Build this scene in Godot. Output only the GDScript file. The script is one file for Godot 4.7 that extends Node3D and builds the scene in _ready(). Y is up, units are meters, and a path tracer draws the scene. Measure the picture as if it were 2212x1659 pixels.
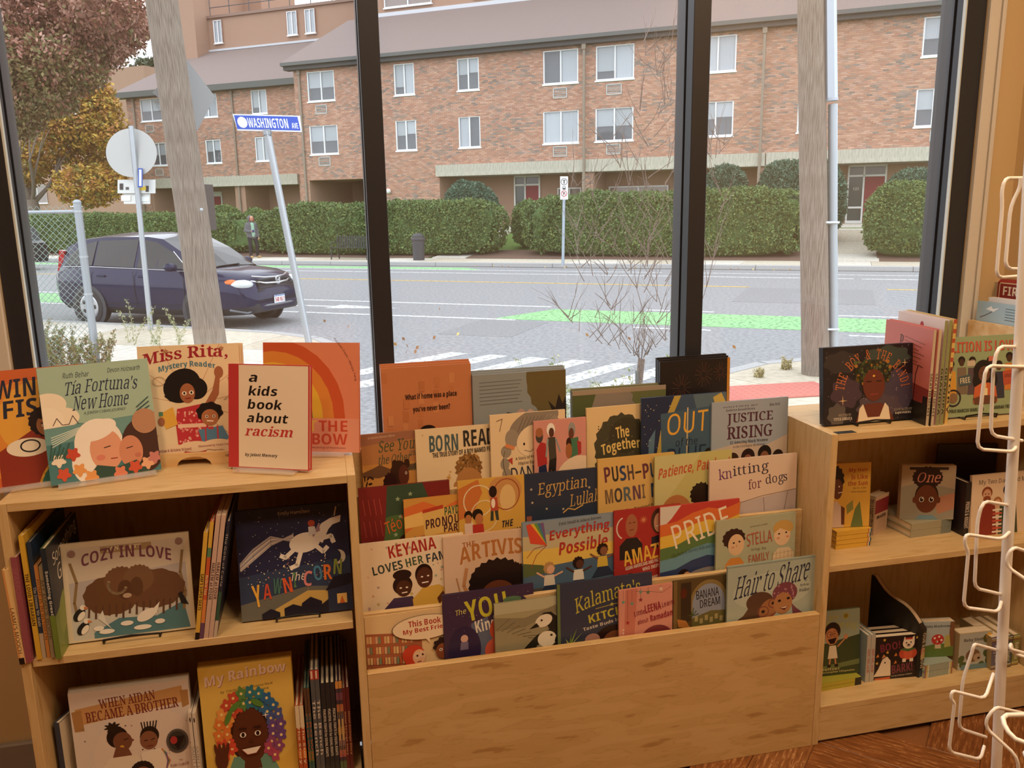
extends Node3D
# A bookshop window: book displays inside, a street with a brick apartment house outside.
# World axes: x runs along the window wall to the right, y up, z out of the wall into the shop. Metres.

const CAM_H := 1.505
const FOCAL := 1800.0                 # focal length in pixels of a 2212 x 1659 frame
const ZF := -1.861                    # front plane of the bookcases
const ZW := -2.19                     # inner face of the window frame
const ROAD := -0.53
const WALK := -0.40
var cam_basis := Basis()
var rng := RandomNumberGenerator.new()
var M := {}                           # materials by name
var used := {}                        # names already taken at top level
var SB := Basis()                     # street axes: x along the road, y up, z towards the shop

# ---------------------------------------------------------------- pixels to directions
func ray(x: float, y: float) -> Vector3:
	return cam_basis * Vector3((x - 1106.0) / FOCAL, -(y - 829.5) / FOCAL, -1.0)
func eye() -> Vector3:
	return Vector3(0, CAM_H, 0)
func hit(x: float, y: float, normal: Vector3, at: Vector3) -> Vector3:
	var d := ray(x, y)
	return eye() + d * ((at - eye()).dot(normal) / d.dot(normal))
func hz(x: float, y: float, z: float) -> Vector3: return hit(x, y, Vector3(0, 0, 1), Vector3(0, 0, z))
func hy(x: float, y: float, h: float) -> Vector3: return hit(x, y, Vector3.UP, Vector3(0, h, 0))
func hx(x: float, y: float, wx: float) -> Vector3: return hit(x, y, Vector3.RIGHT, Vector3(wx, 0, 0))
func ht(x: float, y: float, t: float) -> Vector3:      # on the vertical plane t metres along the street normal; street coordinates
	var p := hit(x, y, SB.z, SB.z * -t)
	return SB.inverse() * p
func street(p: Vector3) -> Vector3: return SB.inverse() * p
func st(s: float, h: float, t: float) -> Vector3: return SB * Vector3(s, h, -t)

# ---------------------------------------------------------------- mesh building
class MB:
	var v := PackedVector3Array()
	var n := PackedVector3Array()
	var c := PackedColorArray()
	var col := Color.WHITE
	func tint(k: Color) -> MB:
		col = k.srgb_to_linear()
		return self
	func tri(a: Vector3, b: Vector3, d: Vector3) -> void:
		var m := (d - a).cross(b - a)
		if m.length_squared() < 1e-20: return
		m = m.normalized()
		v.append_array([a, b, d]); n.append_array([m, m, m]); c.append_array([col, col, col])
	func quad(a: Vector3, b: Vector3, d: Vector3, e: Vector3) -> void:
		tri(a, b, d); tri(a, d, e)
	func trin(p: Array, q: Array) -> void:      # smooth triangle
		v.append_array(p); n.append_array(q); c.append_array([col, col, col])
	func box(t: Transform3D, s: Vector3) -> void:
		var h := s / 2
		var p: Array[Vector3] = []
		for i in 8: p.append(t * Vector3(h.x if i & 1 else -h.x, h.y if i & 2 else -h.y, h.z if i & 4 else -h.z))
		quad(p[4], p[6], p[7], p[5]); quad(p[1], p[3], p[2], p[0]); quad(p[0], p[2], p[6], p[4])
		quad(p[5], p[7], p[3], p[1]); quad(p[6], p[2], p[3], p[7]); quad(p[0], p[4], p[5], p[1])
	func bx(x0: float, x1: float, y0: float, y1: float, z0: float, z1: float) -> void:
		box(Transform3D(Basis(), Vector3(x0 + x1, y0 + y1, z0 + z1) / 2), Vector3(absf(x1 - x0), absf(y1 - y0), absf(z1 - z0)))
	func cbox(t: Transform3D, s: Vector3, r: float) -> void:   # box with chamfered edges
		var h := s / 2
		var pts := {}
		for i in 8:
			var g := Vector3(1 if i & 1 else -1, 1 if i & 2 else -1, 1 if i & 4 else -1)
			for a in 3:
				var q := h - Vector3.ONE * r
				q[a] = h[a]
				pts[i * 3 + a] = t * (g * q)
		var fq := [[0, 1, 3, 7, 5], [0, 0, 4, 6, 2], [1, 2, 6, 7, 3], [1, 0, 1, 5, 4], [2, 4, 5, 7, 6], [2, 0, 2, 3, 1]]
		for f in fq: _oq(t.origin, pts[f[1] * 3 + f[0]], pts[f[2] * 3 + f[0]], pts[f[3] * 3 + f[0]], pts[f[4] * 3 + f[0]])
		for a in 3:
			var b := (a + 1) % 3
			var d := (a + 2) % 3
			for i in 4:
				var i0 := (1 << b if i & 1 else 0) | (1 << d if i & 2 else 0)
				var i1 := i0 | (1 << a)
				_oq(t.origin, pts[i0 * 3 + b], pts[i1 * 3 + b], pts[i1 * 3 + d], pts[i0 * 3 + d])
		for i in 8: _ot(t.origin, pts[i * 3], pts[i * 3 + 1], pts[i * 3 + 2])
	func _oq(o: Vector3, a: Vector3, b: Vector3, d: Vector3, e: Vector3) -> void:
		if (d - a).cross(b - a).dot((a + d) / 2 - o) < 0: quad(e, d, b, a)
		else: quad(a, b, d, e)
	func _ot(o: Vector3, a: Vector3, b: Vector3, d: Vector3) -> void:
		if (d - a).cross(b - a).dot(a - o) < 0: tri(d, b, a)
		else: tri(a, b, d)
	func tube(pts: Array, r, sides := 8, closed := false, flat := 1.0) -> void:   # r: one radius or one per point
		var m := pts.size()
		var rings: Array[PackedVector3Array] = []
		var nrm: Array[PackedVector3Array] = []
		var up := Vector3.UP
		for i in m:
			var a: Vector3 = pts[(i - 1 + m) % m] if closed or i > 0 else pts[i]
			var b: Vector3 = pts[(i + 1) % m] if closed or i < m - 1 else pts[i]
			var dir := (b - a).normalized()
			if i == 0:
				up = Vector3.UP if absf(dir.y) < 0.9 else Vector3.RIGHT
			var side := dir.cross(up).normalized()
			up = side.cross(dir).normalized()
			var rr: float = r[i] if r is Array else r
			var ring := PackedVector3Array()
			var nn := PackedVector3Array()
			for k in sides:
				var an := TAU * k / sides
				var o := side * cos(an) + up * sin(an) * flat
				ring.append(pts[i] + o * rr); nn.append(o.normalized())
			rings.append(ring); nrm.append(nn)
		for i in (m if closed else m - 1):
			var j := (i + 1) % m
			for k in sides:
				var l := (k + 1) % sides
				trin([rings[i][k], rings[i][l], rings[j][l]], [nrm[i][k], nrm[i][l], nrm[j][l]])
				trin([rings[i][k], rings[j][l], rings[j][k]], [nrm[i][k], nrm[j][l], nrm[j][k]])
		if not closed:
			for k in sides - 2:
				tri(rings[0][0], rings[0][k + 2], rings[0][k + 1])
				tri(rings[m - 1][0], rings[m - 1][k + 1], rings[m - 1][k + 2])
	func lathe(t: Transform3D, prof: Array, segs := 24) -> void:      # prof: [radius, height] pairs from bottom to top
		for i in prof.size() - 1:
			var a: Array = prof[i]
			var b: Array = prof[i + 1]
			var sl := Vector2(b[1] - a[1], a[0] - b[0]).normalized()
			for k in segs:
				var w0 := TAU * k / segs
				var w1 := TAU * (k + 1) / segs
				var d0 := Vector3(cos(w0), 0, sin(w0))
				var d1 := Vector3(cos(w1), 0, sin(w1))
				var n0 := (t.basis * (d0 * sl.x + Vector3(0, sl.y, 0))).normalized()
				var n1 := (t.basis * (d1 * sl.x + Vector3(0, sl.y, 0))).normalized()
				var u := Vector3(0, 1, 0)
				var p0: Vector3 = t * (d0 * a[0] + u * a[1])
				var p1: Vector3 = t * (d1 * a[0] + u * a[1])
				var p2: Vector3 = t * (d1 * b[0] + u * b[1])
				var p3: Vector3 = t * (d0 * b[0] + u * b[1])
				trin([p0, p2, p3], [n0, n1, n0]); trin([p0, p1, p2], [n0, n1, n1])
	func prism(t: Transform3D, poly: PackedVector2Array, z0: float, z1: float) -> void:   # outline in x, y pushed along z
		var idx := Geometry2D.triangulate_polygon(poly)
		for i in range(0, idx.size(), 3):
			var a := poly[idx[i]]
			var b := poly[idx[i + 1]]
			var d := poly[idx[i + 2]]
			if (b - a).cross(d - a) > 0:
				var k := b
				b = d
				d = k
			tri(t * Vector3(a.x, a.y, z1), t * Vector3(b.x, b.y, z1), t * Vector3(d.x, d.y, z1))
			tri(t * Vector3(a.x, a.y, z0), t * Vector3(d.x, d.y, z0), t * Vector3(b.x, b.y, z0))
		var cw := Geometry2D.is_polygon_clockwise(poly)
		for i in poly.size():
			var a := poly[i]
			var b := poly[(i + 1) % poly.size()]
			if cw:
				var k := a
				a = b
				b = k
			quad(t * Vector3(a.x, a.y, z0), t * Vector3(a.x, a.y, z1), t * Vector3(b.x, b.y, z1), t * Vector3(b.x, b.y, z0))
	func ball(o: Vector3, r: Vector3, seg := 12, bump := 0.0, noise: FastNoiseLite = null) -> void:
		var rows := seg / 2
		var pt := func(i: int, k: int) -> Vector3:
			var th := PI * i / rows
			var ph := TAU * (k % seg) / seg
			var q := Vector3(sin(th) * cos(ph), cos(th), sin(th) * sin(ph))
			var f := 1.0 + (bump * noise.get_noise_3dv(q * 40.0 + o * 7.0) if noise else 0.0)
			return o + q * r * f
		for i in rows:
			for k in seg:
				var a: Vector3 = pt.call(i, k)
				var b: Vector3 = pt.call(i, k + 1)
				var d: Vector3 = pt.call(i + 1, k + 1)
				var e: Vector3 = pt.call(i + 1, k)
				var q := [((a - o) / r).normalized(), ((b - o) / r).normalized(), ((d - o) / r).normalized(), ((e - o) / r).normalized()]
				if i > 0: trin([a, d, b], [q[0], q[2], q[1]])
				if i < rows - 1: trin([a, e, d], [q[0], q[3], q[2]])
	func mesh() -> ArrayMesh:
		var arr := []
		arr.resize(Mesh.ARRAY_MAX)
		arr[Mesh.ARRAY_VERTEX] = v
		arr[Mesh.ARRAY_NORMAL] = n
		arr[Mesh.ARRAY_COLOR] = c
		var m := ArrayMesh.new()
		if v.size(): m.add_surface_from_arrays(Mesh.PRIMITIVE_TRIANGLES, arr)
		return m

func put(called: String, mb, mat: Material, parent: Node = self) -> MeshInstance3D:
	var o := MeshInstance3D.new()
	o.name = numbered(called) if parent == self else called
	o.mesh = mb.mesh() if mb is MB else mb
	o.material_override = mat
	parent.add_child(o, true)
	return o
func numbered(called: String) -> String:
	var k: int = used.get(called, 0)
	used[called] = k + 1
	return called if k == 0 else "%s_%03d" % [called, k]
func tag(o: Node, label: String, category: String, group := "", kind := "") -> Node:
	if label: o.set_meta("label", label)
	if category: o.set_meta("category", category)
	if group: o.set_meta("group", group)
	if kind: o.set_meta("kind", kind)
	return o
func thing(called: String, label: String, category: String, t := Transform3D(), group := "", kind := "") -> Node3D:
	var o := Node3D.new()
	o.name = numbered(called)
	add_child(o)
	o.transform = t
	tag(o, label, category, group, kind)
	return o
func fixed(o: Node) -> Node:
	o.set_meta("kind", "structure")
	return o
func at(p: Vector3, turn := 0.0) -> Transform3D: return Transform3D(Basis(Vector3.UP, turn), p)

# ---------------------------------------------------------------- materials
func noise_tex(freq: float, stops: Array, seed_ := 1, size := 512, octaves := 4, kind := FastNoiseLite.TYPE_SIMPLEX_SMOOTH) -> NoiseTexture2D:
	var f := FastNoiseLite.new()
	f.noise_type = kind
	f.frequency = freq
	f.seed = seed_
	f.fractal_octaves = octaves
	var t := NoiseTexture2D.new()
	t.width = size
	t.height = size
	t.seamless = true
	t.noise = f
	if stops:
		var g := Gradient.new()
		g.offsets = PackedFloat32Array(stops.map(func(s): return s[0]))
		g.colors = PackedColorArray(stops.map(func(s): return s[1]))
		t.color_ramp = g
	return t
func mat(called: String, k: Color, rough := 0.6, metal := 0.0, tex: Texture2D = null, scale := Vector3.ONE, world := false) -> StandardMaterial3D:
	var m := StandardMaterial3D.new()
	m.resource_name = called
	m.albedo_color = k
	m.roughness = rough
	m.metallic = metal
	if tex:
		m.albedo_texture = tex
		m.uv1_triplanar = true
		m.uv1_world_triplanar = world
		m.uv1_scale = scale
	M[called] = m
	return m
func vmat(called: String, rough := 0.6, metal := 0.0) -> StandardMaterial3D:      # takes its colour from the vertices
	var m := mat(called, Color.WHITE, rough, metal)
	m.vertex_color_use_as_albedo = true
	return m
func relief(m: StandardMaterial3D, tex: Texture2D, cm: float) -> void:
	m.heightmap_enabled = true
	m.heightmap_texture = tex
	m.heightmap_scale = cm
func C(hex: String) -> Color: return Color.html(hex)

func make_materials() -> void:
	var grain := noise_tex(0.012, [[0.0, C("c4a06a")], [0.35, C("d0b07c")], [0.6, C("d6b885")], [0.8, C("ccaa73")], [1.0, C("b89158")]], 3, 512, 5)
	mat("maple", Color.WHITE, 0.42, 0.0, grain, Vector3(0.7, 5.0, 5.0))
	mat("maple_upright", Color.WHITE, 0.42, 0.0, grain, Vector3(5.0, 0.7, 5.0))
	var swirl := noise_tex(0.008, [[0.0, C("a9824e")], [0.16, C("b9925c")], [0.2, C("c8a46c")], [0.45, C("cca971")], [0.5, C("c4a068")], [0.55, C("cfac75")], [0.8, C("d2b07a")], [1.0, C("c6a26a")]], 8, 512, 5)
	mat("maple_figured", Color.WHITE, 0.45, 0.0, swirl, Vector3(0.8, 4.2, 4.2))
	mat("maple_edge", C("d6ae80"), 0.5)
	mat("pine", C("e3c08e"), 0.55, 0.0, noise_tex(0.01, [[0.0, C("e8cfa8")], [1.0, C("ffffff")]], 5, 256), Vector3(2, 8, 8))
	mat("wall_paint", C("c8ab7c"), 0.85)
	mat("trim_paint", C("d2cabd"), 0.5)
	mat("ceiling_paint", C("efe6d8"), 0.9)
	mat("black_frame", C("333338"), 0.42, 0.3)
	mat("gasket", C("c9cec8"), 0.4)
	mat("baseboard_paint", C("8d8377"), 0.6)
	vmat("print", 0.38)
	vmat("paint", 0.6)
	vmat("matte", 0.85)
	vmat("paint_gloss", 0.12)
	vmat("car_like", 0.22, 0.25)
	mat("pages", C("efe3cc"), 0.85, 0.0, noise_tex(0.3, [[0.0, C("d8cdb8")], [1.0, C("ffffff")]], 7, 128, 1), Vector3(1, 1, 60))
	mat("white_wire", C("f2ece2"), 0.35)
	mat("black_wire", C("1b1a1a"), 0.4, 0.4)
	var g := mat("glass", Color(1, 1, 1, 0.03), 0.02)
	g.transparency = BaseMaterial3D.TRANSPARENCY_ALPHA
	var ac := mat("acrylic", Color(0.95, 0.95, 0.97, 0.14), 0.08)
	ac.transparency = BaseMaterial3D.TRANSPARENCY_ALPHA
	mat("lamp_glow", C("ffe2b8"), 0.5)
	M.lamp_glow.emission_enabled = true
	M.lamp_glow.emission = C("ffcf94")
	M.lamp_glow.emission_energy_multiplier = 2.0

# ---------------------------------------------------------------- the scene
func _ready() -> void:
	rng.seed = 20
	set_camera()
	set_sky()
	make_materials()
	build_room()
	build_lamps()
	build_bookcases()
	build_ground()
	build_house()
	build_planting()
	build_street_things()
	build_car()
	build_person()
	build_trees()
	build_books()
	build_wire_rack()

func set_camera() -> void:
	var pitch := 0.209569059
	var roll := -0.0171136728
	var yaw := 0.218361916
	var fw := Vector3(sin(yaw) * cos(pitch), -sin(pitch), -cos(yaw) * cos(pitch))
	var r := Vector3(cos(yaw), 0, sin(yaw))
	var u := r.cross(fw)
	cam_basis = Basis(r * cos(roll) + u * sin(roll), u * cos(roll) - r * sin(roll), -fw)
	var cam := Camera3D.new()
	cam.name = "camera"
	cam.fov = rad_to_deg(2.0 * atan(829.5 / FOCAL))
	cam.near = 0.02
	cam.far = 400.0
	cam.transform = Transform3D(cam_basis, eye())
	add_child(cam)
	var th := 0.599868653
	SB = Basis(Vector3(cos(th), 0, sin(th)), Vector3.UP, Vector3(-sin(th), 0, cos(th)))

func set_sky() -> void:
	var sky := Sky.new()
	var sm := ProceduralSkyMaterial.new()          # an even overcast
	sm.sky_top_color = C("dfe6ee")
	sm.sky_horizon_color = C("edf1f5")
	sm.sky_curve = 0.2
	sm.ground_horizon_color = C("8d8d8a")
	sm.ground_bottom_color = C("5a5a58")
	sm.sky_energy_multiplier = 1.65
	sky.sky_material = sm
	var e := Environment.new()
	e.background_mode = Environment.BG_SKY
	e.sky = sky
	e.tonemap_mode = Environment.TONE_MAPPER_LINEAR
	e.tonemap_exposure = 1.0
	e.sdfgi_enabled = true
	e.ssao_enabled = true
	e.ssil_enabled = true
	var we := WorldEnvironment.new()
	we.name = "environment"
	we.environment = e
	add_child(we)

const LAMP_ENERGY := 1.25
func build_lamps() -> void:                        # warm ceiling panels above the shop floor, out of view
	for x in [-0.6, 0.7, 1.75]:
		for z in [-0.9, -0.1]:
			var l := thing("ceiling_lamp", "warm white square ceiling lamp above the shop floor", "lamp", at(Vector3(x, 2.98, z)), "ceiling lamps of the shop")
			var b := MB.new()
			b.bx(-0.2, 0.2, -0.03, 0.02, -0.2, 0.2)
			put("housing", b, M.trim_paint, l)
			b = MB.new()
			b.bx(-0.17, 0.17, -0.04, -0.031, -0.17, 0.17)
			put("diffuser", b, M.lamp_glow, l)
			var a := AreaLight3D.new()
			a.name = "light"
			a.area_size = Vector2(0.34, 0.34)
			a.light_color = C("ffdfba")
			a.light_energy = LAMP_ENERGY
			a.shadow_enabled = true
			a.area_range = 12.0
			a.area_attenuation = 2.0
			a.position = Vector3(0, -0.05, 0)
			a.rotation.x = -PI / 2
			l.add_child(a)

func build_room() -> void:
	var b := MB.new()
	b.bx(-3.2, 2.2, -0.2, -0.012, ZW, 4.2)
	fixed(put("floor", b, mat("floor_wood", C("8a5a34"), 0.5)))
	build_planks()
	b = MB.new()
	b.bx(-3.4, 2.3, 3.0, 3.15, ZW - 0.2, 4.2)
	fixed(put("ceiling", b, M.ceiling_paint))
	b = MB.new()                                    # the window wall: below, beside and above the opening
	b.bx(-3.2, 2.047, 0.0, 0.75, ZW, ZW - 0.1)
	b.bx(-3.2, -0.744, 0.75, 3.0, ZW, ZW - 0.1)
	b.bx(1.896, 2.25, 0.75, 3.0, ZW, ZW - 0.1)
	b.bx(-0.744, 1.896, 2.9, 3.0, ZW, ZW - 0.1)
	fixed(put("wall_window", b, M.wall_paint))
	b = MB.new()
	b.bx(2.047, 2.25, 0, 3.0, ZW, 4.2)
	fixed(put("wall_right", b, M.wall_paint))
	b = MB.new()
	b.bx(-3.4, -3.2, 0, 3.0, ZW - 0.22, 4.2)
	fixed(put("wall_left", b, M.wall_paint))
	b = MB.new()
	b.bx(-3.2, 2.047, 0, 3.0, 4.0, 4.2)
	fixed(put("wall_back", b, M.wall_paint))
	b = MB.new()                                    # window casings
	b.cbox(at(Vector3(1.913, 1.62, ZW + 0.008)), Vector3(0.034, 2.6, 0.016), 0.003)
	b.cbox(at(Vector3(1.935, 1.62, ZW + 0.004)), Vector3(0.008, 2.6, 0.008), 0.002)
	b.cbox(at(Vector3(1.947, 1.62, ZW + 0.007)), Vector3(0.013, 2.6, 0.014), 0.003)
	fixed(put("trim_1", b, M.trim_paint))
	b = MB.new()
	b.cbox(at(Vector3(-0.761, 1.62, ZW + 0.008)), Vector3(0.034, 2.6, 0.016), 0.003)
	b.cbox(at(Vector3(-0.783, 1.62, ZW + 0.004)), Vector3(0.008, 2.6, 0.008), 0.002)
	b.cbox(at(Vector3(-0.795, 1.62, ZW + 0.007)), Vector3(0.013, 2.6, 0.014), 0.003)
	fixed(put("trim_2", b, M.trim_paint))
	b = MB.new()
	b.cbox(at(Vector3(-1.97, 0.078, ZW + 0.009)), Vector3(2.46, 0.155, 0.018), 0.004)
	fixed(put("baseboard_window", b, M.baseboard_paint))
	# the window: black aluminium frame, three panes
	var w := thing("window_1", "", "", at(Vector3(0.57, 0.75, ZW)), "", "structure")
	var xs := [[-0.744, -0.700], [0.118, 0.168], [0.996, 1.046], [1.831, 1.896]]
	for q in xs:
		b = MB.new()
		var x0: float = q[0] - 0.57
		var x1: float = q[1] - 0.57
		b.cbox(at(Vector3((x0 + x1) / 2, 1.075, -0.021)), Vector3(x1 - x0, 2.15, 0.042), 0.0015)
		b.bx(x0 + 0.004, x1 - 0.004, 0, 2.15, -0.042, -0.05)
		b.bx(x0 - 0.002, x1 + 0.002, 0, 2.15, -0.05, -0.105)
		put("mullion", b, M.black_frame, w)
	for q in [[0.0, 0.06], [2.08, 2.15]]:
		b = MB.new()
		b.bx(-1.27, 1.27, q[0], q[1], -0.0, -0.105)
		put("frame_rail", b, M.black_frame, w)
	for x in [1.8285, -0.698]:
		b = MB.new()
		b.bx(x - 0.57 - 0.002, x - 0.57 + 0.002, 0.06, 2.08, 0.0, -0.012)
		put("gasket", b, M.gasket, w)
	for i in 3:
		b = MB.new()
		b.bx(xs[i][1] - 0.57, xs[i + 1][0] - 0.57, 0.06, 2.08, -0.052, -0.058)
		put("pane", b, M.glass, w)

func build_planks() -> void:                        # herringbone boards where the floor shows, each its own piece
	var f := find_child("floor", false, false)
	var streak := noise_tex(0.02, [[0.0, C("6d4322")], [0.45, C("8b5a31")], [0.62, C("93623a")], [0.72, C("c79b69")], [0.76, C("8a5a33")], [1.0, C("7a4c28")]], 15, 512, 4)
	var mats := []
	for k in 3:
		var m := mat("plank_%d" % k, [C("ffffff"), C("e3d3c6"), C("f4e9da")][k], 0.42, 0.0, streak, Vector3(1.1, 9.0, 9.0))
		m.uv1_offset = Vector3(0.37 * k, 0.21 * k, 0.5 * k)
		mats.append(m)
	var meshes := []
	for k in 2:
		var b := MB.new()
		b.cbox(Transform3D(), Vector3(0.536, 0.012, 0.1325), 0.0012)
		meshes.append(b.mesh())
	var o := Vector2(1.286, -1.875)
	var wd := 0.134
	var n := 4
	# herringbone laid on a grid turned by 45 degrees; piece (i, j): along one axis or the other by the lattice rule
	var e1 := Vector2(1, 1).normalized()            # runs right and towards the room
	var e2 := Vector2(-1, 1).normalized()
	for i in range(-14, 16):
		for j in range(-14, 16):
			for way in 2:
				if posmod(i - j, 2 * n) != (0 if way == 0 else n): continue
				var c0 := Vector2(i, j) * wd
				var ctr: Vector2
				if way == 0: ctr = o + e1 * (c0.x + n * wd / 2) + e2 * (c0.y + wd / 2)
				else: ctr = o + e1 * (c0.x + wd / 2) + e2 * (c0.y - (n - 1) * wd + n * wd / 2)
				if ctr.x < 0.6 or ctr.x > 2.25 or ctr.y > -0.9 or ctr.y < -2.05: continue
				if ctr.x > 1.9 or ctr.y < ZW + 0.2: continue
				var p := MeshInstance3D.new()
				p.name = "plank"
				p.mesh = meshes[0]
				p.material_override = mats[rng.randi() % 3]
				p.transform = Transform3D(Basis(Vector3.UP, -PI / 4 if way == 0 else -3 * PI / 4), Vector3(ctr.x, -0.006, ctr.y))
				f.add_child(p, true)

func build_bookcases() -> void:
	var top := 0.9105
	var th := 0.019
	var zb := -2.18
	for k in 2:
		var x0: float = -0.703 if k == 0 else 1.2640
		var x1: float = 0.0415 if k == 0 else 2.020
		var cx := (x0 + x1) / 2
		var o := thing("bookcase", "low maple bookcase left of the tiered rack, picture books on top" if k == 0 else "low maple bookcase beside the right wall, board books on its shelves", "bookcase", at(Vector3(cx, 0, ZF)))
		var h := (x1 - x0) / 2
		var d := ZF - zb
		for s in [-1, 1]:
			var b := MB.new()
			b.cbox(at(Vector3(s * (h - th / 2), top / 2, -d / 2)), Vector3(th, top, d), 0.0008)
			put("side_panel", b, M.maple_upright, o)
		var b2 := MB.new()
		b2.cbox(at(Vector3(0, top - th / 2, -d / 2)), Vector3(2 * h - 2 * th - 0.0005, th, d), 0.0008)
		put("top_panel", b2, M.maple, o)
		b2 = MB.new()
		b2.bx(-h + th, h - th, 0.02, top - th, -d + 0.001, -d + 0.007)
		put("back_panel", b2, M.maple_upright, o)
		for y in [0.5445 if k == 0 else 0.538, 0.1175]:
			b2 = MB.new()
			b2.cbox(at(Vector3(-0.002, y - th / 2, -d / 2 + 0.004 - (0.006 if y > 0.3 else 0.0))), Vector3(2 * h - 2 * th - 0.008, th, d - 0.012), 0.001)
			put("shelf", b2, M.maple, o)
		b2 = MB.new()
		b2.cbox(at(Vector3(0, 0.0535, -0.012)), Vector3(2 * h - 2 * th, 0.089, th), 0.0008)
		put("plinth", b2, M.maple, o)
	var b3 := MB.new()
	b3.bx(1.283, 2.0, 0.0, 0.0085, ZF - 0.012, ZF - 0.03)
	fixed(put("trim_3", b3, mat("grey_strip", C("6d7076"), 0.7)))
	# the tiered rack between them
	var r := thing("tiered_book_rack", "tiered maple display rack with five rows of picture books", "display rack", at(Vector3(0.65275, 0, ZF)))
	var hw := 0.6105
	var b := MB.new()
	b.cbox(at(Vector3(0, 0.2025, -0.0105)), Vector3(2 * hw, 0.405, 0.021), 0.001)
	put("front_panel", b, M.maple_figured, r)
	for k in 5:
		var y := rack_y(k)
		var z := rack_z(k) - ZF
		if k > 0:
			b = MB.new()
			b.cbox(at(Vector3(0, y - 0.13, z - 0.0065)), Vector3(2 * hw, 0.26, 0.013), 0.001)
			put("tier_board", b, M.maple, r)
		b = MB.new()
		b.bx(-hw, hw, y - 0.112, y - 0.102, z - (0.0215 if k == 0 else 0.0135), maxf(z - 0.055, -0.318))
		put("tier_floor", b, M.maple, r)
	b = MB.new()
	b.bx(-hw, hw, 0.02, 0.905, -0.313, -0.318)
	put("back_panel", b, M.maple, r)
func rack_y(k: int) -> float: return [0.405, 0.534, 0.665, 0.797, 0.905][k]
func rack_z(k: int) -> float: return [ZF, -1.918, -1.973, -2.030, -2.086][k]

# ---------------------------------------------------------------- ground outside
func slabs(parent: Node, poly: PackedVector2Array, cell: Vector2, turn: float, y0: float, y1: float, mats: Array) -> void:
	# cuts an outline (s, t) into paving slabs with open joints; every slab is a piece
	var c := Vector2.ZERO
	for p in poly: c += p / poly.size()
	var lo := Vector2(1e9, 1e9)
	var hi := -lo
	for p in poly:
		var q := (p - c).rotated(-turn)
		lo = lo.min(q); hi = hi.max(q)
	for i in int(ceil((hi.x - lo.x) / cell.x)):
		for j in int(ceil((hi.y - lo.y) / cell.y)):
			var a := lo + Vector2(i, j) * cell + Vector2.ONE * 0.006
			var b := a + cell - Vector2.ONE * 0.012
			var sq := PackedVector2Array([a, Vector2(b.x, a.y), b, Vector2(a.x, b.y)])
			for k in 4: sq[k] = sq[k].rotated(turn) + c
			for piece in Geometry2D.intersect_polygons(sq, poly):
				var m := MB.new()
				m.prism(Transform3D(Basis(Vector3(1, 0, 0), Vector3(0, 0, -1), Vector3(0, 1, 0)), Vector3.ZERO), piece, y0, y1)
				put("slab", m, mats[rng.randi() % mats.size()], parent)
func paint(called: String, pts: Array, k: Color, y := ROAD) -> void:      # a flat marking, outline in (s, t)
	var m := MB.new()
	m.prism(Transform3D(Basis(Vector3(1, 0, 0), Vector3(0, 0, -1), Vector3(0, 1, 0)), Vector3.ZERO), PackedVector2Array(pts), y + 0.001, y + 0.005)
	var o := put(called, m, worn(k))
	o.basis = SB
	fixed(o)
func worn(k: Color) -> Material:
	var id := "marking_" + k.to_html(false)
	if not M.has(id): mat(id, Color.WHITE, 0.85, 0.0, noise_tex(0.05, [[0.0, k.darkened(0.42)], [0.36, k.darkened(0.25)], [0.45, k], [1.0, k.lightened(0.1)]], 4, 256, 5), Vector3(0.8, 0.8, 0.8))
	return M[id]
func stripe(called: String, s0: float, s1: float, t: float, w: float, k: Color) -> void:
	paint(called, [Vector2(s0, t - w / 2), Vector2(s1, t - w / 2), Vector2(s1, t + w / 2), Vector2(s0, t + w / 2)], k)
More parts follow.
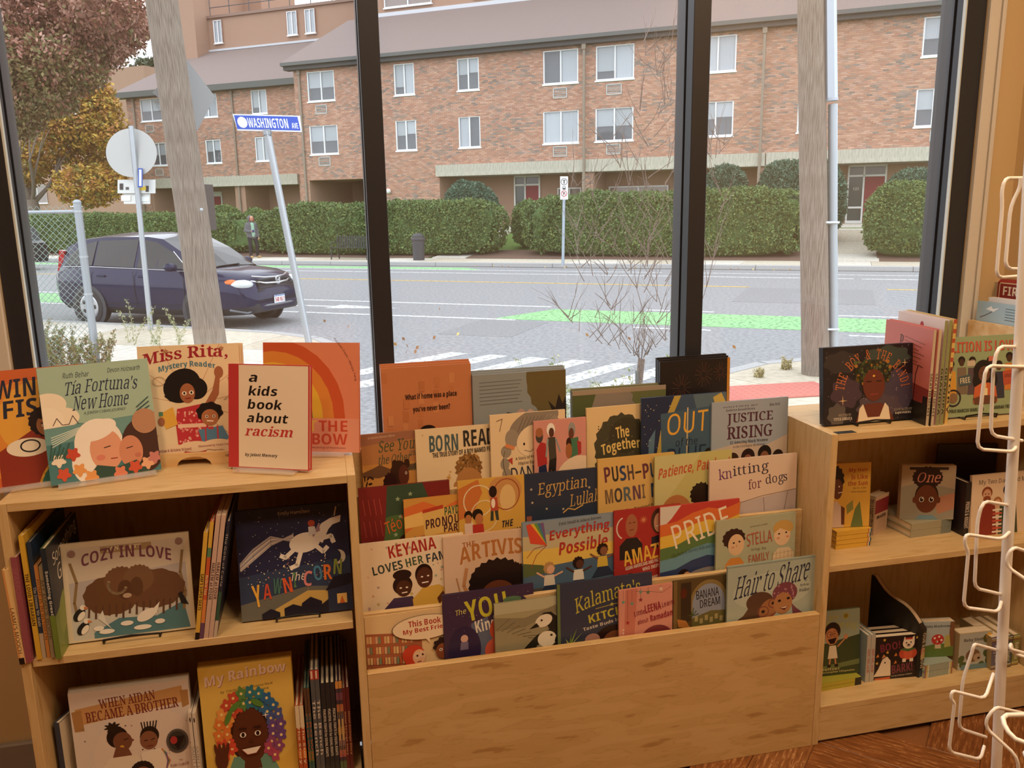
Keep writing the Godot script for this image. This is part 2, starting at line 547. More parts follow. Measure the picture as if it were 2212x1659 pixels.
func build_ground() -> void:
	var asphalt := mat("asphalt", Color.WHITE, 0.9, 0.0, noise_tex(0.06, [[0.0, C("6c6d6f")], [0.4, C("858688")], [0.6, C("8c8d8f")], [1.0, C("a0a09f")]], 9, 512, 5), Vector3(0.35, 0.35, 0.35))
	var b := MB.new()
	b.bx(-90, 50, ROAD - 0.3, ROAD, -1.2, -26.76)
	var o := put("street_road", b, asphalt)
	o.basis = SB
	fixed(o)
	b = MB.new()                                     # two patches where the road was dug up and refilled
	for q in [[-2.2, 18.0, 0.6, 21.1], [-6.2, 12.2, -4.9, 14.0]]: b.bx(q[0], q[2], ROAD, ROAD + 0.004, -q[1], -q[3])
	o = put("road_patch", b, mat("patch_asphalt", C("f2f2f2"), 0.9, 0.0, M.asphalt.albedo_texture, Vector3(0.6, 0.6, 0.6)))
	o.basis = SB
	fixed(o)
	var white := C("cfd1d0")
	var green := C("88bd80")
	stripe("road_marking", -60, -5.6, 16.2, 0.14, white)
	stripe("road_marking", -60, -5.6, 14.15, 0.14, white)
	for k in 8:
		stripe("road_marking", -3.3 + k * 3.4, -2.0 + k * 3.4, 13.75, 0.12, white)
		stripe("road_marking", -3.6 + k * 3.4, -2.3 + k * 3.4, 16.15, 0.12, white)
	stripe("road_marking", -60, 0.2, 24.1, 0.14, white)
	stripe("road_marking", 0.4, 30, 24.05, 0.14, white)
	stripe("road_marking", -60, -5.2, 25.35, 0.13, white)
	stripe("road_marking", -4.4, 30, 25.35, 0.11, white)
	stripe("road_marking", -60, -2.2, 21.3, 0.12, C("d9b24a"))
	stripe("road_marking", 0.9, 30, 21.3, 0.12, C("d9b24a"))
	paint("green_lane", [Vector2(-6.05, 14.2), Vector2(30, 13.9), Vector2(30, 15.75), Vector2(-5.4, 15.85)], green)
	paint("green_lane", [Vector2(-60, 25.45), Vector2(-11.2, 25.45), Vector2(-12.2, 26.3), Vector2(-60, 26.3)], green)
	paint("green_lane", [Vector2(-60, 14.3), Vector2(-15.2, 14.3), Vector2(-14.2, 15.95), Vector2(-60, 15.95)], green)
	# arrow of the turning lane
	paint("road_marking", [Vector2(-12.2, 15.1), Vector2(-10.2, 15.1), Vector2(-10.2, 14.85), Vector2(-8.6, 15.2), Vector2(-10.2, 15.5), Vector2(-10.2, 15.26), Vector2(-12.2, 15.26)], white)
	# zebra bars towards the side street
	for k in 6:
		var x := -6.15 + k * 0.62
		paint("crossing_bar", [Vector2(x + 0.05, 8.2 - k * 0.06), Vector2(x + 0.38, 8.2 - k * 0.06), Vector2(x + 1.22, 10.62 - k * 0.03), Vector2(x + 0.94, 10.66 - k * 0.03)], white)
	# sidewalks: near left corner, near right corner, far side
	var conc := []
	for k in 3: conc.append(mat("concrete_%d" % k, [C("ffffff"), C("f3efe6"), C("ece6da")][k], 0.9, 0.0, noise_tex(0.04, [[0.0, C("b3aca0")], [0.5, C("c6c0b4")], [1.0, C("d3cdc2")]], 31 + k, 256, 5), Vector3(0.7, 0.7, 0.7)))
	var left := PackedVector2Array([Vector2(-40, 10.8), Vector2(-11, 10.9), Vector2(-8.5, 10.8), Vector2(-7.5, 10.5), Vector2(-6.7, 9.9), Vector2(-6.3, 9.0), Vector2(-6.2, 7.6), Vector2(-6.6, 5.0), Vector2(-9.5, 5.0), Vector2(-11.5, 7.4), Vector2(-40, 7.8)])
	var right := PackedVector2Array([Vector2(-1.45, 6.0), Vector2(-1.4, 8.6), Vector2(-1.2, 9.5), Vector2(-0.8, 10.3), Vector2(-0.2, 10.8), Vector2(0.8, 10.95), Vector2(14, 10.95), Vector2(14, 7.0), Vector2(3, 6.0)])
	for q in [[left, "sidewalk", 0.1], [right, "sidewalk", -0.55]]:
		var sw := thing(q[1], "", "", Transform3D(SB, Vector3.ZERO), "", "structure")
		slabs(sw, q[0], Vector2(1.6, 1.5), q[2], ROAD, WALK, conc)
	var far := thing("sidewalk", "", "", Transform3D(SB, Vector3.ZERO), "", "structure")
	slabs(far, PackedVector2Array([Vector2(-62, 26.98), Vector2(14, 26.98), Vector2(14, 28.9), Vector2(-62, 28.9)]), Vector2(1.9, 1.92), 0, ROAD, -0.38, conc)
	var granite := mat("granite", Color.WHITE, 0.8, 0.0, noise_tex(0.12, [[0.0, C("8a8a88")], [0.5, C("a5a5a4")], [1.0, C("bcbcbc")]], 44, 256, 4), Vector3(1.2, 1.2, 1.2))
	var lines := [[-62.0, 14.0]]
	var kb := thing("curb", "", "", Transform3D(SB, Vector3.ZERO), "", "structure")
	var s := -62.0
	while s < 14.0:
		b = MB.new()
		b.cbox(at(Vector3(s + 1.1, (ROAD - 0.38) / 2, -26.87)), Vector3(2.19, 0.15, 0.2), 0.015)
		put("curb_stone", b, granite, kb)
		s += 2.2
	for poly in [left, right]:
		kb = thing("curb", "", "", Transform3D(SB, Vector3.ZERO), "", "structure")
		var i0 := 0
		var i1 := 7
		if poly == left: i0 = 0
		for i in range(i0, i1):
			var a: Vector2 = poly[i]
			var c: Vector2 = poly[i + 1]
			var d := (c - a).normalized()
			var nn := Vector2(d.y, -d.x) if poly == right else Vector2(-d.y, d.x)
			if poly == right: nn = -nn
			var parts := maxi(1, int((c - a).length() / 2.2))
			for k in parts:
				var e0 := a.lerp(c, float(k) / parts) + d * 0.004
				var e1 := a.lerp(c, float(k + 1) / parts) - d * 0.004
				b = MB.new()
				b.prism(Transform3D(Basis(Vector3(1, 0, 0), Vector3(0, 0, -1), Vector3(0, 1, 0)), Vector3.ZERO), PackedVector2Array([e0 + nn * 0.004, e1 + nn * 0.004, e1 + nn * 0.17, e0 + nn * 0.17]), ROAD, WALK + 0.004)
				put("curb_stone", b, granite, kb)
	# red tactile pad on the right corner
	var pad := thing("tactile_paving", "red tactile paving pad with raised domes on the street corner", "paving pad", Transform3D(SB, SB * Vector3(-0.62, WALK + 0.002, -8.75)))
	b = MB.new()
	var red := mat("pad_red", C("b8695f"), 0.85)
	b.box(Transform3D(Basis(Vector3.UP, 0.55), Vector3(0, 0.006, 0)), Vector3(1.25, 0.012, 0.62))
	put("pad", b, red, pad)
	b = MB.new()
	for i in 14:
		for j in 7:
			b.lathe(Transform3D(Basis(), Basis(Vector3.UP, 0.55) * Vector3(-0.56 + i * 0.086, 0.012, -0.26 + j * 0.086)), [[0.018, 0], [0.012, 0.006], [0.0, 0.007]], 6)
	var dm := put("domes", b, red, pad)
	dm.set_meta("kind", "stuff")
	# the planted bed in front of the shop and soil under everything else near by
	b = MB.new()
	b.bx(-14, 14, ROAD - 0.25, ROAD - 0.05, 6, -1.3)
	o = put("near_ground", b, mat("soil", Color.WHITE, 0.95, 0.0, noise_tex(0.06, [[0.0, C("6b5d4c")], [0.5, C("8d8070")], [1.0, C("a79a88")]], 71, 256, 5), Vector3(0.8, 0.8, 0.8)))
	o.basis = SB
	fixed(o)
	# lawn climbing to the house, beds, paths
	var grass := mat("lawn", Color.WHITE, 0.95, 0.0, noise_tex(0.08, [[0.0, C("4c6a2c")], [0.5, C("62823b")], [1.0, C("7d9a4e")]], 12, 256, 5), Vector3(0.8, 0.8, 0.8))
	b = MB.new()
	for seg in [[28.9, -0.38, 30.6, -0.3], [30.6, -0.3, 35.2, 0.5], [35.2, 0.5, 80.0, 0.55]]:
		b.quad(Vector3(-95, seg[1], -seg[0]), Vector3(-95, seg[3], -seg[2]), Vector3(40, seg[3], -seg[2]), Vector3(40, seg[1], -seg[0]))
		b.quad(Vector3(40, seg[1] - 0.4, -seg[0]), Vector3(40, seg[3] - 0.4, -seg[2]), Vector3(-95, seg[3] - 0.4, -seg[2]), Vector3(-95, seg[1] - 0.4, -seg[0]))
	b.quad(Vector3(-95, -0.8, -28.9), Vector3(-95, -0.38, -28.9), Vector3(40, -0.38, -28.9), Vector3(40, -0.8, -28.9))
	o = put("lawn", b, grass)
	o.basis = SB
	fixed(o)
	var mulch := mat("mulch", Color.WHITE, 0.95, 0.0, noise_tex(0.15, [[0.0, C("4a372d")], [0.5, C("6a5145")], [1.0, C("8a6f5f")]], 14, 256, 5), Vector3(1, 1, 1))
	for q in [[-50.0, -15.0, 31.0], [-13.4, -0.7, 31.0], [0.9, 13.0, 31.0]]:
		b = MB.new()
		b.quad(Vector3(q[0], -0.36, -28.92), Vector3(q[0], -0.17, -q[2]), Vector3(q[1], -0.17, -q[2]), Vector3(q[1], -0.36, -28.92))
		b.quad(Vector3(q[0], -0.39, -28.915), Vector3(q[0], -0.36, -28.92), Vector3(q[1], -0.36, -28.92), Vector3(q[1], -0.39, -28.915))
		o = put("mulch_bed", b, mulch)
		o.basis = SB
		fixed(o)
	for q in [[[-14.8, 28.9], [-13.4, 28.9], [-14.3, 31.5], [-15.6, 31.5]], [[-0.75, 28.9], [0.95, 28.9], [0.95, 31.5], [-0.75, 31.5]]]:
		var way := thing("garden_path", "", "", Transform3D(SB, Vector3.ZERO), "", "structure")
		for k in 5:
			var f0 := k / 5.0
			var f1 := (k + 1) / 5.0 - 0.004
			var bend := 0.0 if q[0][0] > -5 else 1.0
			var pts: Array[Vector3] = []
			for f in [f0, f1]:
				var t := lerpf(28.9, 38.2, f)
				var hh := -0.36 if t < 28.95 else (lerpf(-0.36, -0.28, (t - 28.9) / 1.7) if t < 30.6 else (lerpf(-0.28, 0.53, (t - 30.6) / 4.6) if t < 35.2 else 0.57))
				var sx: float = q[0][0] + bend * (-1.0 * f + 0.6 * f * f)
				var sw: float = q[1][0] + bend * (-1.0 * f + 0.6 * f * f)
				pts.append(Vector3(sx, hh + 0.02, -t)); pts.append(Vector3(sw, hh + 0.02, -t))
			b = MB.new()
			b.quad(pts[0], pts[2], pts[3], pts[1])
			for e in [[0, 1], [1, 3], [3, 2], [2, 0]]:
				b.quad(pts[e[0]] - Vector3.UP * 0.1, pts[e[0]], pts[e[1]], pts[e[1]] - Vector3.UP * 0.1)
			put("slab", b, conc[k % 3], way)

# ---------------------------------------------------------------- the brick house across the street
const TM := 36.9                                    # street depth of the main facade
const TL := 41.0                                    # of the set-back wing
const COURSE := 0.0677
const BRICK := 0.214
func brick_wall(parent: Node, T: float, s0: float, s1: float, h0: float, h1: float, holes: Array, near_s: float) -> void:
	var kinds := [C("bf8f76"), C("b4836d"), C("c69a82"), C("b0826c"), C("bb9482"), C("a28573"), C("968276"), C("867a72")]
	var back := MB.new()
	var bricks := MB.new()
	back.tint(C("cbb5a0"))
	var n := int((h1 - h0) / COURSE)
	var noise := FastNoiseLite.new()
	noise.seed = 5
	noise.frequency = 0.35
	var shared := {}
	var single := 0
	for row in n:
		var y0 := h0 + row * COURSE
		var ym := y0 + COURSE / 2
		var cuts := [[s0, s1]]
		for hole in holes:
			if ym > hole[2] and ym < hole[3]:
				var nxt := []
				for q in cuts:
					if hole[1] <= q[0] or hole[0] >= q[1]: nxt.append(q)
					else:
						if hole[0] > q[0]: nxt.append([q[0], hole[0]])
						if hole[1] < q[1]: nxt.append([hole[1], q[1]])
				cuts = nxt
		for q in cuts:
			back.quad(Vector3(q[0], y0, -0.012), Vector3(q[0], y0 + COURSE, -0.012), Vector3(q[1], y0 + COURSE, -0.012), Vector3(q[1], y0, -0.012))
			var k := int(floor(q[0] / BRICK)) - 1
			var off := 0.5 * BRICK if row % 2 else 0.0
			while k * BRICK + off < q[1]:
				var a := maxf(k * BRICK + off, q[0])
				var e := minf((k + 1) * BRICK + off - 0.011, q[1])
				k += 1
				if e - a < 0.03: continue
				var f := noise.get_noise_2d(a, y0 * 2.5)
				var pick := rng.randf() + f * 0.55
				var kd := 0
				if pick > 0.93: kd = 6 + rng.randi() % 2
				elif pick > 0.72: kd = 4 + rng.randi() % 2
				else: kd = rng.randi() % 4
				if a > near_s and single < 300 and e - a > 0.19 and ym > 3.6:
					single += 1
					if not shared.has(kd):
						var one := MB.new()
						one.tint(kinds[kd])
						one.cbox(Transform3D(), Vector3(BRICK - 0.012, COURSE - 0.011, 0.03), 0.002)
						shared[kd] = one.mesh()
					var p := put("brick", shared[kd], M.matte, parent)
					p.position = Vector3((a + e) / 2, ym, -0.013)
					continue
				bricks.tint(kinds[kd].lightened(rng.randf() * 0.1).darkened(rng.randf() * 0.08))
				var t0 := y0 + 0.005
				var t1 := y0 + COURSE - 0.006
				bricks.quad(Vector3(a, t0, 0), Vector3(a, t1, 0), Vector3(e, t1, 0), Vector3(e, t0, 0))
				bricks.quad(Vector3(a, t1, 0), Vector3(a, t1, -0.012), Vector3(e, t1, -0.012), Vector3(e, t1, 0))
				bricks.quad(Vector3(a, t0, -0.012), Vector3(a, t0, 0), Vector3(e, t0, 0), Vector3(e, t0, -0.012))
				bricks.quad(Vector3(e, t0, 0), Vector3(e, t1, 0), Vector3(e, t1, -0.012), Vector3(e, t0, -0.012))
				bricks.quad(Vector3(a, t0, -0.012), Vector3(a, t1, -0.012), Vector3(a, t1, 0), Vector3(a, t0, 0))
	put("mortar_wall", back, M.matte, parent)
	put("brickwork", bricks, M.matte, parent).set_meta("kind", "stuff")

func house_window(parent: Node, x0: float, x1: float, y0: float, y1: float, look: int, z := 0.0) -> void:
	# a white sliding window: frame with middle stile and sill, two panes, blind or curtain behind
	var w := Node3D.new()
	w.name = "window"
	parent.add_child(w, true)
	w.position = Vector3((x0 + x1) / 2, y0, z)
	var h := (x1 - x0) / 2
	var t := y1 - y0
	var b := MB.new()
	var f := 0.055
	b.tint(C("eef1f3"))
	b.bx(-h, -h + f, 0, t, -0.09, -0.02)
	b.bx(h - f, h, 0, t, -0.09, -0.02)
	b.bx(-h + f, h - f, t - f, t, -0.09, -0.02)
	b.bx(-h + f, h - f, 0, f, -0.09, -0.02)
	b.bx(-0.03, 0.03, f, t - f, -0.085, -0.03)
	put("frame", b, M.paint, w)
	b = MB.new()
	b.tint(C("f4f6f7"))
	b.bx(-h - 0.04, h + 0.04, -0.06, 0.0, -0.09, 0.035)
	put("sill", b, M.paint, w)
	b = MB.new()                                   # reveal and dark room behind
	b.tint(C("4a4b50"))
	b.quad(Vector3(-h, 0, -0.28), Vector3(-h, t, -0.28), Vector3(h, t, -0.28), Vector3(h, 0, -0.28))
	b.tint(C("a8785f"))
	b.quad(Vector3(-h, 0, 0), Vector3(-h, t, 0), Vector3(-h, t, -0.28), Vector3(-h, 0, -0.28))
	b.quad(Vector3(h, 0, -0.28), Vector3(h, t, -0.28), Vector3(h, t, 0), Vector3(h, 0, 0))
	b.quad(Vector3(-h, t, -0.28), Vector3(-h, t, 0), Vector3(h, t, 0), Vector3(h, t, -0.28))
	put("reveal", b, M.paint, w)
	for s in 2:
		b = MB.new()
		var a := -h + f if s == 0 else 0.03
		var e := -0.03 if s == 0 else h - f
		b.quad(Vector3(a, f, -0.06), Vector3(a, t - f, -0.06), Vector3(e, t - f, -0.06), Vector3(e, f, -0.06))
		put("pane", b, M.house_glass, w)
		var drop := [[0.0, 1.0], [1.0, 0.0], [0.5, 0.45], [1.0, 1.0], [0.55, 0.55], [0.75, 1.0], [0.15, 0.15]][look % 7][s] as float
		if drop > 0.0:
			b = MB.new()
			b.tint([C("dfe5ea"), C("d3d9de"), C("c9cfd2")][(look + s) % 3])
			var folds := 8
			for k in folds:
				var u0 := lerpf(a, e, float(k) / folds)
				var u1 := lerpf(a, e, float(k + 1) / folds)
				var zz := 0.015 if look % 2 and drop > 0.9 else 0.0
				b.quad(Vector3(u0, t - f - (t - 2 * f) * drop, -0.12 + zz * (k % 2)), Vector3(u0, t - f, -0.12 + zz * (k % 2)), Vector3(u1, t - f, -0.12 + zz * ((k + 1) % 2)), Vector3(u1, t - f - (t - 2 * f) * drop, -0.12 + zz * ((k + 1) % 2)))
			put("blind" if drop < 0.9 else "curtain", b, M.paint, w)
func grille(parent: Node, x0: float, x1: float, y0: float, y1: float) -> void:
	var g := Node3D.new()
	g.name = "air_conditioner_sleeve"
	parent.add_child(g, true)
	g.position = Vector3((x0 + x1) / 2, y0, 0)
	var h := (x1 - x0) / 2
	var t := y1 - y0
	var b := MB.new()
	b.tint(C("c7cbc9"))
	b.bx(-h, -h + 0.03, 0, t, -0.02, 0.03); b.bx(h - 0.03, h, 0, t, -0.02, 0.03); b.bx(-h, h, 0, 0.03, -0.02, 0.03); b.bx(-h, h, t - 0.03, t, -0.02, 0.03)
	b.tint(C("4d4f52"))
	b.bx(-h + 0.03, h - 0.03, 0.03, t - 0.03, -0.02, -0.01)
	put("case", b, M.paint, g)
	for k in 4:
		b = MB.new()
		b.tint(C("b9bdbd"))
		b.box(Transform3D(Basis(Vector3.RIGHT, 0.6), Vector3(0, 0.03 + (t - 0.06) * (k + 0.5) / 4.0, 0.008)), Vector3(2 * h - 0.06, 0.045, 0.008))
		put("louver", b, M.paint, g)
func downspout(parent: Node, s: float, h0: float, h1: float, z := 0.05) -> void:
	var b := MB.new()
	b.tint(C("8d8172"))
	b.bx(s - 0.05, s + 0.05, h0, h1 - 0.25, z - 0.03, z + 0.05)
	b.bx(s - 0.09, s + 0.09, h1 - 0.3, h1, z - 0.03, z + 0.09)
	for y in [h0 + 1.5, (h0 + h1) / 2]: b.bx(s - 0.08, s + 0.08, y, y + 0.05, z - 0.04, z + 0.06)
	put("downspout", b, M.paint, parent)
func px_s(x: float, y: float, T: float) -> float: return ht(x, y, T).x

func build_house() -> void:
	var hg := mat("house_glass", Color(0.55, 0.6, 0.64, 0.32), 0.03)
	hg.transparency = BaseMaterial3D.TRANSPARENCY_ALPHA
	var shingle := mat("shingles", Color.WHITE, 0.95, 0.0, noise_tex(0.05, [[0.0, C("665854")], [0.45, C("7c6d68")], [0.6, C("857772")], [1.0, C("9a8f8a")]], 22, 512, 6), Vector3(0.5, 2.2, 2.2))
	var far_brick := mat("far_brick", Color.WHITE, 0.95, 0.0, noise_tex(0.06, [[0.0, C("7d6152")], [0.35, C("9a7a68")], [0.5, C("a88672")], [0.7, C("b39480")], [1.0, C("c4ac9a")]], 25, 512, 6), Vector3(1.1, 3.4, 1.1))
	var h := thing("apartment_house", "long red brick apartment house with white sliding windows behind the hedges", "building", Transform3D(SB, SB * Vector3(0, 0, -TM)))
	var U := [6.80, 8.22]
	var L := [4.25, 5.66]
	var wins := []                                   # pixel left, right at mid height, row, look
	for q in [[663, 722, 0, 4], [851, 895, 0, 5], [988, 1035, 0, 2], [1173, 1249, 0, 0], [1287, 1370, 0, 5], [1511, 1590, 0, 3], [1989, 2066, 0, 4], [1726, 1772, 0, 0],
			[669, 730, 1, 4], [855, 900, 1, 2], [991, 1038, 1, 1], [1173, 1250, 1, 3], [1286, 1368, 1, 4], [1507, 1584, 1, 2], [1722, 1768, 1, 3], [1975, 2052, 1, 4]]:
		var row: Array = U if q[2] == 0 else L
		var ym: float = [180.0, 300.0][q[2]]
		var x0 := px_s(q[0], ym if q[0] < 1000 else ym - 40, TM)
		var x1 := px_s(q[1], ym if q[0] < 1000 else ym - 40, TM)
		wins.append([x0, x1, row[0], row[1], q[3]])
	var holes := []
	for w in wins: holes.append([w[0], w[1], w[2] - 0.06, w[3]])
	var sL := -26.3
	var s_end := 6.5
	var carport := [px_s(669, 400, TM), px_s(785, 400, TM), 0.3, 2.98]
	holes.append(carport)
	var band0 := px_s(944, 368, TM)
	var piers := [[px_s(1257, 385, TM), px_s(1283, 385, TM)], [px_s(1636, 370, TM), px_s(1663, 370, TM)]]
	var run := band0 + 0.12
	for p in piers:
		holes.append([run, p[0], 0.3, 2.98])
		run = p[1]
	holes.append([run, s_end, 0.3, 2.98])
	brick_wall(h, TM, sL, s_end, 0.42, 8.40, holes, 1.4)
	for w in wins: house_window(h, w[0], w[1], w[2], w[3], w[4])
	for q in [[681, 705, 0], [1195, 1225, 0], [1310, 1343, 0], [2020, 2052, 0], [688, 713, 1], [1195, 1225, 1], [1310, 1340, 1], [2007, 2039, 1]]:
		var y0: float = 6.18 if q[2] == 0 else 3.68
		var yy: float = 215.0 if q[2] == 0 else 330.0
		grille(h, px_s(q[0], yy - (20 if q[0] > 1000 else 0), TM), px_s(q[1], yy - (20 if q[0] > 1000 else 0), TM), y0, y0 + 0.44)
	var b := MB.new()                                # the left gable end and the body behind
	b.quad(Vector3(sL, 0.3, -8), Vector3(sL, 8.4, -8), Vector3(sL, 8.4, 0), Vector3(sL, 0.3, 0))
	b.quad(Vector3(s_end, 0.3, 0), Vector3(s_end, 8.4, 0), Vector3(s_end, 8.4, -8), Vector3(s_end, 0.3, -8))
	put("end_wall", b, far_brick, h)
	# concrete lintel over the recessed ground floor, cut at the downspout
	var cc := mat("lintel_concrete", Color.WHITE, 0.9, 0.0, noise_tex(0.03, [[0.0, C("a5a194")], [0.5, C("b9b5a6")], [1.0, C("c8c4b6")]], 27, 256, 5), Vector3(1.2, 0.35, 1.2))
	var cut := px_s(1262, 330, TM)
	var cut2 := px_s(1655, 330, TM)
	for q in [[band0, cut - 0.02], [cut + 0.02, cut2 - 0.02], [cut2 + 0.02, s_end]]:
		b = MB.new()
		b.bx(q[0], q[1], 2.97, 3.50, -0.1, 0.16)
		put("lintel", b, cc, h)
	# recess: back wall, soffit, floor, inner end
	var zr := -2.0
	b = MB.new()
	b.quad(Vector3(band0, 2.97, 0.0), Vector3(band0, 2.97, zr), Vector3(s_end, 2.97, zr), Vector3(s_end, 2.97, 0.0))
	put("soffit", b, mat("soffit_paint", C("8d8a80"), 0.9), h)
	b = MB.new()
	b.quad(Vector3(band0, 0.3, zr), Vector3(band0, 3.0, zr), Vector3(s_end, 3.0, zr), Vector3(s_end, 0.3, zr))
	b.quad(Vector3(band0 + 0.12, 0.3, 0), Vector3(band0 + 0.12, 3.0, 0), Vector3(band0 + 0.12, 3.0, zr), Vector3(band0 + 0.12, 0.3, zr))
	for p in piers: b.bx(p[0], p[1], 0.3, 2.97, -0.02, zr)
	put("recess_wall", b, far_brick, h)
	b = MB.new()
	b.bx(band0 + 0.12, s_end, 0.4, 0.57, 0.0, zr)
	put("porch_floor", b, cc, h)
	b = MB.new()                                     # carport
	b.quad(Vector3(carport[0], 0.3, -4), Vector3(carport[0], 3.0, -4), Vector3(carport[1], 3.0, -4), Vector3(carport[1], 0.3, -4))
	b.quad(Vector3(carport[1], 0.3, -4), Vector3(carport[1], 3.0, -4), Vector3(carport[1], 3.0, 0), Vector3(carport[1], 0.3, 0))
	b.quad(Vector3(carport[0], 0.3, 0), Vector3(carport[0], 3.0, 0), Vector3(carport[0], 3.0, -4), Vector3(carport[0], 0.3, -4))
	b.quad(Vector3(carport[0], 2.98, 0), Vector3(carport[0], 2.98, -4), Vector3(carport[1], 2.98, -4), Vector3(carport[1], 2.98, 0))
	put("carport_wall", b, far_brick, h)
	# doors: red leaf, glass sidelight and transom in a white frame
	for q in [[1112, 1168], [1828, 1912]]:
		var x0 := px_s(q[0], 430, TM + 2.0)
		var x1 := px_s(q[1], 430, TM + 2.0)
		var dn := Node3D.new()
		dn.name = "entrance_door"
		h.add_child(dn, true)
		dn.position = Vector3(x0, 0.57, zr)
		var w := x1 - x0
		b = MB.new()
		b.tint(C("e6e6e2"))
		b.bx(0, 0.07, 0, 2.4, 0, 0.1); b.bx(w - 0.07, w, 0, 2.4, 0, 0.1); b.bx(0, w, 2.33, 2.4, 0, 0.1); b.bx(0.07, w - 0.07, 1.92, 2.0, 0, 0.09)
		b.bx(w * 0.40, w * 0.40 + 0.07, 0, 2.33, 0, 0.09); b.bx(0.07, w * 0.4, 0.62, 0.7, 0, 0.09); b.bx(0.07, w * 0.4, 0.0, 0.12, 0, 0.09)
		put("frame", b, M.paint, dn)
		b = MB.new()
		b.tint(C("8a3038"))
		b.bx(w * 0.40 + 0.08, w - 0.08, 0.01, 1.91, 0.02, 0.06)
		var leaf := put("door_leaf", b, M.paint, dn)
		b = MB.new()
		b.tint(C("b9b6a8"))
		b.ball(Vector3(w * 0.4 + 0.16, 0.95, 0.09), Vector3.ONE * 0.03, 8)
		put("knob", b, M.paint, leaf)
		for g in [[0.07, w * 0.4, 0.7, 1.92], [0.07, w * 0.4, 0.12, 0.62], [0.07, w * 0.4, 2.0, 2.33], [w * 0.4 + 0.07, w - 0.07, 2.0, 2.33]]:
			b = MB.new()
			b.tint(C("4b5354"))
			b.bx(g[0], g[1], g[2], g[3], 0.02, 0.03)
			put("pane", b, M.paint_gloss, dn)
		if q[0] > 1500:
			var num := TextMesh.new()
			num.font = font(0)
			num.text = "101"
			num.font_size = 32
			num.pixel_size = 0.005
			num.depth = 0.004
			var pn := put("house_number", num, M.trim_paint, dn)
			pn.position = Vector3(w * 0.235, 1.42, 0.035)
	for q in [[1022, 1065, 0.9, 2.25, 0], [1205, 1257, 0.62, 2.35, 6], [1316, 1445, 0.9, 2.35, 6], [1595, 1636, 0.9, 2.2, 6], [1965, 2060, 0.9, 2.35, 2], [1680, 1720, 0.9, 2.3, 6]]:
		house_window(h, px_s(q[0], 400, TM + 2), px_s(q[1], 400, TM + 2), q[2], q[3], q[4], zr + 0.1)
	for q in [[1265, 85], [1655, 47], [646, 150]]: downspout(h, px_s(q[0], q[1], TM), 0.5, 8.4, 0.22 if q[0] > 1000 else 0.05)
	# eaves: gutter over fascia; roof planes
	b = MB.new()
	b.tint(C("5c605e"))
	b.bx(sL - 0.4, s_end, 8.50, 8.66, 0.3, 0.52)
	b.tint(C("474b4a"))
	b.bx(sL - 0.35, s_end, 8.32, 8.52, -0.1, 0.34)
	put("gutter", b, M.paint, h)
	b = MB.new()
	var zt := -6.1
	b.quad(Vector3(sL - 0.45, 8.64, 0.5), Vector3(sL - 0.45, 11.85, zt), Vector3(s_end, 11.85, zt), Vector3(s_end, 8.64, 0.5))
	put("roof", b, shingle, h)
	b = MB.new()
	b.tint(C("c9ccd2"))
	b.bx(sL + 0.3, s_end, 11.82, 12.02, zt - 0.05, zt + 0.05)
	put("flashing", b, M.paint, h)
	b = MB.new()
	b.bx(sL + 0.3, s_end, 8.4, 19.0, zt - 0.06, zt - 8.0)
	put("upper_wall", b, far_brick, h)
	for q in [[832, 935], [1026, 1054], [1078, 1100]]: house_window(h, px_s(q[0], 10, 43.1), px_s(q[1], 10, 43.1), 12.25, 13.9, 2, zt + 0.05)
	# wall lamp
	b = MB.new()
	b.tint(C("e9e9e4"))
	b.ball(Vector3(px_s(841, 411, TM), 2.35, 0.1), Vector3.ONE * 0.13, 12)
	put("wall_lamp", b, M.paint, h)
	build_wing(far_brick, shingle, cc)

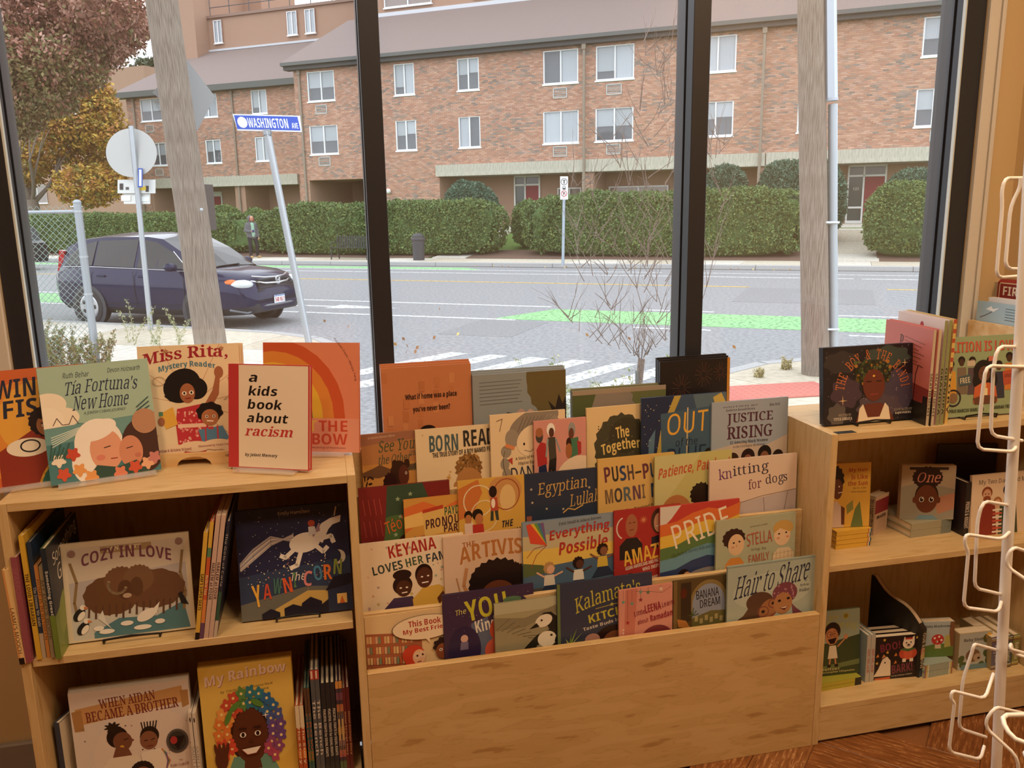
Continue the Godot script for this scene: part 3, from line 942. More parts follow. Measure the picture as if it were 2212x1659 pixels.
func build_wing(far_brick: Material, shingle: Material, cc: Material) -> void:
	var h := thing("apartment_wing", "set-back wing of the brick apartment house behind the wooden utility pole", "building", Transform3D(SB, SB * Vector3(0, 0, -TL)))
	var s0 := px_s(281, 300, TL)
	var s1 := px_s(640, 300, TL)
	var wins := []
	for q in [[302, 350, 0, 4], [428, 469, 0, 3], [543, 577, 0, 5], [327, 359, 1, 4], [445, 478, 1, 2], [552, 586, 1, 3]]:
		var ym: float = [230.0, 330.0][q[2]]
		wins.append([px_s(q[0], ym, TL), px_s(q[1], ym, TL), 6.95 if q[2] == 0 else 4.33, 8.25 if q[2] == 0 else 5.68, q[3]])
	var holes := []
	for w in wins: holes.append([w[0], w[1], w[2] - 0.06, w[3]])
	holes.append([s0 + 1.2, s1, 0.3, 2.98])
	brick_wall(h, TL, s0, s1 + 1.5, 0.42, 8.42, holes, 99.0)
	for w in wins: house_window(h, w[0], w[1], w[2], w[3], w[4])
	for q in [[317, 335, 6.3], [329, 346, 3.72]]: grille(h, px_s(q[0], 300, TL), px_s(q[1], 300, TL), q[2], q[2] + 0.42)
	var b := MB.new()
	b.bx(s0 + 0.9, s1, 2.97, 3.55, -0.1, 0.16)
	put("lintel", b, cc, h)
	b = MB.new()
	b.quad(Vector3(s0, 0.3, -2.2), Vector3(s0, 3.0, -2.2), Vector3(s1, 3.0, -2.2), Vector3(s1, 0.3, -2.2))
	for x in [[s0 + 1.1, s0 + 1.4], [px_s(508, 420, TL), px_s(530, 420, TL)]]: b.bx(x[0], x[1], 0.3, 2.97, -0.02, -2.2)
	put("recess_wall", b, far_brick, h)
	b = MB.new()
	b.quad(Vector3(s0 + 0.9, 2.97, 0), Vector3(s0 + 0.9, 2.97, -2.2), Vector3(s1, 2.97, -2.2), Vector3(s1, 2.97, 0))
	put("soffit", b, M.soffit_paint, h)
	for q in [[372, 395], [453, 478]]:
		b = MB.new()
		var x0 := px_s(q[0], 420, TL + 2.2)
		var x1 := px_s(q[1], 420, TL + 2.2)
		b.tint(C("dfdfda"))
		b.bx(x0 - 0.1, x1 + 0.1, 0.55, 2.75, -2.18, -2.12)
		b.tint(C("8a3038"))
		b.bx(x0, x1, 0.57, 2.45, -2.13, -2.08)
		put("entrance_door", b, M.paint, h)
	for q in [[500, 190], [287, 205]]: downspout(h, px_s(q[0], q[1], TL), 0.5, 8.45)
	b = MB.new()
	b.tint(C("565a58"))
	b.bx(s0 - 0.5, s1 + 1.5, 8.33, 8.66, -0.1, 0.5)
	put("gutter", b, M.paint, h)
	b = MB.new()
	var zt := -7.0
	var sa := s0 - 0.5
	b.quad(Vector3(s0 - 0.5, 8.64, 0.5), Vector3(sa, 12.05, zt), Vector3(s1 + 9, 12.05, zt), Vector3(s1 + 9, 8.64, 0.5))
	put("roof", b, shingle, h)
	# the taller block behind with parapet railing and stair tower
	var T3 := TL + 7.0
	var k := thing("rear_block", "taller flat-roofed brick block with railing rising behind the roofs", "building", Transform3D(SB, SB * Vector3(0, 0, -T3)))
	var a0 := px_s(447, 60, T3)
	var a1 := px_s(800, 30, T3)
	b = MB.new()
	b.bx(a0, a1 + 2, 0.5, 14.15, -0.1, -10)
	put("wall", b, far_brick, k)
	b = MB.new()
	b.bx(px_s(388, 60, T3), a0 + 0.05, 0.5, 24, 1.2, -6)
	put("stair_tower", b, far_brick, k)
	b = MB.new()
	b.tint(C("8a6f62"))
	b.bx(a0, a1 + 2, 14.15, 14.32, -0.3, 0.04)
	put("parapet_coping", b, M.paint, k)
	b = MB.new()
	b.tint(C("c3c6cc"))
	b.bx(a0, a1, 12.05, 12.18, -0.05, 0.06)
	put("flashing", b, M.paint, k)
	for q in [[463, 481], [622, 644], [661, 683]]:
		var yb := 12.55
		house_window(k, px_s(q[0], 80, T3), px_s(q[1], 80, T3), yb, yb + 1.45, 3, 0.05)
	b = MB.new()
	b.bx(a0, px_s(565, 20, T3 + 4), 14.15, 19, -4.0, -8)
	put("penthouse", b, far_brick, k)
	b = MB.new()
	b.tint(C("9a3b3f"))
	b.bx(px_s(461, 20, T3 + 4), px_s(483, 20, T3 + 4), 14.3, 16.5, -3.9, -4.1)
	put("door", b, M.paint, k)
	for q in [[0, a0 + 0.2, px_s(585, 10, T3)]]:
		var x: float = q[1]
		while x < a1 + 1.0:
			b = MB.new()
			b.tint(C("55565a"))
			b.tube([Vector3(x, 14.3, -0.2), Vector3(x, 15.5, -0.2)], 0.03, 5)
			put("railing_post", b, M.paint, k)
			x += 1.6
		for y in [14.85, 15.45]:
			b = MB.new()
			b.tint(C("55565a"))
			b.tube([Vector3(q[1], y, -0.2), Vector3(a1 + 1.0, y, -0.2)], 0.03, 5)
			put("railing_bar", b, M.paint, k)
	# far block beyond the yellow tree
	var T4 := 58.0
	var f := thing("far_brick_block", "distant plain brick block seen behind the yellow tree", "building", Transform3D(SB, SB * Vector3(0, 0, -T4)))
	b = MB.new()
	b.bx(px_s(-150, 300, T4), px_s(285, 300, T4), 0.5, ht(150, 205, T4).y, 0, -12)
	b.bx(px_s(238, 180, T4), px_s(320, 180, T4), 0.5, ht(240, 150, T4).y, 0.3, -6)
	put("wall", b, far_brick, f)
	for q in [[125, 165, 220, 250], [110, 160, 256, 282], [20, 60, 225, 255], [200, 230, 225, 250], [195, 225, 300, 330], [120, 150, 310, 338], [40, 75, 310, 340], [150, 190, 420, 446], [60, 100, 400, 440]]:
		house_window(f, px_s(q[0], q[2], T4), px_s(q[1], q[2], T4), ht(q[0], q[3], T4).y, ht(q[0], q[2], T4).y, q[0] % 7, 0.1)
func font(k: int) -> Font:
	if not M.has("font%d" % k):
		var f := SystemFont.new()
		f.font_names = PackedStringArray([["Droid Sans", "Droid Sans", "Droid Serif", "Droid Serif", "Droid Sans Mono"][k]])
		f.font_weight = [400, 700, 400, 700, 400][k]
		M["font%d" % k] = f
	return M["font%d" % k]

# ---------------------------------------------------------------- plants
func leaf_mesh(size: float, n: int, seed_: int, long := 1.8) -> ArrayMesh:      # a small spray of n folded leaves
	var r := RandomNumberGenerator.new()
	r.seed = seed_
	var b := MB.new()
	for i in n:
		var q := Basis.from_euler(Vector3(r.randf_range(-1.2, 1.2), r.randf() * TAU, r.randf_range(-1.2, 1.2)))
		var o := Vector3(r.randf_range(-1, 1), r.randf_range(-1, 1), r.randf_range(-1, 1)) * size * 0.9
		var w := size * 0.5
		var l := size * long
		var pts := [Vector3.ZERO, Vector3(w, 0.15 * w, l * 0.45), Vector3(0, -0.1 * w, l), Vector3(-w, 0.15 * w, l * 0.45)]
		b.tint(Color.WHITE.darkened(r.randf() * 0.12))
		b.tri(o + q * pts[0], o + q * pts[1], o + q * pts[2])
		b.tri(o + q * pts[0], o + q * pts[2], o + q * pts[3])
	return b.mesh()
func scatter(called: String, parent: Node, mesh: Mesh, places: Array, colors: Array, m: Material) -> MultiMeshInstance3D:
	var mm := MultiMesh.new()
	mm.transform_format = MultiMesh.TRANSFORM_3D
	mm.use_colors = true
	mm.mesh = mesh
	mm.instance_count = places.size()
	for i in places.size():
		mm.set_instance_transform(i, places[i])
		mm.set_instance_color(i, colors[i])
	var o := MultiMeshInstance3D.new()
	o.name = called
	o.multimesh = mm
	o.material_override = m
	o.set_meta("kind", "stuff")
	parent.add_child(o, true)
	return o
func turned(p: Vector3, s := 1.0) -> Transform3D:
	return Transform3D(Basis.from_euler(Vector3(rng.randf() * TAU, rng.randf() * TAU, rng.randf() * TAU)).scaled(Vector3.ONE * s * rng.randf_range(0.7, 1.25)), p)
func mixed(list: Array) -> Color:
	var a: Color = list[rng.randi() % list.size()]
	var b: Color = list[rng.randi() % list.size()]
	return a.lerp(b, rng.randf()).srgb_to_linear()
func bush_shape(u: float, v: float, half: Vector3, power: float) -> Vector3:    # superellipsoid, upper part; u around, v up
	var e := 2.0 / power
	var cu := cos(u)
	var su := sin(u)
	var cv := cos(v)
	var sv := sin(v)
	return Vector3(signf(cu) * pow(absf(cu), e) * pow(absf(cv), e), signf(sv) * pow(absf(sv), e), signf(su) * pow(absf(su), e) * pow(absf(cv), e)) * half
func bush(called: String, label: String, base: Vector3, half: Vector3, power: float, dens: float, greens: Array, leaf: Mesh, group := "") -> Node3D:
	# base: street coordinates of the middle of the foot; half.y is the full height
	var o := thing(called, label, "hedge" if called == "hedge" else "shrub", Transform3D(SB, SB * base), group)
	var core := MB.new()
	core.tint(greens[0])
	var nu := 40
	var nv := 8
	var f := FastNoiseLite.new()
	f.seed = 3
	f.frequency = 0.5
	var pt := func(u: float, v: float) -> Vector3:
		var p := bush_shape(u, v, half, power)
		p.y = p.y * 0.5 + half.y * 0.5 if v < 0 else p.y * 0.5 + half.y * 0.5
		return p * (1.0 + 0.10 * f.get_noise_3dv(p + base)) 
	for i in nu:
		for j in nv:
			var u0 := TAU * i / nu
			var u1 := TAU * (i + 1) / nu
			var v0 := -1.3 + (PI / 2 + 1.3) * j / nv
			var v1 := -1.3 + (PI / 2 + 1.3) * (j + 1) / nv
			core.quad(pt.call(u0, v0) * 0.94, pt.call(u0, v1) * 0.94, pt.call(u1, v1) * 0.94, pt.call(u1, v0) * 0.94)
	put("branches", core, M.matte, o)
	var area := 2.2 * (half.x + half.z) * half.y + 4 * half.x * half.z
	var n := int(area * dens)
	var places := []
	var cols := []
	var tries := 0
	while places.size() < n and tries < n * 3:
		tries += 1
		# even over a box, then drawn onto the shape
		var d := Vector3(rng.randf_range(-1, 1), rng.randf_range(-0.95, 1.0), rng.randf_range(-1, 1))
		var face := rng.randf()
		var ax := 2 * half.z * half.y
		var ay := 4 * half.x * half.z
		var az := 2 * half.x * half.y
		var tot := 2 * ax + ay + 1.4 * az
		face *= tot
		if face < ax: d.x = 1
		elif face < 2 * ax: d.x = -1
		elif face < 2 * ax + ay: d.y = 1
		else: d.z = 1 if rng.randf() < 0.75 else -1
		var s := pow(pow(absf(d.x), power) + pow(absf(d.y), power) + pow(absf(d.z), power), -1.0 / power)
		var p := Vector3(d.x * s * half.x, (d.y * s * 0.5 + 0.5) * half.y, d.z * s * half.z)
		p *= 1.0 + 0.10 * f.get_noise_3dv(p + base)
		p += Vector3(rng.randf_range(-1, 1), rng.randf_range(-1, 1), rng.randf_range(-1, 1)) * 0.04
		if p.y < 0.03: continue
		places.append(turned(p))
		cols.append(mixed(greens))
	scatter("foliage", o, leaf, places, cols, M.leaf)
	return o

func build_planting() -> void:
	var lm := vmat("leaf", 0.6)
	lm.backlight_enabled = true
	lm.backlight = Color(0.25, 0.3, 0.12)
	var leaf := leaf_mesh(0.055, 5, 1)
	var needle := leaf_mesh(0.045, 6, 2, 2.6)
	var gr := [C("4f6a38"), C("65834a"), C("7c9a5a"), C("55703d"), C("8a9a55"), C("6d7f45")]
	var blue := [C("3c5a45"), C("537560"), C("6a8a72"), C("466650")]
	var specs := [[-260, 566, 463, "long clipped green hedge along the far sidewalk behind the dark car", 465.0],
		[548, 1076, 440, "clipped green hedge with rounded end behind the bench and the trash can", 445.0],
		[1130, 1745, 415, "broad clipped green hedge behind the bus stop sign and the bare sapling", 430.0],
		[1868, 2080, 392, "bulky rounded green hedge right of the path to door 101", 440.0]]
	for q in specs:
		var a := ht(q[0], 520, 29.35).x
		var b := ht(q[1], 520, 29.35).x
		var top := ht((q[0] + q[1]) / 2.0 if q[0] > 0 else 360.0, q[2], 30.1).y
		bush("hedge", q[3], Vector3((a + b) / 2, -0.34, -30.15), Vector3((b - a) / 2, top + 0.34, 0.85), 4.5 if q[0] < 1800 else 2.9, 230, gr, leaf, "hedges along the far sidewalk")
	for q in [[1020, 428, 50, 33, 32.4, "round blue-green bush peeking over the hedge near the first red door"], [1567, 392, 46, 36, 32.2, "round dark bush over the hedge beside the second window mullion"],
			[1732, 398, 96, 54, 32.4, "wide dome-shaped dark bush behind the right utility pole"], [1138, 472, 26, 36, 31.6, "small round bush beside the curved garden path"],
			[480, 462, 30, 14, 33.0, "low bush behind the hedge beside the left utility pole"], [552, 466, 20, 12, 33.0, "small yellowish bush above the hedge near the walking person"],
			[1975, 420, 70, 50, 32.3, "round bush standing behind the bulky hedge near door 101"]]:
		var c := ht(q[0], q[1], q[4])
		var rx := absf(ht(q[0] + q[2], q[1], q[4]).x - c.x)
		var topy := ht(q[0], q[1] - q[3], q[4]).y
		var g := -0.1 if q[4] < 32 else 0.1
		bush("round_bush", q[5], Vector3(c.x, g, -q[4]), Vector3(rx, topy - g, minf(rx, 1.1)), 2.3, 300, blue if q[4] < 32.9 and q[0] != 1138 else gr, needle, "round bushes in front of the apartment house")

func branch_tree(b: MB, p: Vector3, dir: Vector3, len_: float, r: float, depth: int, tips: Array, spread: float, up: float) -> void:
	var pts := [p]
	var rs := [r]
	var d := dir
	var steps := 4
	for i in steps:
		d = (d + Vector3(rng.randf_range(-1, 1), rng.randf_range(-1, 1), rng.randf_range(-1, 1)) * 0.14 + Vector3.UP * up).normalized()
		pts.append(pts[-1] + d * len_ / steps)
		rs.append(r * (1.0 - 0.45 * (i + 1) / steps))
	b.tube(pts, rs, 6 if r > 0.02 else 4)
	tips.append(pts[-1])
	if depth <= 0: return
	var n := 3 if depth > 1 else 2
	for i in n:
		var k := steps - i if i < 2 else 2
		var nd := (d.rotated(Vector3.UP, rng.randf() * TAU).cross(d) * spread + d).normalized()
		branch_tree(b, pts[k], nd, len_ * rng.randf_range(0.6, 0.8), rs[k] * 0.72, depth - 1, tips, spread, up)

func crown(o: Node, blobs: Array, n: int, cols: Callable, leaf: Mesh, base: Vector3) -> void:
	var places := []
	var colors := []
	var total := 0.0
	for q in blobs: total += q[1].x * q[1].y + q[1].x * q[1].z
	for q in blobs:
		var m := int(n * (q[1].x * q[1].y + q[1].x * q[1].z) / total)
		for i in m:
			var d := Vector3(rng.randfn(), rng.randfn(), rng.randfn()).normalized() * pow(rng.randf(), 0.28)
			var p: Vector3 = q[0] + d * q[1]
			places.append(turned(p - base))
			colors.append(cols.call(p))
	scatter("foliage", o, leaf, places, colors, M.leaf)

func build_trees() -> void:
	var bark := mat("bark", Color.WHITE, 0.95, 0.0, noise_tex(0.08, [[0.0, C("5d5148")], [0.5, C("7b6e63")], [1.0, C("94887c")]], 51, 256, 5), Vector3(4, 1, 4))
	# the reddish street tree whose crown fills the upper left
	var D := 17.0
	var fwd := Vector3(-cam_basis.z.x, 0, -cam_basis.z.z).normalized()
	var pl := fwd * D
	var w := func(x: float, y: float, off := 0.0) -> Vector3: return hit(x, y, fwd, fwd * (D + off))
	var k := D / FOCAL
	var base: Vector3 = w.call(-330, 400)
	base.y = WALK
	var o := thing("red_maple_tree", "large tree with reddish brown autumn leaves reaching in above the fence", "tree", at(base))
	var b := MB.new()
	var tips := []
	branch_tree(b, Vector3.ZERO, Vector3(0.05, 1, 0), 3.6, 0.24, 0, tips, 0.6, 0.02)
	var fork: Vector3 = tips[-1]
	for q in [[-40, 130], [120, 60], [200, 110], [60, -60], [-150, 40], [160, 10], [40, 190]]:
		var e: Vector3 = w.call(q[0], q[1], rng.randf_range(-1.5, 1.5)) - base
		b.tube([fork - Vector3.UP * 0.3, fork.lerp(e, 0.35) + Vector3.UP * 0.5, fork.lerp(e, 0.7) + Vector3.UP * 0.4, e], [0.14, 0.08, 0.05, 0.02], 6)
	put("trunk", b, bark, o)
	var blobs := []
	for q in [[-60, 40, 190, 150], [60, 60, 150, 110], [150, 30, 110, 80], [225, 15, 70, 55], [240, 70, 60, 40], [190, 100, 70, 45], [120, 140, 90, 55], [30, 180, 110, 70], [-30, 240, 90, 50], [80, 215, 70, 30], [285, 40, 35, 30], [-200, 150, 160, 130], [10, 250, 60, 45], [60, 170, 90, 50], [-20, 130, 130, 90]]:
		blobs.append([w.call(q[0], q[1], rng.randf_range(-1.0, 1.0)), Vector3(q[2] * k, q[3] * k, 1.6)])
	var low: Vector3 = w.call(60, 215)
	var hi: Vector3 = w.call(60, 60)
	var reds := [C("9a6450"), C("a87260"), C("b98a76"), C("8a5444"), C("c49a86")]
	var olive := [C("857a4c"), C("787446"), C("948a58"), C("a07e58")]
	crown(o, blobs, 34000, func(p: Vector3) -> Color:
		var f := clampf((hi.y - p.y) / (hi.y - low.y) + rng.randf_range(-0.35, 0.35), 0, 1)
		return mixed(olive) if rng.randf() < f * 0.85 else mixed(reds), leaf_mesh(0.05, 4, 6), base)
	# the yellow tree on the lawn
	var gp := ht(72, 455, 34.5)
	gp.y = 0.35
	base = SB * gp
	o = thing("yellow_tree", "tree with yellow and orange autumn leaves on the lawn behind the fence", "tree", at(base))
	b = MB.new()
	tips = []
	b.tube([Vector3.ZERO, Vector3(0.05, 1.2, 0), Vector3(0.0, 2.0, 0)], [0.42, 0.33, 0.3], 10)
	for i in 7:
		var an := TAU * i / 7.0
		branch_tree(b, Vector3(0, 1.7 + 0.15 * (i % 3), 0), Vector3(cos(an) * 0.9, 0.9, sin(an) * 0.9).normalized(), 2.8, 0.13, 2, tips, 0.6, 0.06)
	put("trunk", b, bark, o)
	fwd = Vector3(base.x, 0, base.z).normalized()
	var kk := Vector3(base.x, 0, base.z).length() / FOCAL
	blobs = []
	for q in [[170, 250, 75, 60], [215, 330, 60, 60], [235, 290, 40, 40], [190, 400, 60, 40], [100, 300, 60, 50], [60, 360, 40, 40], [160, 190, 40, 30], [200, 215, 45, 35], [235, 385, 30, 30]]:
		blobs.append([hit(q[0], q[1], fwd, base + fwd * rng.randf_range(-1.5, 1.5)), Vector3(q[2] * kk, q[3] * kk, 2.2)])
	var yel := [C("c99a3a"), C("d8b04c"), C("b5852f"), C("a9903f"), C("8f8a45")]
	var org := [C("b87b3e"), C("c58d4d"), C("a86f3c")]
	crown(o, blobs, 6500, func(p: Vector3) -> Color: return mixed(yel) if rng.randf() < 0.72 else mixed(org), leaf_mesh(0.13, 4, 7), base)
	# a dark conifer behind the wing's roof
	gp = ht(318, 170, 60.0)
	base = SB * Vector3(gp.x, 0.5, -60.0)
	o = thing("dark_conifer", "dark green tree top showing above the roof of the brick wing", "tree", at(base))
	b = MB.new()
	b.tube([Vector3.ZERO, Vector3.UP * (gp.y + 1.0)], [0.3, 0.06], 8)
	put("trunk", b, bark, o)
	blobs = []
	for q in [[322, 150, 28, 20], [305, 170, 25, 22], [330, 185, 30, 25]]: blobs.append([SB * ht(q[0], q[1], 60.0), Vector3(q[2], q[3], q[2]) * 0.045])
	crown(o, blobs, 700, func(p: Vector3) -> Color: return mixed([C("3f4d33"), C("55603f"), C("4a5a3a")]), leaf_mesh(0.22, 4, 8), base)
	build_sapling(bark)
	build_weeds()

func build_sapling(bark: Material) -> void:
	var D := 6.3
	var fwd := Vector3(-cam_basis.z.x, 0, -cam_basis.z.z).normalized()
	var w := func(x: float, y: float, off := 0.0) -> Vector3: return hit(x, y, fwd, fwd * (D + off))
	var base: Vector3 = w.call(1378, 1020)
	base.y = ROAD - 0.05
	var o := thing("bare_sapling", "leafless young tree with many thin upright branches outside the window", "tree", at(base))
	var twig := mat("sapling_bark", Color.WHITE, 0.9, 0.0, noise_tex(0.1, [[0.0, C("5a4a44")], [0.5, C("7c6b62")], [1.0, C("9a8b80")]], 53, 128, 4), Vector3(9, 3, 9))
	var b := MB.new()
	var P := func(list: Array, r0: float, r1: float, off := 0.0) -> Array:
		var pts := []
		var rs := []
		for i in list.size():
			var f := float(i) / (list.size() - 1)
			pts.append(w.call(list[i][0], list[i][1], off * f) - base)
			rs.append(lerpf(r0, r1, f))
		b.tube(pts, rs, 6)
		return pts
	b.tube([Vector3.ZERO, w.call(1380, 830) - base, w.call(1386, 775) - base], [0.034, 0.03, 0.028], 8)
	put("trunk", b, twig, o)
	# main stems, read from the photograph
	var stems := [[[1385, 785], [1388, 730], [1390, 650], [1393, 560], [1410, 500], [1415, 430]], [[1385, 785], [1372, 740], [1365, 650], [1362, 540], [1365, 450]],
		[[1384, 780], [1360, 740], [1320, 670], [1280, 600], [1262, 530], [1240, 470]], [[1384, 780], [1340, 745], [1300, 725], [1270, 640], [1250, 560], [1245, 500]],
		[[1384, 775], [1330, 750], [1290, 740], [1250, 715], [1232, 690], [1228, 683]], [[1386, 780], [1404, 740], [1425, 680], [1440, 590], [1450, 500], [1455, 430]],
		[[1386, 775], [1400, 762], [1425, 745], [1448, 728]], [[1390, 640], [1400, 560], [1395, 440], [1405, 330], [1422, 250], [1420, 160], [1395, 120], [1388, 85]],
		[[1365, 560], [1350, 460], [1340, 360], [1320, 300]], [[1393, 560], [1420, 470], [1440, 380], [1448, 300]], [[1280, 600], [1300, 520], [1290, 440], [1260, 400], [1225, 405]],
		[[1388, 720], [1375, 620], [1330, 540], [1270, 490]], [[1420, 165], [1435, 130], [1450, 105]], [[1422, 250], [1440, 220], [1452, 200]], [[1405, 330], [1385, 270], [1380, 210]],
		[[1340, 440], [1370, 380], [1378, 330]], [[1425, 680], [1412, 620], [1405, 580]], [[1320, 670], [1310, 610], [1318, 560]], [[1386, 780], [1440, 720], [1500, 690], [1530, 610], [1545, 540]],
		[[1530, 610], [1545, 500], [1560, 430], [1540, 350]], [[1540, 350], [1560, 320], [1578, 290]], [[1540, 350], [1530, 320], [1536, 300]]]
	var n := 0
	for s in stems:
		b = MB.new()
		var off := rng.randf_range(-0.35, 0.35)
		var r0 := 0.015 if n < 8 else 0.009
		if n == 0: r0 = 0.022
		var pts: Array = P.call(s, r0, 0.0032, off)
		var tips := []
		for i in range(1, pts.size()):
			for t in 3:
				var at_: Vector3 = pts[i - 1].lerp(pts[i], rng.randf())
				var side: Vector3 = (cam_basis.x * rng.randf_range(-1, 1) + Vector3.UP * rng.randf_range(0.5, 1.3) + fwd * rng.randf_range(-0.6, 0.6)).normalized()
				branch_tree(b, at_, side, rng.randf_range(0.1, 0.26), 0.0034, 1, tips, 0.5, 0.05)
		put("branch", b, twig, o)
		n += 1
	b = MB.new()
	b.tint(C("6b6d6a"))
	var tg: Vector3 = w.call(1376, 812) - base
	b.box(Transform3D(Basis(Vector3.UP, 0.2), tg + Vector3(-0.012, 0, 0.03)), Vector3(0.03, 0.1, 0.004))
	put("plant_tag", b, M.paint, o)

func weed(called: String, label: String, base: Vector3, height: float, n: int, greens: Array, leafy: float, group: String, stem_col: Color) -> void:
	var o := thing(called, label, "weed", at(base), group)
	var b := MB.new()
	b.tint(stem_col)
	var places := []
	var cols := []
	for i in n:
		var d := Vector3(rng.randf_range(-0.4, 0.4), 1, rng.randf_range(-0.4, 0.4)).normalized()
		var p := Vector3(rng.randf_range(-1, 1), 0, rng.randf_range(-1, 1)) * height * 0.28
		var pts := [p]
		var hh := height * rng.randf_range(0.55, 1.0)
		for k in 5:
			d = (d + Vector3(rng.randf_range(-0.16, 0.16), 0.02, rng.randf_range(-0.16, 0.16))).normalized()
			pts.append(pts[-1] + d * hh / 5)
			for j in int(5 * leafy): 
				places.append(turned(pts[-1] - d * hh / 5 * rng.randf() + Vector3(rng.randf_range(-1, 1), 0, rng.randf_range(-1, 1)) * 0.05 * height, 1.0))
				cols.append(mixed(greens))
		b.tube(pts, [0.004, 0.0035, 0.003, 0.0025, 0.002, 0.001], 4)
	put("stems", b, M.matte, o)
	scatter("leaves", o, M.weed_leaf, places, cols, M.leaf)

func build_weeds() -> void:
	M.weed_leaf = leaf_mesh(0.013, 3, 9, 2.6)
	var pale := [C("a9ad7c"), C("b9b98c"), C("8d9c66"), C("c7c2a0")]
	for q in [[1290, 830, 0.75], [1330, 900, 0.6], [1420, 880, 0.8], [1455, 900, 0.7], [1262, 900, 0.6], [1440, 840, 0.6]]:
		var p := hit(q[0], q[1], Vector3(sin(0.2), 0, -cos(0.2)), Vector3(0, 0, -6.0))
		p.y = ROAD - 0.05
		weed("tall_weed", "tall pale green weeds growing around the bare sapling", p, q[2] + 0.35, 7, pale, 2.2, "weeds by the sapling", C("9c9a6c"))
	var spruce := hit(1325, 900, Vector3(0, 0, -1), Vector3(0, 0, -5.6))
	spruce.y = ROAD - 0.05
	weed("leafy_seedling", "small dark green leafy seedling among the weeds below the sapling", spruce, 0.72, 4, [C("4d6b3f"), C("5d7d4b"), C("3f5a36")], 6.0, "", C("5a6a44"))
	for q in [[100, 800], [140, 790], [175, 800], [85, 770], [215, 800]]:
		var p := hy(q[0], q[1], WALK)
		weed("dry_weed", "dry brown and green weeds at the foot of the chain-link fence", p, 0.55, 9, [C("8a7a4a"), C("7d8a4a"), C("9a7a50"), C("6b7d3f")], 3.0, "weeds along the fence", C("8f8257"))
	for q in [[285, 742, 0.75], [365, 742, 0.6], [350, 750, 0.5]]:
		weed("thin_weed", "thin weed stalks growing from the sidewalk beside the sign post", hy(q[0], q[1], WALK), q[2], 3, pale, 1.6, "weed stalks on the corner", C("a39f74"))
	for q in [[1700, 798, 0.18], [1640, 815, 0.12]]:
		weed("grass_tuft", "dry grass tuft along the curved curb near the right pole", hy(q[0], q[1], WALK), q[2], 16, [C("b5a46f"), C("a59a62")], 0.21, "grass tufts at the curb", C("b7a877"))
	# fallen leaves, each on its own
	var lf := leaf_mesh(0.05, 1, 12, 1.5)
	var mats := []
	for k in 3: mats.append(mat("fallen_%d" % k, [C("b9813f"), C("d8c27a"), C("9a6a42")][k], 0.9))
	for q in [[858, 751], [852, 752], [872, 755], [990, 727], [1262, 731], [946, 672], [940, 735], [1352, 739], [1579, 758], [870, 740], [905, 757], [896, 766], [885, 768], [700, 700], [760, 712]]:
		var o := put("fallen_leaf", lf, mats[rng.randi() % 3])
		o.transform = Transform3D(Basis.from_euler(Vector3(0.15, rng.randf() * TAU, 0)), hy(q[0], q[1], ROAD) + Vector3.UP * 0.055)
		tag(o, "small dry autumn leaf lying on the grey road", "leaf", "fallen leaves on the road")
	for i in 26:
		var t := 26.6 - rng.randf() * 0.25
		var o := put("fallen_leaf", lf, mats[rng.randi() % 3])
		o.transform = Transform3D(Basis.from_euler(Vector3(0.15, rng.randf() * TAU, 0)), st(-12 + i * 0.42 + rng.randf() * 0.4, ROAD + 0.055, t))
		tag(o, "small brown leaf lying in the gutter along the far curb", "leaf", "fallen leaves in the gutter")

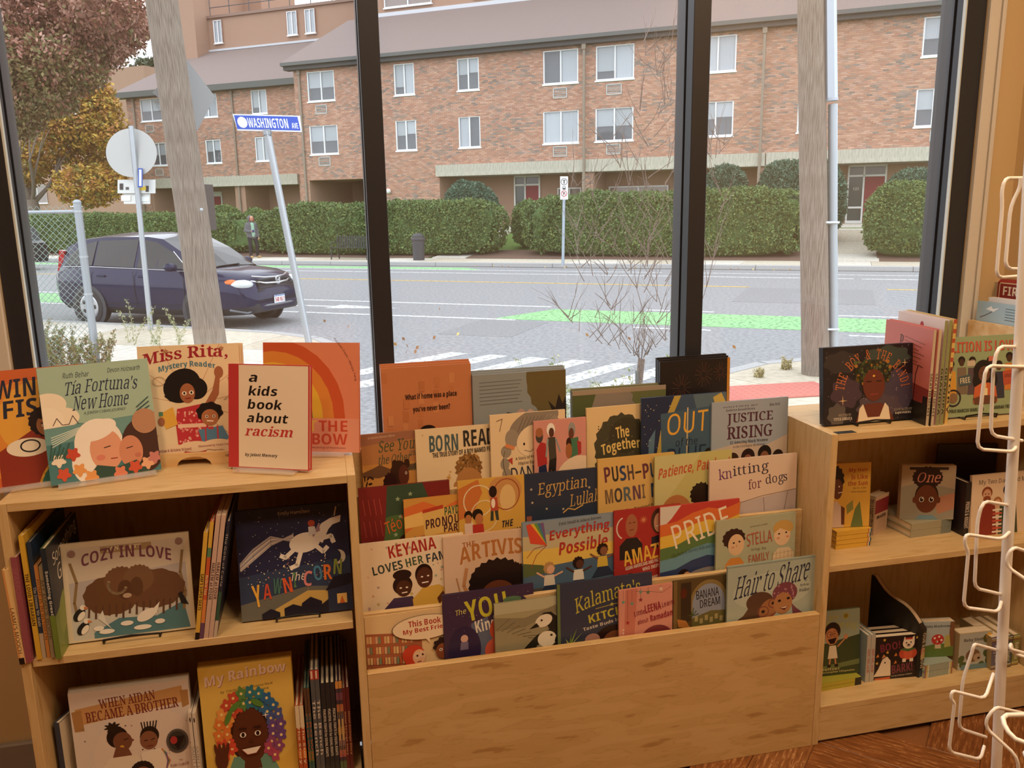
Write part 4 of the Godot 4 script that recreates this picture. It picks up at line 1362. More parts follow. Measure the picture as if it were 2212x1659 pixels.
# ---------------------------------------------------------------- things on the street
func facing() -> Vector3: return Vector3(-cam_basis.z.x, 0, -cam_basis.z.z).normalized()
func plate(parent: Node, called: String, corners: Array, o: Vector3, thick: float, k: Color, m: Material) -> MeshInstance3D:
	# a flat plate through four given points (local to o)
	var b := MB.new()
	b.tint(k)
	var nrm: Vector3 = (corners[2] - corners[0]).cross(corners[1] - corners[0]).normalized()
	var f := []
	for c in corners: f.append(c - o)
	var n := corners.size()
	for i in range(1, n - 1):
		b.tri(f[0], f[i], f[i + 1])
		b.tri(f[0] - nrm * thick, f[i + 1] - nrm * thick, f[i] - nrm * thick)
	for i in n:
		b.quad(f[i] - nrm * thick, f[i], f[(i + 1) % n], f[(i + 1) % n] - nrm * thick)
	return put(called, b, m, parent)
func build_street_things() -> void:
	var wood := mat("pole_wood", Color.WHITE, 0.92, 0.0, noise_tex(0.03, [[0.0, C("4f443b")], [0.35, C("6e6257")], [0.5, C("827569")], [0.65, C("8d8175")], [1.0, C("a59a8e")]], 61, 512, 6), Vector3(8, 0.22, 8))
	vmat("galvanized", 0.45, 0.55)
	var zinc := C("b4bac0")
	# left utility pole, leaning
	var p0 := hy(462, 790, WALK)
	var p1 := hit(343, -40, facing(), p0)
	var d := p0.length() / FOCAL
	var o := thing("utility_pole", "weathered grey wooden utility pole with the back of a diamond sign", "pole", at(p0))
	var b := MB.new()
	var r := 33.0 * (p0 - eye()).dot(facing()) / FOCAL
	var pts := []
	var rs := []
	for i in 9:
		pts.append((p1 - p0) * (i / 6.5))
		rs.append(r * lerpf(1.03, 0.92, i / 8.0))
	b.tube(pts, rs, 24)
	put("shaft", b, wood, o)
	var bolt := MB.new()
	bolt.tint(zinc)
	var bp := hit(435, 453, facing(), p0 - facing() * r) - p0
	bolt.ball(bp, Vector3.ONE * 0.022, 8)
	put("bolt", bolt, M.galvanized, o)
	# diamond sign and a narrow plate fixed to the far side of the pole
	var back := p0 + facing() * (r + 0.06)
	var ds := thing("diamond_sign", "plain grey back of a diamond-shaped traffic sign behind the left pole", "sign", at(Vector3(back.x, back.y + 2.2, back.z)))
	var far := back + facing() * 0.35
	plate(ds, "plate", [hit(396, 119, facing(), back + facing() * 0.15), hit(465, 209, facing(), far), hit(424, 287, facing(), back + facing() * 0.15), hit(330, 200, facing(), back - facing() * 0.1)], ds.position, 0.004, C("8b8d8e"), M.paint)
	var np := thing("edge_on_sign", "narrow dark edge of a small sign plate on the left pole", "sign", at(Vector3(back.x, back.y + 1.6, back.z)))
	var c0 := hit(452, 448, facing(), back)
	b = MB.new()
	b.tint(C("4b4440"))
	b.cbox(Transform3D(Basis(Vector3.UP, 1.15), c0 - np.position), Vector3(0.24, 0.56, 0.02), 0.006)
	put("plate", b, M.paint, np)
	# right utility pole with conduit
	p0 = hy(1762, 808, WALK)
	p1 = hit(1751, -40, facing(), p0)
	r = 28.5 * (p0 - eye()).dot(facing()) / FOCAL
	o = thing("utility_pole", "weathered wooden utility pole on the right corner with grey conduit", "pole", at(p0))
	b = MB.new()
	pts = []
	rs = []
	for i in 9:
		pts.append((p1 - p0) * (i / 7.0) - Vector3.UP * (0.05 if i == 0 else 0.0))
		rs.append(r * lerpf(1.04, 0.9, i / 8.0))
	b.tube(pts, rs, 24)
	put("shaft", b, wood, o)
	var pl := p0 - facing() * 0.02
	b = MB.new()
	b.tint(C("a9b3bb"))
	b.tube([hit(1802, 840, facing(), pl) - p0, hit(1799, 500, facing(), pl) - p0, hit(1799, 225, facing(), pl) - p0], 9.5 * (pl - eye()).dot(facing()) / FOCAL, 12)
	put("conduit", b, M.galvanized, o)
	b = MB.new()
	b.tint(C("aab4bf"))
	var ux := func(x: float, y: float, f: float) -> Vector3: return hit(x, y, facing(), pl - facing() * f) - p0
	b.quad(ux.call(1779, 212, 0.02), ux.call(1778, -40, 0.02), ux.call(1786, -40, 0.09), ux.call(1788, 212, 0.09))
	b.quad(ux.call(1788, 212, 0.09), ux.call(1786, -40, 0.09), ux.call(1801, -40, 0.09), ux.call(1803, 212, 0.09))
	b.quad(ux.call(1803, 212, 0.09), ux.call(1801, -40, 0.09), ux.call(1807, -40, 0.0), ux.call(1810, 212, 0.0))
	b.tube([ux.call(1795, 218, 0.03), ux.call(1795, 212, 0.03)], 0.075, 10)
	put("cable_guard", b, M.galvanized, o)
	for y in [482, 712]:
		b = MB.new()
		b.tint(C("c2c8cc"))
		b.box(Transform3D(cam_basis, ux.call(1795, y, 0.04)), Vector3(0.15, 0.02, 0.1))
		put("clamp", b, M.galvanized, o)
	# round sign seen from behind on a post, with smaller plates and stickers
	p0 = hy(326, 713, WALK)
	p1 = hit(283, 272, facing(), p0)
	var dd := (p0 - eye()).dot(facing()) / FOCAL
	o = thing("round_sign_post", "grey back of a round traffic sign on a galvanized post with stickers", "sign", at(p0))
	b = MB.new()
	b.tint(zinc)
	var ax := (p1 - p0)
	b.tube([Vector3.ZERO, ax], 0.042, 4)
	var post := put("post", b, M.galvanized, o)
	b = MB.new()
	b.tint(C("6b7278"))
	for i in 60:
		var q := ax * (i + 0.5) / 60.0 - facing() * 0.0305
		b.box(Transform3D(cam_basis, q), Vector3(0.012, 0.012, 0.004))
	put("holes", b, M.paint, post).set_meta("kind", "stuff")
	b = MB.new()
	b.tint(C("b9bab8"))
	var dc := hit(284, 330, facing(), p0 + facing() * 0.06) - p0
	var db := Basis(cam_basis.x, -facing(), -cam_basis.y)
	b.lathe(Transform3D(db.rotated(Vector3.UP, 0.12), dc), [[0.0, -0.002], [51 * dd, -0.002], [51 * dd, 0.002], [0.0, 0.002]], 36)
	put("disc", b, M.galvanized, o)
	for q in [[295, 403, 80, 29, C("bfc0bd"), "plate"], [296, 429, 56, 23, C("c4c5c2"), "plate"]]:
		b = MB.new()
		b.tint(q[4])
		b.cbox(Transform3D(cam_basis, hit(q[0], q[1], facing(), p0 + facing() * 0.06) - p0), Vector3(q[2] * dd, q[3] * dd, 0.006), 0.002)
		put(q[5], b, M.galvanized, o)
	for q in [[303, 384, 10, 40, C("2f4f9e"), -0.06], [309, 407, 12, 8, C("d8b92f"), 0.05], [262, 403, 7, 13, C("2b2b2b"), 0.05], [318, 408, 7, 13, C("2b2b2b"), 0.05], [275, 407, 7, 6, C("4a4a4a"), 0.05], [272, 428, 20, 12, C("e4e1da"), 0.05], [314, 430, 16, 10, C("dfe4e2"), 0.05], [273, 370, 7, 8, C("d9dde0"), 0.05], [303, 384, 5, 34, C("cfd8ea"), -0.063]]:
		b = MB.new()
		b.tint(q[4])
		b.box(Transform3D(cam_basis, hit(q[0], q[1], facing(), p0 + facing() * q[5]) - p0), Vector3(q[2] * dd, q[3] * dd, 0.003))
		put("sticker", b, M.paint, o)
	# street name sign on its leaning post
	p0 = hy(672, 765, WALK)
	p1 = hit(577, 284, facing(), p0)
	o = thing("street_name_sign", "blue street name sign with white lettering on a leaning perforated post", "sign", at(p0))
	b = MB.new()
	b.tint(zinc)
	ax = p1 - p0
	b.tube([Vector3.ZERO, ax], 0.045, 4)
	post = put("post", b, M.galvanized, o)
	b = MB.new()
	b.tint(C("5d646a"))
	for i in 70: b.box(Transform3D(cam_basis, ax * (i + 0.5) / 70.0 - facing() * 0.0325), Vector3(0.013, 0.013, 0.004))
	put("holes", b, M.paint, post).set_meta("kind", "stuff")
	var cr := []
	for q in [[502, 246], [648, 250], [652, 285], [513, 282]]: cr.append(hit(q[0], q[1], facing(), p0))
	plate(o, "plate", cr, p0, 0.006, C("e8ecef"), M.paint)
	var sgn := Art.new()
	sgn.flat(cr[0] - p0 - facing() * 0.002, (cr[1] + cr[2] - cr[0] - cr[3]) / 2, (cr[3] + cr[2] - cr[0] - cr[1]) / 2, self)
	sgn.P([2, 8, 98, 8, 98.5, 92, 2.5, 92], "2a57c8")
	sgn.E(12.5, 50, 7.5, 34, "eef0f2")
	sgn.T("WASHINGTON", 20.5, 22, 61, 58, 1, "f2f4f6")
	sgn.T("AVE", 86.5, 46, 9.5, 34, 1, "f2f4f6")
	put("lettering", sgn.mb, M.paint, o)
	b = MB.new()
	b.tint(C("8b9197"))
	b.box(Transform3D(cam_basis, hit(578, 287, facing(), p0) - p0), Vector3(0.09, 0.07, 0.07))
	put("bracket", b, M.galvanized, o)
	# bus stop sign on the far sidewalk
	p0 = hy(1216, 572, -0.38)
	dd = (p0 - eye()).dot(facing()) / FOCAL
	o = thing("bus_stop_sign", "narrow white bus stop sign with a no parking symbol across the street", "sign", at(p0))
	b = MB.new()
	b.tint(C("a9b6c2"))
	b.tube([Vector3.ZERO, hit(1219, 383, facing(), p0) - p0], 0.05, 6)
	put("post", b, M.galvanized, o)
	cr = []
	for q in [[1210, 381], [1227, 381], [1227, 431], [1210, 431]]: cr.append(hit(q[0], q[1], facing(), p0 - facing() * 0.06))
	plate(o, "plate", cr, p0, 0.01, C("eef0f0"), M.paint)
	sgn = Art.new()
	sgn.flat(cr[0] - p0 - facing() * 0.004, cr[1] - cr[0], cr[3] - cr[0], self)
	sgn.E(50, 23, 42, 15, "1e1f20")
	sgn.E(50, 23, 35, 12.5, "eef0f0")
	sgn.T("T", 27, 15, 46, 17, 1, "1e1f20")
	sgn.R(30, 43, 40, 14, "3a3b3d")
	sgn.R(36, 45, 28, 5, "dfe2e2")
	sgn.E(50, 74, 38, 13.5, "b03038")
	sgn.E(50, 74, 30, 10.5, "eef0f0")
	sgn.T("P", 38, 67, 26, 14, 1, "1e1f20")
	sgn.L([25, 66, 76, 82], 7, "b03038")
	sgn.L([30, 94, 72, 94], 4, "b03038")
	put("symbols", sgn.mb, M.paint, o)
	build_fence()
	# bench and litter bin on the far sidewalk
	p0 = hy(762, 560, -0.38)
	o = thing("park_bench", "black metal slatted bench in front of the hedge", "bench", Transform3D(SB, p0))
	var blk := mat("street_black", C("2e3033"), 0.5, 0.3)
	for i in 5:
		b = MB.new()
		b.bx(-0.85, 0.85, 0.43, 0.455, 0.24 - i * 0.1, 0.17 - i * 0.1)
		put("seat_slat", b, blk, o)
	for i in 16:
		b = MB.new()
		b.box(Transform3D(Basis(Vector3.RIGHT, -0.15), Vector3(-0.8 + i * 0.107, 0.68, -0.27)), Vector3(0.06, 0.42, 0.015))
		put("back_slat", b, blk, o)
	for s in [-0.8, 0.8]:
		b = MB.new()
		b.tube([Vector3(s, 0, 0.26), Vector3(s, 0.43, 0.2), Vector3(s, 0.43, -0.24), Vector3(s, 0, -0.3)], 0.025, 6)
		b.tube([Vector3(s, 0.43, 0.2), Vector3(s, 0.64, 0.22), Vector3(s, 0.66, -0.2), Vector3(s, 0.9, -0.3)], 0.02, 6)
		put("leg_frame", b, blk, o)
	p0 = hy(905, 562, -0.38)
	dd = (p0 - eye()).dot(facing()) / FOCAL
	o = thing("litter_bin", "dark grey domed litter bin in front of the hedge", "trash can", at(p0))
	b = MB.new()
	b.tint(C("3b3d40"))
	b.lathe(Transform3D(), [[0.0, 0.0], [0.21, 0.0], [0.235, 0.72], [0.27, 0.74], [0.27, 0.8], [0.24, 0.82]], 20)
	put("body", b, M.paint, o)
	b = MB.new()
	b.tint(C("33353a"))
	b.lathe(Transform3D(), [[0.24, 0.82], [0.22, 0.9], [0.12, 0.98], [0.0, 1.0]], 20)
	put("dome_lid", b, M.paint, o)
	# the tail of another car beyond the fence
	o = thing("dark_suv_tail", "rear of a dark car with a red tail lamp beyond the chain-link fence", "car", Transform3D(SB, st(px_s(52, 560, 22.5), ROAD, 22.5)))
	b = MB.new()
	b.tint(C("2a2d31"))
	b.prism(Transform3D(Basis(), Vector3(-2.2, 0, -0.85)), PackedVector2Array([Vector2(-2, 0.3), Vector2(2.4, 0.3), Vector2(2.5, 0.6), Vector2(2.42, 1.0), Vector2(2.2, 1.1), Vector2(1.9, 1.6), Vector2(-1.0, 1.62), Vector2(-2, 1.1)]), 0.0, 1.75)
	put("body", b, M.car_like, o)
	b = MB.new()
	b.tint(C("1a1c1e"))
	b.prism(Transform3D(Basis(), Vector3(-2.2, 0, 0.9)), PackedVector2Array([Vector2(-0.8, 1.1), Vector2(2.1, 1.12), Vector2(1.8, 1.55), Vector2(-0.7, 1.55)]), 0.0, 0.01)
	put("side_window", b, M.paint_gloss, o)
	b = MB.new()
	b.tint(C("d8343a"))
	b.box(at(Vector3(0.22, 0.98, 0.78)), Vector3(0.12, 0.2, 0.26))
	put("tail_lamp", b, M.paint_gloss, o)
	b = MB.new()
	b.tint(C("1d1d1e"))
	b.lathe(Transform3D(Basis(Vector3.RIGHT, PI / 2), Vector3(-0.75, 0.34, 0.72)), [[0.0, 0.0], [0.34, 0.0], [0.34, 0.22], [0.0, 0.22]], 20)
	put("wheel", b, M.paint, o)

func build_fence() -> void:
	var p0 := hy(211, 800, WALK)
	var right := Vector3(cam_basis.x.x, 0, cam_basis.x.z).normalized()
	var o := thing("chain_link_fence", "galvanized chain-link fence with terminal post beside the sidewalk", "fence", at(p0))
	var top: float = hit(160, 432, facing(), p0).y - WALK
	var rail: float = hit(160, 457, facing(), p0).y - WALK
	var z := C("a3abb1")
	var b := MB.new()
	b.tint(z)
	b.tube([Vector3.ZERO, Vector3(0, top - 0.03, 0)], 0.045, 14)
	b.ball(Vector3(0, top - 0.03, 0), Vector3(0.05, 0.035, 0.05), 12)
	put("terminal_post", b, M.galvanized, o)
	b = MB.new()
	b.tint(z)
	b.tube([Vector3(0, rail, 0), -right * 3.4 + Vector3(0, rail, 0)], 0.021, 10)
	put("top_rail", b, M.galvanized, o)
	for y in [0.35, 0.95, 1.4, rail]:
		b = MB.new()
		b.tint(C("b6bdc2"))
		b.tube([Vector3(0, y - 0.012, 0), Vector3(0, y + 0.012, 0)], 0.051, 14)
		put("tension_band", b, M.galvanized, o)
	b = MB.new()
	b.tint(C("8fa39a"))
	var W := 3.4
	var Hh := rail + 0.03
	var c := 0.078
	var k := -int(Hh / c)
	while k * c < W:
		for way in 2:
			var x0 := k * c
			var y0 := 0.03
			var a := Vector2(x0, y0)
			var e := Vector2(x0 + Hh - y0, Hh)
			if a.x < 0: a = Vector2(0, y0 - x0)
			if e.x > W: e = Vector2(W, Hh - (e.x - W))
			if e.x > a.x:
				var pa := Vector3(0, a.y, 0) - right * (a.x if way == 0 else W - a.x) + facing() * 0.006 * (way * 2 - 1)
				var pe := Vector3(0, e.y, 0) - right * (e.x if way == 0 else W - e.x) + facing() * 0.006 * (way * 2 - 1)
				b.tube([pa, pe], 0.0028, 4)
				if e.y >= Hh - 0.001: b.tube([pe, pe + Vector3(0, 0.04, 0) - right * (0.03 if way == 0 else -0.03)], 0.0028, 4)
		k += 1
	put("wire_mesh", b, M.galvanized, o).set_meta("kind", "stuff")

# ---------------------------------------------------------------- the parked car
const CAR := [[-2.285, 0.45, 0.60, 0.62, 0.52, 0.64], [-2.22, 0.34, 0.80, 1.00, 0.72, 1.02], [-2.05, 0.28, 0.89, 1.06, 0.80, 1.07], [-1.3, 0.22, 0.91, 1.07, 0.84, 1.08], [0.0, 0.22, 0.91, 1.04, 0.85, 1.05],
	[0.9, 0.22, 0.91, 1.02, 0.84, 1.03], [1.25, 0.22, 0.91, 1.01, 0.80, 1.06], [1.7, 0.24, 0.90, 0.97, 0.76, 1.03], [2.0, 0.26, 0.87, 0.90, 0.70, 0.97], [2.16, 0.27, 0.80, 0.82, 0.64, 0.90], [2.25, 0.29, 0.70, 0.70, 0.56, 0.76], [2.29, 0.33, 0.60, 0.58, 0.48, 0.62]]
const CAB := [[-2.2, 1.06, 0.72, 1.08], [-2.02, 1.42, 0.62, 1.47], [-1.75, 1.55, 0.60, 1.61], [-1.0, 1.61, 0.61, 1.68], [0.0, 1.61, 0.62, 1.68], [0.32, 1.57, 0.60, 1.64], [0.75, 1.36, 0.66, 1.42], [1.22, 1.04, 0.74, 1.08]]
func lerp_row(tab: Array, x: float) -> Array:
	for i in tab.size() - 1:
		if x <= tab[i + 1][0]:
			var f: float = clampf((x - tab[i][0]) / (tab[i + 1][0] - tab[i][0]), 0, 1)
			var o := []
			for k in tab[i].size(): o.append(lerpf(tab[i][k], tab[i + 1][k], f))
			return o
	return tab[-1]
func car_side(x: float, v: float) -> Vector3:       # on the glasshouse side, v from belt to roof edge
	var a := lerp_row(CAR, x)
	var c := lerp_row(CAB, x)
	return Vector3(x, lerpf(a[3], c[1], v), lerpf(a[4], c[2], v))
func build_car() -> void:
	var paint_m: StandardMaterial3D = M.car_like
	paint_m.clearcoat_enabled = true
	paint_m.clearcoat = 0.35
	paint_m.metallic_specular = 0.25
	paint_m.clearcoat_roughness = 0.04
	var o := thing("parked_suv", "dark navy compact SUV parked at the curb behind the left pole", "car", Transform3D(SB, st(-11.78, ROAD, 12.42)))
	var navy := C("1f2542")
	var b := MB.new()
	var low := MB.new()
	var rows := []
	for q in CAR:
		rows.append([Vector3(q[0], q[1], q[2] - 0.16), Vector3(q[0], q[1] + 0.13, q[2] - 0.03), Vector3(q[0], 0.5 * (q[1] + q[3]) + 0.06, q[2]), Vector3(q[0], q[3] - 0.12, q[2] - 0.015), Vector3(q[0], q[3], q[4]), Vector3(q[0], lerpf(q[3], q[5], 0.8), q[4] * 0.55), Vector3(q[0], q[5], 0.0)])
	for i in rows.size() - 1:
		for k in 6:
			for sgn in [1, -1]:
				var m := Vector3(1, 1, sgn)
				var a: Vector3 = rows[i][k] * m
				var c: Vector3 = rows[i + 1][k] * m
				var e: Vector3 = rows[i + 1][k + 1] * m
				var f: Vector3 = rows[i][k + 1] * m
				var t: MB = low if k == 0 else b
				t.tint(C("3c4048") if k == 0 else navy)
				if sgn > 0: t.quad(a, f, e, c)
				else: t.quad(c, e, f, a)
	for end in [0, rows.size() - 1]:
		for k in 6:
			b.tint(navy)
			var a: Vector3 = rows[end][k]
			var c: Vector3 = rows[end][k + 1]
			b.quad(a, c, c * Vector3(1, 1, -1), a * Vector3(1, 1, -1))
	low.tint(C("1a1b1d"))
	for i in rows.size() - 1: low.quad(rows[i][0], rows[i + 1][0], rows[i + 1][0] * Vector3(1, 1, -1), rows[i][0] * Vector3(1, 1, -1))
	var body := put("body", smooth(b), paint_m, o)
	put("lower_cladding", smooth(low), mat("cladding", C("34373d"), 0.6), o)
	# glasshouse: roof and pillars, windscreen
	b = MB.new()
	var ws := MB.new()
	for i in CAB.size() - 1:
		for sgn in [1, -1]:
			var m := Vector3(1, 1, sgn)
			var x0: float = CAB[i][0]
			var x1: float = CAB[i + 1][0]
			var a := car_side(x0, 0) * m
			var c := car_side(x1, 0) * m
			var e := car_side(x1, 1) * m
			var f := car_side(x0, 1) * m
			var g := Vector3(x1, lerp_row(CAB, x1)[3], 0)
			var h := Vector3(x0, lerp_row(CAB, x0)[3], 0)
			b.tint(navy)
			if sgn > 0: b.quad(a, f, e, c)
			else: b.quad(c, e, f, a)
			var glassy := x0 > 0.3 or x1 < -1.9
			var t: MB = ws if glassy else b
			t.tint(C("22262b"))
			if not glassy: t.tint(navy.lightened(0.04))
			if sgn > 0: t.quad(f, h, g, e)
			else: t.quad(e, g, h, f)
	put("roof", smooth(b), paint_m, o)
	put("windscreen", ws, mat("car_screen", C("1c2024"), 0.04), o)
	var glass := mat("car_glass", C("15181c"), 0.06)
	for sgn in [1, -1]:
		for q in [[[-1.95, 0.1], [-1.85, 0.55], [-1.5, 0.82], [-1.22, 0.9], [-1.22, 0.06]], [[-1.17, 0.06], [-1.17, 0.9], [-0.2, 0.92], [-0.2, 0.05]], [[-0.12, 0.05], [-0.12, 0.92], [0.2, 0.88], [0.62, 0.78], [1.0, 0.25], [1.06, 0.06]]]:
			b = MB.new()
			var ps := []
			for p in q: ps.append(car_side(p[0], p[1]) * Vector3(1, 1, sgn) + Vector3(0, 0.002, 0.008 * sgn))
			for i in range(1, ps.size() - 1):
				if sgn > 0: b.tri(ps[0], ps[i], ps[i + 1])
				else: b.tri(ps[0], ps[i + 1], ps[i])
			put("side_window", b, glass, o)
		b = MB.new()
		b.tint(C("c9cdd2"))
		var line := []
		for x in [-1.98, -1.5, -1.0, -0.4, 0.2, 0.7, 1.0, 1.08]: line.append(car_side(x, 0.02) * Vector3(1, 1, sgn) + Vector3(0, 0, 0.012 * sgn))
		for p in [[1.0, 0.3], [0.62, 0.83]]: line.append(car_side(p[0], p[1]) * Vector3(1, 1, sgn) + Vector3(0, 0, 0.012 * sgn))
		b.tube(line, 0.009, 5)
		put("window_trim", b, mat("chrome", C("d5d8dc"), 0.18, 0.9), o)
		# wheels in dark arches
		for x in [-1.31, 1.31]:
			b = MB.new()
			var zz: float = 0.905 * sgn
			var tw := Transform3D(Basis(Vector3.RIGHT, PI / 2 * sgn), Vector3(x, 0.34, zz))
			b.lathe(tw, [[0.40, -0.02], [0.41, 0.008], [0.33, 0.010], [0.0, 0.010]], 28)
			put("wheel_arch", b, M.cladding, o)
			b = MB.new()
			b.tint(C("1b1b1d"))
			b.lathe(tw, [[0.27, -0.2], [0.34, -0.19], [0.345, 0.0], [0.32, 0.022], [0.23, 0.02]], 28)
			var wh := put("tyre", b, M.paint, o)
			b = MB.new()
			b.lathe(tw, [[0.235, 0.016], [0.2, 0.022], [0.08, 0.02], [0.06, 0.03], [0.0, 0.03]], 20)
			put("hubcap", b, mat("alloy", C("b9bcc0"), 0.3, 0.7), wh)
			b = MB.new()
			b.tint(C("2a2b2e"))
			for k in 5:
				var an := TAU * k / 5
				b.lathe(tw * Transform3D(Basis(), Vector3(cos(an) * 0.14, 0.019, sin(an) * 0.14)), [[0.045, 0.0], [0.04, 0.006], [0.0, 0.006]], 8)
			put("rim_gap", b, M.paint, wh)
		# lamps
		b = MB.new()
		b.ball(Vector3(2.0, 0.79, 0.66 * sgn), Vector3(0.24, 0.085, 0.2), 16)
		var hl := put("headlamp", b, mat("lamp_lens", C("cfd6d6"), 0.08), o)
		b = MB.new()
		b.ball(Vector3(1.88, 0.82, 0.74 * sgn), Vector3(0.16, 0.065, 0.13), 12)
		put("turn_signal", b, mat("amber", C("d96a2a"), 0.15), hl)
		b = MB.new()
		b.box(Transform3D(Basis(Vector3.UP, 0.3 * sgn) * Basis(Vector3.BACK, -0.2), Vector3(-2.12, 1.16, 0.68 * sgn)), Vector3(0.1, 0.42, 0.12))
		put("tail_lamp", b, mat("tail_red", C("a8252b"), 0.12), o)
		b = MB.new()
		b.tint(navy)
		b.ball(Vector3(0.82, 1.1, 1.02 * sgn), Vector3(0.09, 0.075, 0.13), 12)
		b.box(at(Vector3(0.86, 1.05, 0.9 * sgn)), Vector3(0.06, 0.03, 0.14))
		put("door_mirror", b, paint_m, o)
		b = MB.new()
		b.tint(C("0f1118"))
		for x in [-0.16, -1.2, 0.98]: b.box(at(Vector3(x, 0.68, 0.9135 * sgn)), Vector3(0.008, 0.66, 0.006))
		b.box(at(Vector3(-0.1, 0.42, 0.90 * sgn)), Vector3(2.2, 0.008, 0.012))
		put("door_gap", b, M.paint, o)
		for x in [-0.95, 0.05]:
			b = MB.new()
			b.tint(navy.lightened(0.1))
			b.cbox(at(Vector3(x, 0.92, 0.915 * sgn)), Vector3(0.2, 0.035, 0.03), 0.01)
			put("door_handle", b, paint_m, o)
	# nose: grille, badge, plate, skid plate
	b = MB.new()
	for k in 5: b.box(Transform3D(Basis(), Vector3(2.2 - 0.012 * k * k * 0.3, 0.66 + k * 0.045, 0)), Vector3(0.14, 0.03, 1.06 - k * 0.03))
	put("grille", b, mat("grille_black", C("17181a"), 0.5), o)
	b = MB.new()
	b.tube([Vector3(2.14, 0.84, 0.56), Vector3(2.26, 0.79, 0.3), Vector3(2.3, 0.78, 0), Vector3(2.26, 0.79, -0.3), Vector3(2.14, 0.84, -0.56)], 0.018, 6)
	b.tube([Vector3(2.12, 0.92, 0.5), Vector3(2.22, 0.89, 0.28), Vector3(2.25, 0.88, 0), Vector3(2.22, 0.89, -0.28), Vector3(2.12, 0.92, -0.5)], 0.014, 6)
	put("grille_bar", b, M.chrome, o)
	b = MB.new()
	var bo := Vector3(2.30, 0.82, 0.0)
	b.tube([bo + Vector3(0, 0.055, 0.062), bo + Vector3(0, -0.055, 0.045), bo + Vector3(0, -0.06, 0), bo + Vector3(0, -0.055, -0.045), bo + Vector3(0, 0.055, -0.062), bo + Vector3(0, 0.062, 0)], 0.008, 5, true)
	for s in [1, -1]: b.tube([bo + Vector3(0.003, 0.045, 0.036 * s), bo + Vector3(0.003, 0, 0.02 * s), bo + Vector3(0.003, -0.048, 0.027 * s)], 0.010, 5)
	b.tube([bo + Vector3(0.003, 0, 0.02), bo + Vector3(0.003, 0, -0.02)], 0.010, 5)
	put("badge", b, M.chrome, o)
	var pn := thing("license_plate", "white license plate with red characters on the navy car's bumper", "license plate", Transform3D(SB * Basis(Vector3.UP, PI / 2), o.transform * Vector3(2.305, 0.48, 0)))
	b = MB.new()
	b.tint(C("e6e8ea"))
	b.cbox(Transform3D(), Vector3(0.305, 0.155, 0.008), 0.003)
	put("plate", b, M.paint, pn)
	var art := Art.new()
	art.flat(Vector3(-0.15, 0.075, 0.0055), Vector3(0.3, 0, 0), Vector3(0, -0.15, 0), self)
	art.R(0, 0, 100, 14, "6f8cb8"); art.R(0, 88, 100, 12, "6f8cb8")
	art.T("548 NL1", 7, 24, 86, 52, 1, "b0323a")
	put("lettering", art.mb, M.paint, pn)
	b = MB.new()
	b.tube([Vector3(1.9, 0.36, 0.86), Vector3(2.15, 0.3, 0.7), Vector3(2.27, 0.40, 0.42), Vector3(2.31, 0.40, 0), Vector3(2.27, 0.40, -0.42), Vector3(2.15, 0.3, -0.7), Vector3(1.9, 0.36, -0.86)], 0.022, 6)
	put("bumper_trim", b, mat("cladding_light", C("6d7178"), 0.5), o)
	b = MB.new()
	b.tube([Vector3(1.28, 1.06, 0.55), Vector3(1.22, 1.075, 0.2), Vector3(1.22, 1.085, -0.3)], 0.012, 5)
	put("wiper", b, M.grille_black, o)
func smooth(b: MB) -> ArrayMesh:                     # average normals of touching faces that bend little
	var cell := {}
	for i in b.v.size():
		var key := (b.v[i] * 500).round()
		if not cell.has(key): cell[key] = []
		cell[key].append(i)
	var out := b.n.duplicate()
	for key in cell:
		for i in cell[key]:
			var sum := Vector3.ZERO
			for j in cell[key]:
				if b.n[j].dot(b.n[i]) > 0.55: sum += b.n[j]
			if sum.length() > 0.01: out[i] = sum.normalized()
	b.n = out
	return b.mesh()

